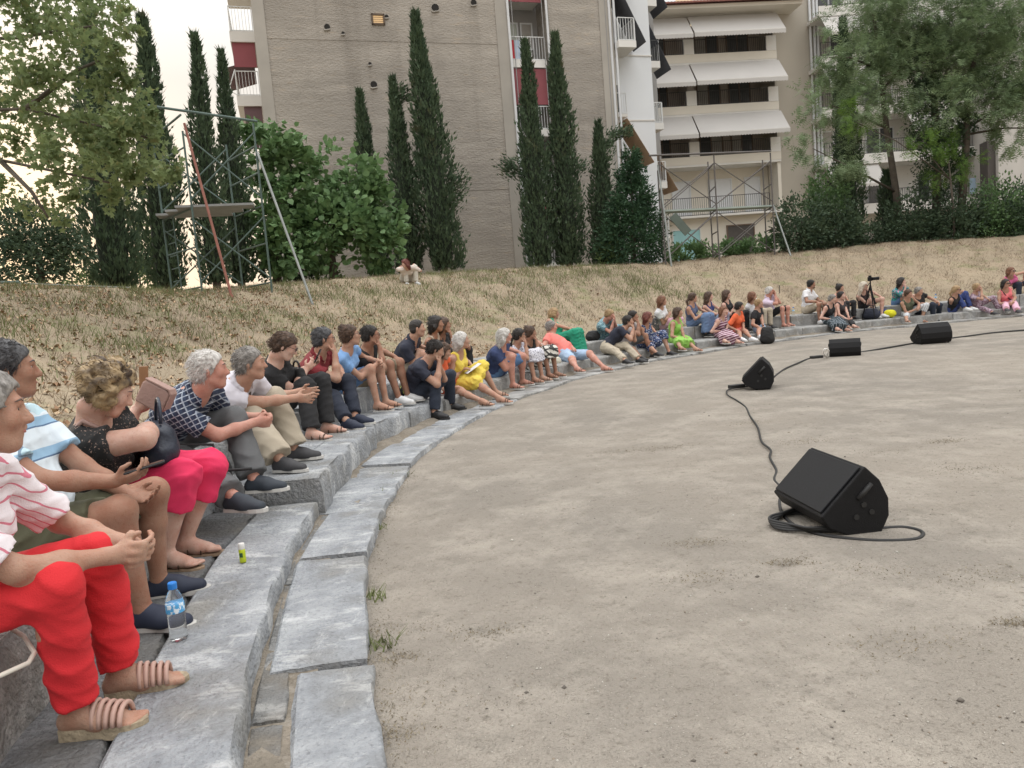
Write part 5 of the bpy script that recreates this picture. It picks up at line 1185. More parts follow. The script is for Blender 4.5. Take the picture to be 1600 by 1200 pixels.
            for e, sg in ((0, 1), (-1, -1)): c.cone(pts[e], pts[e] + f_ * .035 * s - t3 * .045 * s, .012 * s, .006 * s, .01)
            c.obj('collar', min(cv, .012), g('collar', tc_), sho)
    bt, bm = g('bot', 'trousers'), g('bm')
    if bt:
        b = Blend(); xx = .015 * g('bl', 1.0)
        wc = (t3, t3 @ P0 + (.12 if bt != 'skirt' else .17) * s); b.cone(P0 + l_ * .075 * gb, P0 - l_ * .075 * gb, .108 * gb + xx * .8, k=.03); b.cone(TPx(.15) + l_ * .06 * gb, TPx(.15) - l_ * .06 * gb, .104 * gb + xx * .7, k=.04, cut=wc)
        if bt in ('trousers', 'capri', 'shorts', 'short_shorts'):
            for sg in (1, -1): leg(b, sg, xx, .03, {'trousers': g('cuff', 1.93), 'capri': 1.42, 'shorts': g('cuff', .93), 'short_shorts': .6}[bt], g('flare', 1.0), xk=xx * g('kx', .9))
        else:
            hemq = g('skirt', .95); ft = (an[1] + an[-1]) / 2; km = (kn[1] + kn[-1]) / 2
            for sg in (1, -1): b.cone(hj[sg], kn[sg], .10 * gb + xx, .072 * gb + xx, .04)
            b.cone((hj[1] + hj[-1]) / 2, km, .10 * gb, .085 * s, .08)
            for sg in (1, -1):
                ax = nrm(an[sg] - kn[sg]); e = kn[sg] + (an[sg] - kn[sg]) * hemq; b.cone(kn[sg], e + ax * .05, .075 * gb + xx, (.085 + .05 * hemq) * s, .05, cut=(ax, ax @ e))
            ax = nrm(ft - km); e = km + (ft - km) * hemq; b.cone(km - dr(F) * .02, e + ax * .05, .08 * s, (.10 + .05 * hemq) * s, .06, cut=(ax, ax @ e))
        b.wr = (amp * (1.25 if bt == 'skirt' else g('twr', .95)), 38 if bt != 'skirt' else 46, sd_ + 3)
        b.obj(g('bname', {'trousers': 'trousers', 'capri': 'capri_trousers', 'shorts': 'shorts', 'short_shorts': 'shorts', 'skirt': 'skirt'}[bt]), cv, bm, root)
    # ---- shoes
    for sg in (1, -1):
        if g('noshoe'): break
        fd = FD[sg]; a = an[sg]; fz = a[2] - .085 * s; sd = nrm(np.cross([0, 0, 1.0], fd)); up = np.cross(fd, sd)
        at3 = lambda x, y, z: a + fd * x * s + sd * y * s + up * z * s + np.array([0, 0, -.085 * s])
        out = [(-.065, .0), (-.055, .026), (0, .031), (.06, .033), (.12, .045), (.165, .043), (.20, .024), (.212, 0), (.20, -.02), (.165, -.037), (.12, -.04), (.06, -.031), (0, -.031), (-.055, -.026)]
        th = g('sole', .022); solem = g('solem', SOLEW)
        m = MB(); V = [at3(x * (1.0), y * 1.06, z) for z in (0.002, th) for x, y in [((q_[0] * (.93 if bare != 'shoe' else 1)), q_[1]) for q_ in out]]; n_ = len(out)
        m.add(V, [tuple(range(n_ - 1, -1, -1)), tuple(range(n_, 2 * n_))] + [(i, (i + 1) % n_, n_ + (i + 1) % n_, n_ + i) for i in range(n_)])
        if bare == 'shoe':
            c = Blend(); c.cone(at3(-.03, 0, .045), at3(.08, 0, .040), .038 * s, .042 * s, .02); c.cone(at3(.08, 0, .040), at3(.165, .003, .030), .042 * s, .030 * s, .03, sq=(sd, 1.2)); c.cone(at3(0, 0, .085), at3(.06, 0, .06), .037 * s, .034 * s, .03)
            if g('boot'): c.cone(at3(0, 0, .15), at3(0, 0, .08), .045 * s, .042 * s, .02)
            c.plane(-up, -(up @ at3(0, 0, th * .7))); q = c.obj('shoe', min(vox * 1.1, .016), SHOE[shoe], root)
            if q: m.build('sole', solem, q)
        else:
            q = m.build('sandal', solem, root)
            for (x0, w_, zz) in g('straps', ((.10, .040, .055), (.135, .043, .045), (.02, .036, .085))):
                k = MB(); k.tube([at3(x0, math.cos(i / 8 * math.pi) * w_, th + math.sin(i / 8 * math.pi) * zz + .002) for i in range(9)], g('strapr', .006), 6); k.build('strap', SHOE[shoe], q, True)
    # ---- hair
    s = hs_
    hs = g('hair', 'short'); hm = HR[g('hc', 'dark')] if hs else None
    if hs:
        b = Blend(); hv = min(vox, .016); n1 = nrm(-hF * .72 + hU * .70); x = {'short': .010, 'buzz': .005, 'bald': .004}.get(hs, .016) * s
        b.ell(Hl + hU * .034 * s - hF * .014 * s, (hF, hLt, hU), (.096 * s + x, .076 * s + x, .088 * s + x), .01)
        b.cone(Hl - hF * .055 * s - hU * .03 * s + hLt * .03 * s, Hl - hF * .055 * s - hU * .03 * s - hLt * .03 * s, .045 * s + x * .5, k=.03)
        if hs == 'short': n1 = nrm(-hF * .93 + hU * .37); b.plane(-n1, -(n1 @ Hl) + .050 * s); b.plane(-hU, -(hU @ Hl) + .062 * s)
        elif hs != 'bald': b.plane(-n1, -(n1 @ Hl) + (.030 if hs in ('short', 'buzz') else .034) * s)
        else: n1 = nrm(-hF * .8 - hU * .25); b.plane(-n1, -(n1 @ Hl) - .01 * s)
        # clear the face and ears
        b.ell(Hl + hF * .075 * s - hU * .028 * s, (hF, hLt, hU), (.075 * s, .088 * s, .088 * s), .012, 's')
        b.wr = ((.004 if hs in ('short', 'buzz', 'bald') else .007), 95, sd_)
        if hs in ('long', 'bob', 'wavy'):
            Lh = {'long': .27, 'bob': .13, 'wavy': .17}[hs] * s; dnh = nrm(np.array([0, 0, -1.0]) * .9 - hF * .25)
            for sg in (1, -1):
                p = Hl + hLt * sg * .070 * s - hF * .02 * s + hU * .02 * s; b.cone(p, p + dnh * Lh * .55 + hLt * sg * .012, .030 * s, .036 * s, .03); b.cone(p + dnh * Lh * .55 + hLt * sg * .012, p + dnh * Lh, .036 * s, .018 * s, .03)
            for y in (-.04, 0, .04): p = Hl - hF * .075 * s + hLt * y * s; b.cone(p, p + dnh * Lh * 1.05 + hF * .01, .045 * s, .028 * s, .03)
            b.planes = []; b.ell(Hl + hF * .085 * s - hU * .035 * s, (hF, hLt, hU), (.080 * s, .062 * s, .10 * s), .012, 's'); b.wr = (.008, 70, sd_)
        if hs == 'curly':
            b.planes = []; r3 = np.random.default_rng(5)
            for i in range(150):
                v = nrm(r3.normal(0, 1, 3)); 
                if v @ hF > .45 and v @ hU < .55: continue
                if v @ hU < -.9: continue
                q = Hl + hU * .02 * s - hF * .02 * s + (hF * (v @ hF) * .118 + hLt * (v @ hLt) * .108 + hU * ((v @ hU) * .115 + .005)) * s; b.ball(q, r3.uniform(.016, .030) * s, .006)
            b.ell(Hl + hF * .085 * s - hU * .03 * s, (hF, hLt, hU), (.078 * s, .070 * s, .085 * s), .012, 's'); b.wr = (.007, 140, 3)
        if hs == 'bun': b.ball(Hl - hF * .075 * s + hU * .115 * s, .036 * s, .015)
        if hs == 'knot': b.ball(Hl - hF * .115 * s - hU * .01 * s, .035 * s, .015)
        if hs == 'pony':
            p = Hl - hF * .11 * s; b.cone(p, p - hF * .05 - hU * .08 * s, .026 * s, .03 * s, .02); b.cone(p - hF * .05 - hU * .08 * s, p - hF * .04 - hU * .24 * s, .03 * s, .012 * s, .02)
        ho = b.obj('hair', hv if hv < .012 else .012, hm, root)
        if ho and vox < .0182 and hs != 'buzz':
            n_ = len(ho.data.vertices); V_ = np.empty(n_ * 3, np.float32); ho.data.vertices.foreach_get('co', V_); V_ = V_.reshape(-1, 3).astype(float)
            V_ = V_[((V_ - Hl) @ hF) < .045 * s]; n_ = len(V_); nr = V_ - (Hl - hF * .02 * s); nr /= np.linalg.norm(nr, axis=1)[:, None]
            N = 3200 if vox < .009 and hs != 'curly' else (1300 if vox < .0125 else 600); k = RNG.integers(0, n_, N); P_ = V_[k]; n0 = nr[k]
            fl = (-hF * .75 - hU * .55)[None] + RNG.normal(0, .35 if hs != 'curly' else 1.0, (N, 3)) + n0 * (.32 if hs in ('short', 'curly') else .15)
            fl -= n0 * np.maximum(0, -(fl * n0).sum(1))[:, None]; fl /= np.linalg.norm(fl, axis=1)[:, None]
            Ls = RNG.uniform(.015, .034, N) * (1.3 if hs in ('bob', 'long', 'wavy') else 1.0); sd__ = np.cross(fl, n0); sd__ /= np.linalg.norm(sd__, axis=1)[:, None]
            wv = .0016 if vox < .009 else (.0022 if vox < .0125 else .004)
            A_ = P_ + sd__ * wv; B_ = P_ - sd__ * wv; C_ = P_ + fl * (Ls * .6)[:, None] + n0 * .004; D__ = P_ + fl * Ls[:, None] - hU * .004
            VV = np.stack([A_, B_, C_, D__], 1).reshape(-1, 3); FF = (np.arange(N)[:, None, None] * 4 + np.array([[0, 1, 2], [2, 1, 3]])[None]).reshape(-1, 3)
            so = link('hair_strands', mesh_np('hair_strands', VV, FF, hm, False), ho); so['kind'] = 'stuff'
    if g('beard'):
        b = Blend(); b.cone(Hl + hF * .055 * s - hU * .092 * s, Hl + hF * .06 * s - hU * .10 * s, .030 * s, k=.02)
        for sg in (1, -1): b.cone(Hl - hF * .002 * s + hLt * sg * .058 * s - hU * .04 * s, Hl + hF * .05 * s + hLt * sg * .026 * s - hU * .092 * s, .014 * s, .020 * s, .02)
        b.cone(Hl + hF * .09 * s + hLt * .02 * s - hU * .05 * s, Hl + hF * .09 * s - hLt * .02 * s - hU * .05 * s, .008 * s, k=.01); b.wr = (.004, 120, 4)
        b.obj('beard', min(vox, .011), HR[g('beard')], root)
    # ---- eyes, brows, lips
    if vox < .019:
        for sg in (1, -1):
            e = Hl + hF * .0735 * s + hLt * sg * .031 * s + hU * .005 * s; m = MB(); m.lathe([(.001, -.0115 * s), (.008 * s, -.008 * s), (.0115 * s, 0), (.008 * s, .008 * s), (.001, .0115 * s)], e, 10); q = m.build('eye', EYEW, root, True)
            if det:
                m = MB(); c = e + hF * .0085 * s - hLt * sg * .001 * s; m.tube([c, c + hF * .0032 * s], .0066 * s, 10); m.build('iris', EYED, q)
            m = MB(); m.tube([Hl + hF * .094 * s + hLt * sg * .012 * s + hU * .027 * s, Hl + hF * .092 * s + hLt * sg * .030 * s + hU * .033 * s, Hl + hF * .078 * s + hLt * sg * .050 * s + hU * .027 * s], [.0022 * s, .003 * s, .0012 * s], 6); m.build('eyebrow', hm if hs and g('hc') not in ('white', 'curl', 'grey') else BROW, root, True)
        m = MB(); m.tube([Hl + hF * .076 * s + hLt * .022 * s - hU * .064 * s, Hl + hF * .089 * s + hLt * .010 * s - hU * .062 * s, Hl + hF * .0905 * s - hU * .0635 * s, Hl + hF * .089 * s - hLt * .010 * s - hU * .062 * s, Hl + hF * .076 * s - hLt * .022 * s - hU * .064 * s], [.002 * s, .005 * s, .0055 * s, .005 * s, .002 * s], 7); m.build('lips', LIPM if male else LIP, root, True)
    if g('glasses'):
        gl = g('glasses'); m = MB(); tt = .0022 if vox < .012 else .004
        for sg in (1, -1):
            c = Hl + hF * .103 * s + hLt * sg * .033 * s + hU * .004 * s; m.tube([c + hLt * math.cos(a) * .026 * s + hU * math.sin(a) * .020 * s for a in np.linspace(0, 6.283, 13)], tt, 5, cap=False)
            m.tube([c + hLt * sg * .026 * s + hU * .006, Hl + hF * .02 * s + hLt * sg * .082 * s + hU * .010 * s, Hl - hF * .02 * s + hLt * sg * .082 * s + hU * .0 * s], tt, 5)
        m.tube([Hl + hF * .106 * s + hLt * .010 * s + hU * .008, Hl + hF * .106 * s - hLt * .010 * s + hU * .008], tt, 5); q = m.build('glasses', GLF, root)
        for sg in (1, -1):
            if gl == 'sun' or vox < .012:
                c = Hl + hF * .1025 * s + hLt * sg * .033 * s + hU * .004 * s; m = MB(); V = [c + hLt * math.cos(a) * .025 * s + hU * math.sin(a) * .019 * s + hF * z for z in (0, .0012) for a in np.linspace(0, 6.283, 13)[:-1]]
                m.add(V, [tuple(range(11, -1, -1)), tuple(range(12, 24))]); m.build('lens', GLF if gl == 'sun' else CLEARL, q)
    PEOPLE[key] = dict(root=root, W=WR, E=EL, K=KN, A=AN, P=Pv, H=Hc, F=F, lat=lat, hands=hands, R0=R0, SH=SH, t=t_, fw=fw, tp=tp, hf=hf, hu=hu, hl=hl)
    return root
CLEARL, _n, _p = _mat('clear_lens'); _p.inputs['Base Color'].default_value = rgb(.9, .9, .9); _p.inputs['Roughness'].default_value = .05; _p.inputs['Transmission Weight'].default_value = 1.0; _p.inputs['IOR'].default_value = 1.02
# ------------------------------------------------------------------ the audience
NAVY_T = cloth('navy_cotton', (.022, .026, .045)); BLACK_T = cloth('black_cotton', (.012, .012, .014)); DENIMD = cloth('dark_denim', (.022, .03, .05)); DENIM = cloth('blue_denim', (.10, .19, .36)); DENIML = cloth('pale_denim', (.36, .48, .64))
BEIGE_T = cloth('beige_chino', (.46, .40, .31)); GREYT = cloth('grey_chino', (.13, .135, .14)); OLIVE = cloth('olive_cotton', (.095, .095, .055)); RED = cloth('scarlet_trouser_cloth', (.66, .022, .030), .12, .3); PINK = cloth('hot_pink_cloth', (.74, .03, .11), .12, .3)
WHITE_T = cloth('white_cotton', (.68, .68, .70), .1); MAROON = cloth('maroon_cotton', (.20, .018, .025)); SKYB = cloth('sky_blue_cotton', (.20, .37, .66)); YELLOW = cloth('yellow_dress_cloth', (.80, .62, .10)); CORAL = cloth('coral_cotton', (.80, .22, .19)); GREEND = cloth('emerald_dress_cloth', (.012, .27, .16)); APPLE = cloth('apple_green_cloth', (.27, .53, .10)); ORANGE = cloth('orange_print', (.75, .14, .05)); BLUES = cloth('faded_blue_skirt', (.13, .20, .34)); LILACW = cloth('pale_lilac_shirt', (.62, .52, .64)); PINKT = cloth('pink_top', (.76, .18, .38)); LPINK = cloth('pale_pink_cloth', (.70, .42, .52)); LCORAL = cloth('bright_coral_top', (.85, .22, .24)); DKGR = cloth('olive_green_tank', (.10, .115, .07)); MAUVE = blotch('mauve_print', (.22, .13, .17), (.36, .28, .33), (.12, .08, .10)); CHIN = cloth('charcoal_trousers', (.02, .02, .022)); NAVYTR = cloth('navy_trousers', (.016, .022, .04)); LEMON = YELLOW
BLOUSE1 = striped('red_striped_blouse', (.76, .70, .73), [(0, .024, .17, (.58, .10, .17), .85)], (0, .65, 0))
CHECKL = striped('pale_blue_check_shirt', (.66, .74, .80), [(2, .13, .34, (.20, .40, .60), .8), (0, .12, .38, (.40, .62, .70), .65), (2, .13, .05, (.04, .08, .18), .8), (0, .12, .05, (.05, .09, .18), .7)], (0, .25, 0))
PLAIDN = striped('navy_plaid_shirt', (.015, .022, .05), [(0, .030, .18, (.50, .55, .62), .85), (2, .030, .18, (.50, .55, .62), .85), (0, .030, .62, (.03, .055, .11), .4)], (0, .35, 0))
HOLED = blotch('black_openwork_knit', (.012, .012, .013), (.012, .012, .013), (.34, .24, .20), 75, .63)
WPOLO = cloth('white_polo_knit', (.64, .62, .68), .08)
TEALP = blotch('teal_leaf_print', (.17, .33, .38), (.08, .17, .22), (.45, .55, .55), 30); FLOR = blotch('navy_flower_print', (.02, .03, .09), (.03, .06, .16), (.5, .52, .6), 26); WFLOR = blotch('white_flower_print', (.62, .62, .68), (.6, .6, .66), (.08, .08, .14), 30); ZEBRA = striped('black_white_print', (.62, .6, .55), [(0, .06, .4, (.02, .02, .02), .95), (2, .09, .3, (.02, .02, .02), .9)], (.3, .6, .2)); TEALF = blotch('teal_pink_print', (.05, .36, .34), (.03, .2, .22), (.7, .2, .35), 20)
MARST = striped('maroon_white_stripe', (.60, .47, .52), [(2, .055, .55, (.13, .02, .06), .95)], (0, .35, 0)); SKST = striped('dark_striped_skirt', (.02, .035, .045), [(1, .07, .14, (.45, .5, .55), .8)], (0, 0, .35)); WGREY = striped('white_grey_print_trousers', (.6, .62, .64), [(1, .04, .4, (.25, .28, .32), .7)], (.4, .2, .3))
ROPE = SOLER
# near group, second row with feet on the lowest row
person('w_red', 'grey-haired woman in red striped blouse and scarlet trousers, hands clasped', (-24, 645), (-1.73, 2.03, .42), 0, .42, .1, vox=.0075, cvf=1.0, yaw=4, look=30, pitch=-2, s=1.0, b=.98, top='blouse', tm=BLOUSE1, bot='trousers', bm=RED, cuff=1.90, flare=.98, kx=.85, bl=.92, twr=.75,
       fR=(128, 1152, .10), fL=(196, 1092, .10), hR=(176, 868, .10, dict(hd=(.8, .55, -.12), pn=(0, 1, .1), curl=.9, pole=(-.5, -1, -.5))), hL=(196, 850, .22, dict(hd=(.75, -.6, -.15), pn=(0, -1, .1), curl=.9, pole=(-.3, 1, -.7))), hair='bob', hc='grey', skin='mid', bare=1, feet='sandal', shoe='pinkbeige', solem=ROPE, sole=.04, straps=((.055, .040, .066), (.075, .042, .062), (.095, .044, .056), (.115, .045, .052), (.135, .046, .048)), strapr=.008, wr=.012, arm=1.02, bust=1.15)
person('m_check', 'man in pale blue checked shirt and olive shorts, holding a phone, second from the left', (14, 578), (-1.98, 2.93, .40), 0, .40, .1, vox=.0085, cvf=1.0, male=True, yaw=2, look=32, s=1.0, b=1.04, belly=.05, top='shirt', tm=CHECKL, bot='shorts', bm=OLIVE, cuff=.80, bl=1.5,
       fR=(228, 985, .10), fL=(252, 935, .10), hR=(178, 752, -.10, dict(hd=(.9, .25, .25), pn=(-.1, .5, .8), curl=.75, pole=(-.3, -.6, -1))), hL=(205, 775, .12, dict(hd=(.9, -.3, .1), pn=(0, -.5, .8), curl=.5, pole=(-.3, .6, -1))), hair='short', hc='salt', skin='tan', shoe='navy', hem=.05)
person('w_curl', 'woman with curly highlighted hair, black openwork top and pink capris looking into her bag', (172, 610), (-2.05, 3.72, .40), 0, .40, .1, vox=.0085, cvf=1.0, yaw=3, look=22, pitch=-28, s=1.0, b=1.3, arm=1.3, top='tee', tm=HOLED, bot='capri', bm=PINK, bl=1.1, skin='fair',
       fR=(262, 893, .10), fL=(292, 872, .10), hR=(234, 668, -.12, dict(hd=(.5, .2, -.85), pn=(-.5, .6, 0), curl=.5, pole=(.2, -1, -.1))), hL=(213, 640, .16, dict(hd=(.85, -.2, .1), pn=(0, -.9, .3), curl=1.0, pole=(-.2, .8, -.7))), hair='curly', hc='curl', feet='sandal', shoe='brown', sole=.018, solem=plain('cork_sole', (.34, .24, .16), .8, .2, 9), straps=((.085, .038, .058), (.02, .036, .085)), strapr=.005)
person('m_plaid', 'white-haired man in navy plaid shirt and grey trousers, hands joined over his knees', (328, 578), 262, 1.30, .50, .27, vox=.0095, male=True, yaw=2, look=18, s=1.0, top='shirt', tm=PLAIDN, bot='trousers', bm=GREYT, bl=1.4, flare=1.25, skin='red',
       fR=(368, 800, .27), fL=(400, 770, .27), hR=(398, 660, -.04, dict(hd=(.8, .5, -.3), pn=(0, .9, .2), curl=1.0, pole=(-.3, -.7, -.8))), hL=(404, 652, .10, dict(hd=(.8, -.6, -.3), pn=(0, -.9, .2), curl=1.0, pole=(-.2, .8, -.8))), hair='short', hc='white', shoe='slate', slouch=.06)
person('m_white', 'balding man in white polo shirt and beige trousers holding his hands open in front', (392, 568), 338, 1.30, .50, .27, vox=.0095, male=True, yaw=0, look=10, s=1.0, top='polo', tm=WPOLO, bot='trousers', bm=BEIGE_T, bl=1.45, flare=1.35, skin='mid', b=1.05,
       fR=(440, 738, .27), fL=(462, 720, .27), hR=(468, 622, -.02, dict(hd=(.9, .3, -.2), pn=(0, 1, .1), curl=.25, pole=(-.3, -.7, -.8))), hL=(470, 612, .12, dict(hd=(.9, -.1, -.2), pn=(0, -1, .1), curl=.25, pole=(-.2, .8, -.8))), hair='short', hc='grey', shoe='grey', slouch=.06)
person('w_phone', 'woman in black t-shirt and glasses looking down at her phone', (446, 541), 432, 1.30, .50, .27, vox=.0105, yaw=0, look=8, pitch=-26, s=1.0, b=1.18, arm=1.15, top='tee', tm=BLACK_T, bot='trousers', bm=CHIN, bl=1.3, skin='fair', glasses='clear',
       fR=(488, 690, .27), fL=(512, 680, .27), hR=(478, 578, -.02, dict(hd=(.75, .3, .5), pn=(-.2, .8, .4), curl=.8, pole=(-.2, -.7, -1))), hL=(484, 572, .12, dict(hd=(.8, -.1, .4), pn=(-.2, -.6, .6), curl=.8, pole=(-.2, .7, -1))), hair='knot', hc='brown', feet='sandal', shoe='brown', sole=.018)
person('m_maroon', 'man in maroon polo shirt and navy trousers resting his mouth on his hand', (507, 530), 492, 1.30, .50, .27, vox=.0105, male=True, yaw=-4, look=14, s=1.0, top='polo', tm=MAROON, bot='trousers', bm=NAVYTR, bl=1.3, skin='mid', glasses='clear', legf=.5, kw=.05,
       fR=(543, 672, .27), fL=(556, 664, .27), hR='chin', hL='knee', hair='short', hc='salt', shoe='navy', slouch=.06)
person('w_blue', 'woman with a hair bun in sky blue t-shirt and shorts, glasses, hands held together', (548, 524), 538, 1.28, .50, .27, vox=.0115, yaw=-4, look=14, pitch=6, s=.96, b=.92, top='tee', tm=SKYB, bot='short_shorts', bm=DENIM, skin='mid', glasses='clear', hR='clasp', hL='clasp', legf=.42, hair='bun', hc='brown', feet='sandal', shoe='brown', sole=.016)
person('m_vneck', 'bearded man with glasses in black v-neck, shorts and white sneakers', (580, 524), 570, 1.28, .50, .27, vox=.0115, male=True, yaw=-6, look=12, s=.97, top='tee', vneck=True, tm=BLACK_T, bot='shorts', bm=plain('khaki_shorts', (.25, .2, .14), .85, .2, 7), skin='tan', glasses='clear', hR='chin', hL='knee', legf=.46, hair='short', hc='dark', beard='dark', shoe='white')
person('m_navypolo', 'young man in navy polo with white piping and beige shorts, behind the man in black', (652, 513), 626, 1.30, .50, .27, vox=.0125, male=True, yaw=-8, look=10, s=1.0, top='polo', tm=NAVY_T, collar=NAVY_T, bot='shorts', bm=BEIGE_T, skin='mid', hR='knee', hL='knee', hair='buzz', hc='dark', shoe='white')
person('w_bobdark', 'woman with dark bobbed hair beside the young man in navy polo, face in profile', (682, 506), 672, 1.32, .48, .25, vox=.0125, yaw=-10, look=6, s=.98, b=.95, top='tank', tm=plain('beige_knit', (.42, .34, .26), .85, .2, 7), bot='trousers', bm=CHIN, skin='tan', hR='clasp', hL='clasp', hair='bob', hc='dark')
person('w_hiddenbob', 'woman mostly hidden behind the dark-bobbed woman, chin on hand', (694, 508), 690, 1.34, .48, .25, vox=.014, yaw=-10, look=6, s=.97, b=.92, top='tee', tm=CHIN, bot='trousers', bm=CHIN, skin='tan', hR='chin', hL='clasp', hair='bob', hc='brown')
person('m_black', 'man in black t-shirt and dark jeans bowed over joined hands on the lowest row', (681, 547), 652, .80, .235, .05, vox=.0115, male=True, yaw=-14, look=8, pitch=-22, s=1.0, top='tee', tm=NAVY_T, bot='trousers', bm=DENIMD, bl=1.2, skin='mid', hR='chin', hL='chin', hair='short', hc='dark', shoe='black', solem=SOLEB, fR=(680, 655, .05), fL=(704, 642, .05), slouch=.08)
person('w_orange', 'woman in orange skirt almost hidden behind the man in black, one leg stretched out', (694, 549), 694, .84, .235, .05, vox=.0125, yaw=-22, look=2, pitch=-20, s=.92, b=.9, top='tee', tm=ORANGE, bot='short_shorts', bm=ORANGE, skin='mid', hR='knee', hL='lap', fR=(768, 640, .03), fL=(738, 622, .05), hair='bob', hc='brown', feet='sandal', shoe='brown', slouch=.1)
person('w_yellow', 'woman with silver hair in yellow sleeveless dress, legs stretched out, holding a paper', (722, 532), 709, .84, .235, .05, vox=.0115, yaw=-20, look=12, pitch=2, s=.98, b=1.05, top='dress', tm=YELLOW, bot='skirt', bm=YELLOW, skirt=.02, skin='mid', hR=(722, 577, -.15, dict(hd=(.8, -.2, -.1), pn=(0, .2, -1), curl=.8)), hL='lap', fR=(782, 632, .02), fL=(776, 622, .05), hair='bob', hc='white', feet='sandal', shoe='brown', sole=.03)
person('m_longwhite', 'man with long white hair and beard, navy t-shirt and denim shorts, hands on knees', (789, 525), 775, .78, .235, .05, vox=.012, male=True, yaw=-22, look=10, s=1.0, b=1.15, belly=.05, top='tee', tm=cloth('indigo_cotton', (.035, .055, .14)), bot='shorts', bm=DENIM, skin='red', hR='knee', hL='knee', hair='wavy', hc='white', beard='white', feet='sandal', shoe='brown', legf=.42, fR=(802, 609, .05), fL=(817, 603, .05))
person('w_whitefloral', 'woman with dark ponytail and glasses in white flowered top, chin on hand', (812, 524), 806, .80, .235, .05, vox=.0135, yaw=-24, look=6, s=.96, b=.9, top='tee', tm=WFLOR, bot='skirt', bm=WFLOR, skirt=.3, skin='mid', hR='chin', hL='lap', glasses='clear', hair='pony', hc='dark', feet='sandal', shoe='brown')
person('w_knot', 'tanned woman with hair tied up in black and white print, beside the man in coral', (829, 520), 830, .84, .235, .05, vox=.0135, yaw=-26, look=8, s=.97, b=.9, top='tank', tm=BLACK_T, bot='skirt', bm=ZEBRA, skirt=.3, skin='tan', hR='chin', hL='lap', hair='bun', hc='brown', feet='sandal', shoe='brown')
person('m_coral', 'man in coral t-shirt and pale denim shorts leaning back, legs stretched out', (862, 511), 888, .80, .235, .04, vox=.0125, male=True, yaw=-24, look=8, s=1.02, b=1.2, belly=.07, top='tee', tm=CORAL, bot='shorts', bm=DENIML, skin='red', hR=(836, 531, .0, dict(hd=(-.8, .2, -.1), pn=(0, 0, -1))), hL='in', fR=(908, 590, .02), fL=(944, 581, .02), hair='short', hc='grey', feet='sandal', shoe='brown', fl=-.25)
person('w_emerald', 'woman with short fair hair in emerald green dress on the upper row', (866, 490), 874, 1.32, .50, .25, vox=.0135, yaw=-26, look=10, s=.97, b=1.0, top='dress', tm=GREEND, bot='skirt', bm=GREEND, skirt=.85, skin='mid', hR='knee', hL='knee', hair='bob', hc='blond', feet='sandal', shoe='brown', fl=-.1)
person('w_teal', 'fair-haired person in teal leaf-print shirt covering the face with both hands', (953, 492), 945, 1.32, .50, .25, vox=.0145, yaw=-30, look=-20, pitch=-20, s=.97, top='tee', tm=TEALP, bot='trousers', bm=TEALP, skin='red', hR='eye', hL='eye', hair='short', hc='blond', slouch=.08)
person('m_navytee', 'man in dark navy t-shirt and beige chinos leaning forward, hands at his chin', (982, 502), 948, .76, .25, .04, vox=.0135, male=True, yaw=-30, look=-10, s=1.02, top='tee', tm=NAVY_T, bot='trousers', bm=BEIGE_T, bl=1.2, skin='mid', hR='chin', hL='chin', fR=(982, 573, .03), fL=(998, 568, .03), hair='short', hc='dark', shoe='black')
person('m_behind', 'dark-haired man in shorts half hidden behind the man in beige chinos', (990, 494), 978, .84, .25, .04, vox=.0145, male=True, yaw=-30, look=-12, s=1.0, top='tee', tm=plain('pale_stripe_tee', (.4, .36, .36), .85, .2, 7), bot='shorts', bm=GREYT, skin='tan', hR='chin', hL='chin', fR=(1003, 566, .03), fL=(1020, 560, .03), hair='short', hc='dark', shoe='black')
person('w_navyflower', 'woman with auburn hair and sunglasses in navy flowered dress', (1013, 496), 1006, .80, .25, .04, vox=.0145, yaw=-32, look=-14, s=.98, top='dress', tm=FLOR, bot='skirt', bm=FLOR, skirt=.30, skin='mid', hR='lap', hL='lap', fR=(1034, 562, .03), fL=(1046, 556, .03), glasses='sun', hair='bob', hc='redhair', shoe='black')
person('w_whitetop', 'woman with auburn hair in white top and pink trousers, arms folded, upper row', (1035, 470), 1034, 1.32, .54, .26, vox=.016, yaw=-34, look=0, s=.98, top='tee', tm=WHITE_T, bot='trousers', bm=LPINK, skin='mid', hR='fold', hL='fold', hair='bob', hc='auburn', fl=0)
person('w_apple', 'woman with long brown hair in apple green dress with a ruffled hem', (1060, 488), 1056, .78, .25, .04, vox=.0145, yaw=-36, look=-18, s=.98, b=1.1, top='dress', tm=APPLE, bot='skirt', bm=APPLE, skirt=.45, skin='mid', hR='clasp', hL='clasp', fR=(1069, 556, .03), fL=(1088, 551, .03), hair='bob', hc='brown', feet='sandal', shoe='brown')
person('w_blueskirt', 'woman with brown ponytail in a long faded blue dress on the upper row', (1083, 465), 1082, 1.32, .54, .26, vox=.016, yaw=-36, look=4, s=.98, top='dress', tm=cloth('slate_blue_bodice', (.09, .11, .19)), bot='skirt', bm=BLUES, skirt=.93, skin='mid', hR='knee', hL='knee', hair='pony', hc='brown', fl=0)
person('w_longbrown', 'woman with long brown hair in navy top and pale jeans on the upper row', (1108, 463), 1108, 1.32, .54, .26, vox=.016, yaw=-38, look=-8, s=.97, top='tank', tm=cloth('royal_navy', (.03, .04, .14)), bot='trousers', bm=DENIML, skin='fair', hR='clasp', hL='clasp', hair='long', hc='brown', fl=0)
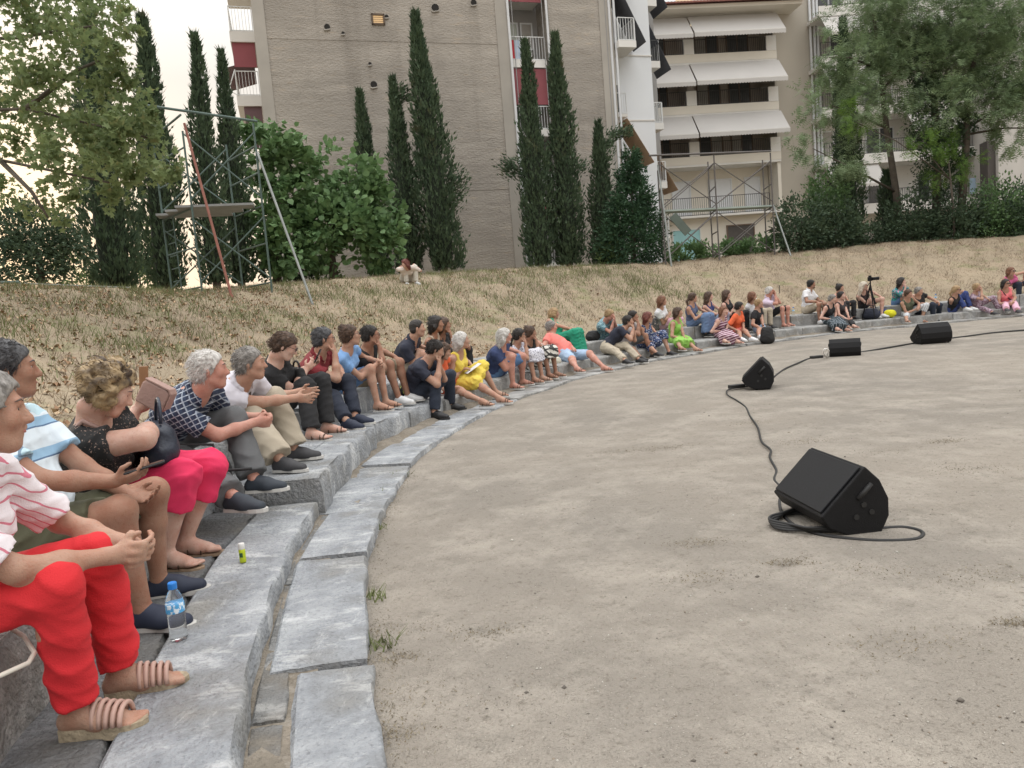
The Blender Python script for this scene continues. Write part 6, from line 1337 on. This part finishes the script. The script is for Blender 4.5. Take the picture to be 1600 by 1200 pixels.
person('w_blacktop', 'woman with dark wavy hair in black vest on the upper row', (1136, 460), 1140, 1.32, .54, .26, vox=.016, yaw=-40, look=-6, s=.97, top='tank', tm=BLACK_T, bot='trousers', bm=CHIN, skin='fair', hR='fold', hL='lap', hair='wavy', hc='brown', fl=0)
person('w_stripe', 'fair-haired woman in maroon striped dress facing the stage from the lowest row', (1131, 486), 1124, .78, .25, .04, vox=.0155, yaw=-40, look=-60, s=.97, top='dress', tm=MARST, bot='skirt', bm=MARST, skirt=.88, skin='fair', hR='lap', hL='lap', fR=(1140, 545, .03), fL=(1156, 541, .03), hair='bob', hc='auburn', feet='sandal', shoe='brown')
person('w_orangeshirt', 'woman with dark tied hair in orange-red print shirt and shorts', (1156, 479), 1152, .78, .25, .04, vox=.0155, yaw=-42, look=-20, s=.97, top='blouse', tm=ORANGE, bot='short_shorts', bm=CORAL, skin='mid', hR='knee', hL='knee', fR=(1164, 541, .03), fL=(1180, 538, .03), hair='knot', hc='dark', shoe='white')
person('w_whiteshirt', 'woman with light brown hair in white blouse between the orange shirt and the lilac shirt', (1176, 463), 1176, 1.32, .54, .26, vox=.017, yaw=-44, look=0, s=.97, top='blouse', tm=WHITE_T, bot='trousers', bm=BEIGE_T, skin='mid', hR='lap', hL='lap', hair='bob', hc='auburn', fl=0)
person('p_blacktee', 'person with short fair hair in black t-shirt and jean shorts beside a black backpack', (1186, 474), 1186, .78, .25, .04, vox=.0155, male=True, yaw=-44, look=-20, s=.97, top='tee', tm=BLACK_T, bot='shorts', bm=DENIML, skin='mid', hR='clasp', hL='clasp', fR=(1188, 537, .03), fL=(1202, 534, .03), hair='short', hc='blond', shoe='white')
person('m_filming', 'white-haired man in lilac shirt and black shorts filming with a phone', (1203, 455), 1204, 1.32, .54, .26, vox=.0165, male=True, yaw=-44, look=-10, s=1.0, top='shirt', tm=LILACW, bot='shorts', bm=BLACK_T, skin='red', hR='eye', hL='eye', hair='short', hc='white', beard='white', feet='sandal', shoe='black', fl=0)
person('m_whitepolo', 'bearded man in white polo, beige shorts and white sneakers on the upper row', (1268, 444), 1262, 1.32, .54, .26, vox=.0165, male=True, yaw=-52, look=-14, s=1.02, top='polo', tm=WHITE_T, bot='shorts', bm=BEIGE_T, skin='tan', hR='knee', hL='knee', hair='short', hc='dark', beard='dark', shoe='white', fl=0)
person('p_peach', 'person with dark top-knot and peach top behind the two women in dark vests', (1313, 450), 1308, 1.34, .54, .26, vox=.0175, yaw=-56, look=-40, s=.95, top='tee', tm=plain('peach_cotton', (.62, .33, .25), .85, .2, 7), bot='trousers', bm=CHIN, skin='mid', hR='lap', hL='lap', hair='bun', hc='dark', fl=0)
person('w_stripeskirt', 'grey-haired woman in black vest and long dark striped skirt on the lowest row', (1301, 467), 1293, .80, .25, .04, vox=.0165, yaw=-54, look=-40, pitch=-12, s=.97, top='tank', tm=BLACK_T, bot='skirt', bm=SKST, skirt=.9, skin='fair', hR='lap', hL='lap', fR=(1312, 521, .03), fL=(1322, 519, .03), hair='short', hc='grey', feet='sandal', shoe='brown')
person('w_darkvest', 'woman with cropped dark hair in charcoal vest and black trousers beside the striped skirt', (1315, 462), 1318, .80, .25, .04, vox=.0165, yaw=-56, look=-46, s=.97, top='tank', tm=cloth('charcoal_vest', (.035, .028, .03)), bot='trousers', bm=CHIN, skin='fair', hR='clasp', hL='clasp', fR=(1328, 520, .03), fL=(1338, 518, .03), hair='short', hc='dark', feet='sandal', shoe='brown')
person('w_camera', 'platinum-haired woman in black vest and shorts behind a camera on a tripod', (1350, 447), 1351, 1.32, .54, .26, vox=.017, yaw=-60, look=-40, s=1.0, top='tank', tm=cloth('dark_plum_vest', (.03, .018, .02)), bot='short_shorts', bm=BLACK_T, skin='fair', hR=(1362, 462, -.35), hL='knee', hair='long', hc='platinum', shoe='white', kw=.5, fl=0)
person('w_tealshirt', 'woman with dark wavy hair in teal print shirt and denim shorts, hand at her chin', (1409, 440), 1403, 1.32, .54, .26, vox=.017, yaw=-66, look=-30, s=1.0, top='blouse', tm=TEALF, bot='short_shorts', bm=DENIM, skin='fair', hR='chin', hL='lap', hair='wavy', hc='dark', shoe='white', fl=0)
person('w_olive', 'woman in olive vest and white print trousers leaning on her knees, lowest row', (1420, 459), 1420, .80, .25, .04, vox=.0165, yaw=-70, look=-60, pitch=-6, s=.98, top='tank', tm=DKGR, bot='capri', bm=WGREY, skin='mid', hR='clasp', hL='clasp', fR=(1417, 510, .03), fL=(1440, 505, .03), hair='knot', hc='brown', feet='sandal', shoe='brown', kw=.45)
person('m_blackgrey', 'grey-haired man in black t-shirt and dark jeans beside the woman in olive vest', (1436, 455), 1440, .84, .25, .04, vox=.0165, male=True, yaw=-66, look=-50, pitch=-4, s=1.0, top='tee', tm=BLACK_T, bot='trousers', bm=DENIMD, skin='mid', hR='clasp', hL='clasp', fR=(1458, 503, .03), fL=(1466, 501, .03), hair='short', hc='grey', shoe='black')
person('w_blonde', 'blonde ponytailed woman in jeans and white sneakers hugging her raised knees', (1495, 453), 1490, .88, .25, .25, vox=.0165, yaw=-50, look=-40, s=.98, top='tank', tm=BLACK_T, bot='trousers', bm=cloth('bright_denim', (.035, .06, .20)), skin='mid', hR='knee', hL='knee', legf=.36, glasses='sun', hair='pony', hc='blond', shoe='white', fl=.1)
person('w_mauve', 'woman in mauve print top and trousers with legs stretched, shading her face with a hand', (1527, 449), 1524, .88, .235, .06, vox=.0165, yaw=-50, look=-50, s=.98, top='tee', tm=MAUVE, bot='trousers', bm=MAUVE, skin='mid', hR='eye', hL='lap', fR=(1556, 494, .08), fL=(1563, 491, .08), hair='short', hc='blond', shoe='black')
person('w_pinkup', 'woman in pink top sitting highest at the right end of the rows', (1580, 424), 1582, 1.70, .72, .35, vox=.017, yaw=-84, look=-70, s=1.0, top='tank', tm=PINKT, bot='trousers', bm=DENIMD, skin='mid', hR='lap', hL='lap', hair='bob', hc='auburn', glasses='sun', fl=0)
person('w_coraltop', 'woman in bright coral top and pale pink trousers with a dark bag strap', (1572, 443), 1574, .82, .25, .04, vox=.0165, yaw=-88, look=-80, s=1.0, b=1.1, top='tank', tm=LCORAL, bot='trousers', bm=LPINK, bl=1.5, skin='mid', hR='clasp', hL='clasp', fR=(1577, 498, .03), fL=(1593, 494, .03), hair='bob', hc='dark', glasses='sun', shoe='grey')
# alone on the bank
g_ = slope_hit(636, 441)
person('p_bank', 'person with reddish hair in pale clothes sitting alone on the grass below the blank wall', (633, 412), (g_[0], g_[1], g_[2]), 0, g_[2], g_[2] - .12, vox=.017, yaw=-60, look=200, pitch=-15, s=1.0, group='people on the grass bank', top='blouse', tm=plain('cream_linen', (.66, .58, .52), .85, .15, 7), bot='trousers', bm=plain('pale_linen', (.60, .57, .50), .85, .15, 7), skin='fair', hR='knee', hL='knee', legf=.30, hair='wavy', hc='redhair', shoe='white', slouch=.06)
# ------------------------------------------------------------------ stage monitors, cables
SPK = plain('black_textured_paint', (.0075, .0075, .0085), .6, .3, 30, .4, 180, 0.0, .25); GRL = None
def m_grille():
    m, n, p = _mat('black_steel_grille'); s = lay(n, rgb(.009, .0105, .0135), 420, rgb(.002, .002, .003), .9, detail=1, lo=.45, hi=.55)
    n.links.new(s, p.inputs['Base Color']); p.inputs['Roughness'].default_value = .55; p.inputs['Specular IOR Level'].default_value = .3; return m
GRL = m_grille(); RUB = plain('black_rubber', (.014, .014, .014), .6, .2, 20); SILV = plain('grey_metal_part', (.25, .25, .26), .4, .2, 10)
WEDGE = [(.14, 0), (.31, 0), (.352, .085), (.352, .175), (.31, .27), (.235, .345), (0, .11), (.045, .045)]
def monitor(px, py, yaw, s, Wd, label, flip=False):
    p = onz(px, py, 0.0); r = empty('stage_monitor', p, math.radians(yaw)); tag(r, label, 'speaker', 'stage monitor speakers on the dirt')
    po = [((a - .2) * s, z * s + .006) for a, z in WEDGE]
    m = MB(); m.prism(po, (1, 0, 0), (0, 0, 1), (0, 1, 0), (0, 0, 0), Wd)
    c = m.build('cabinet', SPK, r, bevel=.008)
    a, b = np.array([(.235 - .2) * s, 0, .345 * s]), np.array([-.2 * s, 0, .11 * s]); ed = nrm(b - a); L = np.linalg.norm(b - a); nn = np.array([-abs(ed[2]), 0, abs(ed[0])])
    m = MB(); o = a + ed * .018 + nn * .001 + np.array([0, .018, .006])
    V = [o, o + ed * (L - .036), o + ed * (L - .036) + np.array([0, Wd - .036, 0]), o + np.array([0, Wd - .036, 0])]; V += [v + nn * .012 for v in V]
    m.add(V, [(0, 1, 2, 3), (7, 6, 5, 4), (0, 4, 5, 1), (1, 5, 6, 2), (2, 6, 7, 3), (3, 7, 4, 0)]); m.build('grille', GRL, r, bevel=.004)
    for y, sg in ((0, -1), (Wd, 1)):
        m = MB(); e = nrm(a - b); q = b * .42 + a * .58 + np.array([.055 * s, 0, -.055 * s]); m.tube([q + [0, y, 0], q + e * .05 * s + [0, y + sg * .004, 0], q + e * .10 * s + [0, y, 0]], .013 * s, 8); m.build('side_handle', RUB, r, True)
        for (u, z) in ((.18, .10), (.26, .12), (.22, .16)):
            m = MB(); m.tube([((u - .2) * s, y, z * s), ((u - .2) * s, y + sg * .006, z * s)], .014 * s, 10); m.build('jack_socket', RUB, r)
    for u in (.16, .29):
        for y in (.04, Wd - .04): m = MB(); m.tube([((u - .2) * s, y, .008), ((u - .2) * s, y, -.004)], .018, 8); m.build('rubber_foot', RUB, r)
    return r
monitor(1345, 838, 4, 1.0, .55, 'largest and nearest wedge speaker, grille facing up and left, beside a coil of cable')
monitor(1188, 609, -20, 1.12, .46, 'wedge speaker seen side-on as a triangle in the middle distance')
monitor(1296, 558, 247, .90, .50, 'small wedge speaker seen from behind with a white cable loop, third from the front')
monitor(1432, 538, 272, 1.12, .60, 'farthest wedge speaker showing its back and one side, below the man in black')
def cable(name, label, pts, r, mat=RUB, group='cables on the dirt'):
    P = []; n = len(pts)
    for i in range(n - 1):                         # smooth run along the floor
        p0, p1, p2, p3 = pts[max(i - 1, 0)], pts[i], pts[i + 1], pts[min(i + 2, n - 1)]
        for t in np.linspace(0, 1, 6, endpoint=False): P.append(.5 * ((2 * p1) + (-p0 + p2) * t + (2 * p0 - 5 * p1 + 4 * p2 - p3) * t * t + (-p0 + 3 * p1 - 3 * p2 + p3) * t ** 3))
    P.append(pts[-1]); m = MB(); m.tube(P, r, 7); o = m.build(name, mat, None, True); tag(o, label, 'cable', group); return o
G = lambda x, y, z=.014: onz(x, y, z)
cable('cable', 'thin cable snaking from the near speaker up to the side-on speaker', [G(1300, 826), G(1255, 828), G(1225, 806), G(1218, 785), G(1222, 765), G(1210, 750), G(1213, 735), G(1203, 715), G(1204, 703), G(1190, 690), G(1184, 668), G(1172, 650), G(1165, 636), G(1152, 626), G(1136, 616), G(1140, 608), G(1168, 604)], .009)
cable('cable', 'cable loop lying on the dirt to the right of the near speaker', [G(1375, 826), G(1410, 824), G(1436, 829), G(1442, 836), G(1428, 843), G(1380, 845), G(1330, 842), G(1280, 835), G(1240, 822)], .010)
co = []
for k in range(64):
    a = k * 2 * math.pi / 15.2; R_ = .17 + .018 * math.sin(k * 1.7); c = onz(1268, 818, .012); co.append(c + np.array([math.cos(a) * R_ * 1.15, math.sin(a) * R_, .004 + .00055 * k]))
cable('cable_coil', 'flat coil of black cable beside the near speaker', co, .008)
cable('cable', 'cable running from the side-on speaker to the small rear-facing speaker', [G(1208, 590), G(1225, 577), G(1245, 568), G(1262, 561), G(1278, 558), G(1292, 556)], .013)
cable('cable', 'dark cable between the small rear-facing speaker and the farthest speaker', [G(1334, 552), G(1365, 547), G(1400, 541), G(1430, 536)], .016)
cable('cable', 'dark cable leading from the farthest speaker off the right edge', [G(1482, 529), G(1520, 524), G(1560, 519), G(1640, 513)], .016)
cable('cable', 'white cable loop hanging at the back of the small speaker', [G(1292, 557, .03), G(1287, 552, .12), G(1289, 545, .2), G(1295, 548, .15), G(1291, 556, .03)], .012, OFFW)
for q, (x, y) in enumerate(((1150, 604), (1275, 558))):
    m = MB(); c = onz(x, y, .03); m.bar(c + [-.09, 0, 0], c + [.12, .04, 0], .09, .05); o = m.build('cable_connector', RUB, None, bevel=.01); tag(o, ('black connector bundle under the side-on speaker', 'black connector lying left of the small rear-facing speaker')[q], 'connector')

# ------------------------------------------------------------------ things people hold or have put down
def boxed(name, c, ax, ay, az, sx, sy, sz, mat, parent=None, bevel=.004):
    c = np.asarray(c, float); ax, ay, az = nrm(ax), nrm(ay), nrm(az); m = MB(lambda p: tuple(c + ax * p[0] + ay * p[1] + az * p[2])); m.box(-sx / 2, sx / 2, -sy / 2, sy / 2, -sz / 2, sz / 2); return m.build(name, mat, parent, bevel=bevel)
PHB = plain('black_phone_case', (.012, .012, .014), .35, .2, 10); SCR = glassy('phone_screen', (.02, .022, .026), .08)
def phone(c, up_, nrm_, label, s=1.0):
    u = nrm(up_); n = nrm(np.asarray(nrm_, float) - u * (np.asarray(nrm_, float) @ u)); x = np.cross(u, n)
    o = boxed('mobile_phone', c, x, u, n, .074 * s, .152 * s, .009, PHB); tag(o, label, 'phone', 'phones in hands')
    boxed('screen', np.asarray(c, float) + n * .0048, x, u, n, .068 * s, .144 * s, .0012, SCR, o, 0); boxed('camera_bump', np.asarray(c, float) - n * .006 + u * .055 - x * .018, x, u, n, .022, .03, .003, SILV, o, .002); return o
def hold(key, sg, fwd=.09, pal=.02):
    q = PEOPLE[key]; hd, pn, cu = q['hands'][sg]; return q['W'][sg] + nrm(hd) * fwd + nrm(pn) * pal, nrm(hd), nrm(pn)
c, hd, pn = hold('m_check', -1, .11, .028); phone(c, hd * .8 + np.array([.3, .3, .1]), np.array([-.45, -.15, .9]), 'black phone in the hand of the man in the pale blue checked shirt')
c, hd, pn = hold('w_phone', -1, .10, .03); phone(c + [.03, .02, .03], np.array([.45, .1, .8]), np.array([-.85, -.1, .45]), 'dark phone held up by the woman in black t-shirt', 1.1)
q = PEOPLE['m_filming']; c = q['H'] + q['hf'] * .24 + q['hu'] * .03; phone(c + q['hl'] * .02, np.array([0, 0, 1]), -q['hf'], 'tall dark phone raised for filming by the man in lilac shirt', 1.45)
# pouch in the curly woman's hand, with a wooden-looking flap
LEATH = plain('dusty_pink_leather', (.36, .225, .19), .55, .2, 9, .3, 60); TANL = plain('tan_leather', (.30, .15, .07), .5, .25, 8)
c, hd, pn = hold('w_curl', 1, .14, .035); r = empty('pouch', c); tag(r, 'dusty pink leather pouch held open by the curly-haired woman', 'pouch')
m = MB(); ax, ay, az = nrm([.75, -.1, -.45]), nrm([.1, 1, 0]), nrm([.5, 0, .8]); poly = [(-.075, -.06), (.07, -.065), (.085, -.045), (.085, .05), (.06, .07), (-.06, .068), (-.08, .05)]
m.prism(poly, ax, az, -ay, (0, -.0, 0), .05); m.build('pouch_body', LEATH, r, bevel=.01)
m = MB(); m.prism([(-.07, .069), (.07, .069), (.088, .052), (.092, -.03), (.097, -.03), (.095, .06), (.075, .08), (-.07, .078)], ax, az, -ay, (0, .004, 0), .058); m.build('flap', LEATH, r, bevel=.004)
boxed('wallet_flap', c + [-.055, .0, .10], (1, 0, 0), (0, 1, 0), (.1, 0, 1), .045, .015, .12, TANL, r, .003)
for o in list(r.children): o.location = (0, 0, 0) if o.name.startswith('pouch_body') or o.name.startswith('flap') else tuple(-np.asarray(c))
def soft_bag(name, label, c, ax, ay, az, sx, sy, sz, mat, handle=None, hm=None, cat='bag', clasp=None):
    """rounded bag: body grown from blended solids, handle, seam flap"""
    c = np.asarray(c, float); ax, ay, az = nrm(ax), nrm(ay), nrm(az); r = empty(name, c); tag(r, label, cat)
    b = Blend(); rr = sy * .46
    for i in (-1, 1):
        b.cone(ax * i * (sx / 2 - rr) + az * -(sz / 2 - rr), ax * i * (sx / 2 - rr) * .86 + az * (sz / 2 - rr), rr, rr * .72, .03)
    b.cone(ax * -(sx / 2 - rr) - az * (sz / 2 - rr), ax * (sx / 2 - rr) - az * (sz / 2 - rr), rr, k=.03); b.cone(ax * -(sx / 2 - rr) * .85 + az * (sz / 2 - rr), ax * (sx / 2 - rr) * .85 + az * (sz / 2 - rr), rr * .72, k=.03); b.cone(-ax * .01, ax * .01, rr * 1.02, k=.06)
    n = max(3, int(sx / rr)); 
    for i in range(n): q = ax * (sx / 2 - rr) * (2 * i / (n - 1) - 1); b.cone(q - az * (sz / 2 - rr), q * .9 + az * (sz / 2 - rr), rr, rr * .74, .03)
    b.wr = (.006, 40, int(sx * 1000)); b.obj('bag_body', max(.008, sx / 34), mat, r)
    if handle:
        m = MB(); m.tube([ax * (math.cos(t) * sx * .30) + az * (sz * .46 + math.sin(t) * handle) for t in np.linspace(0, math.pi, 11)], .009 if sx < .5 else .012, 6); m.build('handle', hm or mat, r, True)
    m = MB(); m.tube([ax * x + az * (sz * .44) - ay * (rr * .5) for x in np.linspace(-sx * .38, sx * .38, 6)], .005, 5); m.build('zip', clasp or SILV, r)
    return r
NAVYL = plain('navy_leather', (.018, .025, .045), .4, .25, 8, .3, 70); BLKN = plain('black_nylon', (.012, .012, .013), .7, .25, 12, .4, 120); IVORY = plain('ivory_leather', (.66, .62, .54), .5, .15, 8)
q = PEOPLE['w_curl']; mid = (q['K'][1] + q['K'][-1]) / 2
soft_bag('handbag', 'navy leather handbag open on the lap of the curly-haired woman', q['P'] * .42 + mid * .58 + np.array([.02, -.05, .20]), (.5, -.8, 0), (.8, .5, .1), (.1, 0, 1), .30, .16, .22, NAVYL, .12)
soft_bag('shoulder_bag', 'small black bag on the lap of the woman with the phone', PEOPLE['w_phone']['P'] * .5 + (PEOPLE['w_phone']['K'][1] + PEOPLE['w_phone']['K'][-1]) * .25 + np.array([.04, 0, .16]), (.6, -.7, 0), (.7, .6, 0), (0, 0, 1), .22, .09, .15, BLKN, .06)
q = PEOPLE['m_plaid']; c = onz(346, 782, .28)
soft_bag('crossbody_bag', 'black crossbody bag standing between the feet of the man in plaid', c + [0, .02, .12], (.3, 1, 0), (1, -.3, 0), (0, 0, 1), .18, .09, .24, BLKN)
m = MB(); k = q['K'][-1]; m.tube([c + [0, 0, .22], c + [-.0, -.02, .34], k * .6 + q['P'] * .4 + [0, -.08, .09], k + [.02, -.06, -.04], k * .5 + q['A'][-1] * .5 + [.08, -.03, .06], q['A'][-1] + [.10, .05, .14]], .009, 6); o = m.build('bag_strap', BLKN, None, True); tag(o, 'black bag strap looped round the leg of the man in plaid', 'strap')
# white handbag whose strap shows at the left edge
c = np.array([-1.66, 1.72, .405]); soft_bag('handbag', 'ivory handbag with a white strap at the left edge beside the woman in red trousers', c + [0, 0, .08], (1, .1, 0), (0, 1, 0), (0, 0, 1), .22, .11, .15, IVORY, None)
m = MB(); m.tube([onz(-30, 975, .47), onz(8, 976, .46), onz(38, 995, .44), onz(54, 1020, .42), onz(44, 1036, .41), onz(0, 1056, .41), onz(-40, 1070, .41)], .007, 6); o = m.build('bag_strap', IVORY, None, True); tag(o, 'white leather strap curling over the stone edge at the far left', 'strap')
# strap over the white polo
q = PEOPLE['m_white']; m = MB(); s_ = q['SH']; T = q['tp']
m.tube([T(.92, .02, .08, True) + q['t'] * .07, T(.75) + q['fw'] * .135 + q['lat'] * .06, T(.45) + q['fw'] * .15 - q['lat'] * .05, T(.18) + q['fw'] * .13 - q['lat'] * .12], .013, 6); o = m.build('bag_strap', plain('brown_strap', (.07, .045, .035), .6, .2, 8), None, True); tag(o, 'brown strap across the chest of the man in white polo', 'strap')
q = PEOPLE['w_curl']; T = q['tp']; m = MB(); m.tube([T(.55) - q['fw'] * .15 - q['lat'] * .06, T(.85) - q['fw'] * .11 - q['lat'] * .09 , T(1.02, 0, -.07) + q['t'] * .045, T(.9, 0, -.05) + q['fw'] * .13], .013, 6); o = m.build('bag_strap', LEATH, None, True); tag(o, 'pale pink strap over the shoulder of the curly-haired woman', 'strap')
# bottle of water and a small lime-green tube on the near slab
def wmat():
    m, n, p = _mat('clear_bottle_plastic'); p.inputs['Base Color'].default_value = rgb(.93, .96, .98); p.inputs['Transmission Weight'].default_value = .94; p.inputs['Roughness'].default_value = .06; p.inputs['IOR'].default_value = 1.18; return m
CLEARP = wmat(); BCAP = plain('blue_cap', (.02, .22, .68), .4, .15, 20)
def lblm():
    m, n, p = _mat('blue_white_label'); s = lay(n, rgb(.08, .38, .72), 55, rgb(.75, .85, .92), 1, detail=2, stretch=(1, 1, .8), lo=.52, hi=.56); n.links.new(s, p.inputs['Base Color']); p.inputs['Roughness'].default_value = .4; return m
def bottle(p, s, label, group='water bottles', fine=True):
    r = empty('water_bottle', p); tag(r, label, 'bottle', group); n = 20 if fine else 10
    pr = [(.028, 0), (.031, .006), (.032, .02)]
    for i in range(7): z = .024 + i * .011; pr += [(.0325, z), (.0305, z + .005)]
    pr += [(.0325, .104), (.0325, .145), (.030, .158), (.021, .182), (.0135, .194), (.0135, .200)]
    m = MB(); m.lathe([(a * s, b * s) for a, b in pr], n=n); m.build('bottle_body', CLEARP, r, True)
    m = MB(); m.lathe([(.0335 * s, .108 * s), (.0337 * s, .11 * s), (.0337 * s, .140 * s), (.0335 * s, .142 * s)], n=n); m.build('bottle_label', LBL, r, True)
    m = MB(); m.lathe([(.0155 * s, .196 * s), (.0165 * s, .198 * s), (.0165 * s, .218 * s), (.0145 * s, .221 * s)], n=n); m.build('cap', BCAP, r); return r
LBL = lblm()
bottle(onz(280, 998, .125), 1.0, 'half-litre water bottle with blue cap and label standing on the near slab')
bottle(row_at(1240, 1.3, .54)[1], 1.0, 'small water bottle standing on the upper row left of the man in white polo', fine=False)
bottle(row_at(1462, 1.45, .545)[1], 1.0, 'small pale bottle on the upper row right of the man in black', fine=False)
r = empty('lime_tube', onz(380, 878, .125)); tag(r, 'small lime-yellow tube with a white cap on the near slab', 'tube')
m = MB(); m.lathe([(.0150, 0), (.0158, .002), (.0158, .062), (.0145, .066)], n=16); m.build('tube_body', plain('lime_plastic', (.50, .60, .02), .4, .15, 20), r, True)
m = MB(); m.lathe([(.0148, .0665), (.0152, .068), (.0152, .092), (.0135, .096)], n=16); m.build('cap', OFFW, r, True)
m = MB(); m.box(-.008, .008, -.0172, -.0162, .028, .050); m.build('mark', plain('dark_green_print', (.03, .10, .03), .5, .1, 9), r)
# far bags and other things
def kit(name, label, px, py, z, sx, sy, sz, mat, yaw=0, **k):
    c = onz(px, py, z) if k.get('off') is None else row_at(px, k['off'], z)[1].copy(); k.pop('off', None); a = math.radians(yaw); return soft_bag(name, label, c + [0, 0, sz / 2 - .01], (math.cos(a), math.sin(a), 0), (-math.sin(a), math.cos(a), 0), (0, 0, 1), sx, sy, sz, mat, **k)
kit('black_bag', 'black cloth bag on the upper row beside the teal leaf-print shirt', 927, 524, .51, .32, .2, .22, BLKN, 30, off=1.32)
kit('backpack', 'black backpack standing on the dirt against the lowest row', 1199, 538, .02, .32, .24, .42, BLKN, -40, handle=.05, off=-.12)
kit('backpack', 'dark patterned backpack behind the woman in navy flowered dress', 1022, 506, .52, .26, .18, .34, blotch('dark_print', (.03, .03, .03), (.05, .05, .05), (.25, .2, .17), 20), -30, handle=.05, off=1.3)
kit('duffel_bag', 'dark navy bag standing under the camera tripod', 1361, 495, .27, .46, .25, .30, cloth('dark_navy_canvas', (.02, .024, .04)), -55, handle=.08, off=.86)
kit('yellow_bag', 'bright yellow bag lying on the stone by the tripod', 1391, 492, .27, .30, .2, .17, plain('bright_yellow_cloth', (.72, .68, .02), .8, .25, 9, .4, 60), -55, off=.82)
kit('blue_bag', 'blue bag behind the yellow one', 1383, 484, .28, .34, .2, .22, cloth('cobalt_cloth', (.03, .06, .26)), -55, off=1.02)
kit('white_bag', 'pale rolled bag on the seat between the print skirt and the man in coral', 868, 563, .24, .2, .13, .12, plain('cream_cloth', (.62, .60, .50), .85, .2, 9), -25, off=.78)
kit('print_bag', 'black and white print bag on the seat beside the man in coral', 846, 565, .24, .26, .16, .34, ZEBRA, -25, handle=.09, off=.85)
kit('small_bag', 'small black and white bag with a yellow mark behind the man in black', 632, 622, .26, .13, .1, .19, blotch('black_lime_print', (.015, .015, .015), (.02, .02, .02), (.55, .6, .1), 16), -10, off=1.0)
kit('white_cloth', 'white cap resting on top of the small bag behind the man in black', 633, 595, .43, .13, .11, .08, OFFW, -10, off=1.0)
kit('belt_bag', 'dark bag on the lap of the woman in mauve print', 1541, 470, .42, .2, .1, .13, BLKN, -50)
q = PEOPLE['w_yellow']; c, hd, pn = hold('w_yellow', -1, .12, .01); o = boxed('paper_sheet', c + [.03, -.02, .0], (.75, .2, .45), (-.3, .9, 0), (-.5, -.1, .85), .24, .17, .003, plain('white_paper', (.78, .80, .84), .8, .05, 9), None, 0); tag(o, 'white programme sheet in the hand of the woman in the yellow dress', 'paper')
q = PEOPLE['w_coraltop']; T = q['tp']; m = MB(); m.tube([T(.98, 0, -.10) + q['t'] * .06, T(.8) + q['fw'] * .13 - q['lat'] * .07, T(.45) + q['fw'] * .15, T(.2) + q['fw'] * .13 + q['lat'] * .10], .014, 6); o = m.build('bag_strap', BLKN, None, True); tag(o, 'dark strap across the bright coral top', 'strap')
# camera on a tripod
c = row_at(1362, .80, .26)[1]; top = np.array([c[0], c[1], 1.32]); r = empty('camera_tripod', c); tag(r, 'black camera tripod standing on the lowest row', 'tripod')
for a in (0.4, 2.5, 4.6):
    m = MB(); m.tube([np.array([0, 0, .92]), np.array([math.cos(a) * .24, math.sin(a) * .24, .0])], [.02, .013], 6); m.build('leg', SPK, r)
m = MB(); m.tube([(0, 0, .75), (0, 0, 1.02)], .018, 8); m.build('centre_column', SPK, r); m = MB(); m.tube([(0, 0, .98), (-.18, -.2, .9)], .01, 6); m.build('pan_handle', SPK, r)
cr = empty('camera', c + np.array([0, 0, 1.02])); tag(cr, 'black camera with a long lens on the tripod', 'camera')
d_ = nrm([.75, -.65, 0]); x_ = np.array([d_[1], -d_[0], 0])
m = MB(lambda p: tuple(x_ * p[0] + d_ * p[1] + np.array([0, 0, p[2]]))); m.box(-.075, .075, -.05, .04, 0, .11); m.box(-.03, .03, -.04, .03, .11, .15); m.build('camera_body', SPK, cr, bevel=.01)
m = MB(); m.tube([d_ * .04 + [0, 0, .055], d_ * .22 + [0, 0, .055]], [.04, .045], 12); m.build('lens', SPK, cr, True)

# ------------------------------------------------------------------ finish: put each root at the base of its thing
bpy.context.view_layer.update()
for o in [x for x in COL.objects if x.type == 'EMPTY' and x.parent is None and x.location.length < 1e-6]:
    ch = [c for c in o.children if c.type == 'MESH']; bb = []
    for c in ch: bb += [c.matrix_world @ Vector(v) for v in c.bound_box]
    if not bb or o.get('kind') == 'structure': continue
    b = Vector(((min(v.x for v in bb) + max(v.x for v in bb)) / 2, (min(v.y for v in bb) + max(v.y for v in bb)) / 2, min(v.z for v in bb)))
    o.location = b
    for c in o.children: c.location = c.location - b
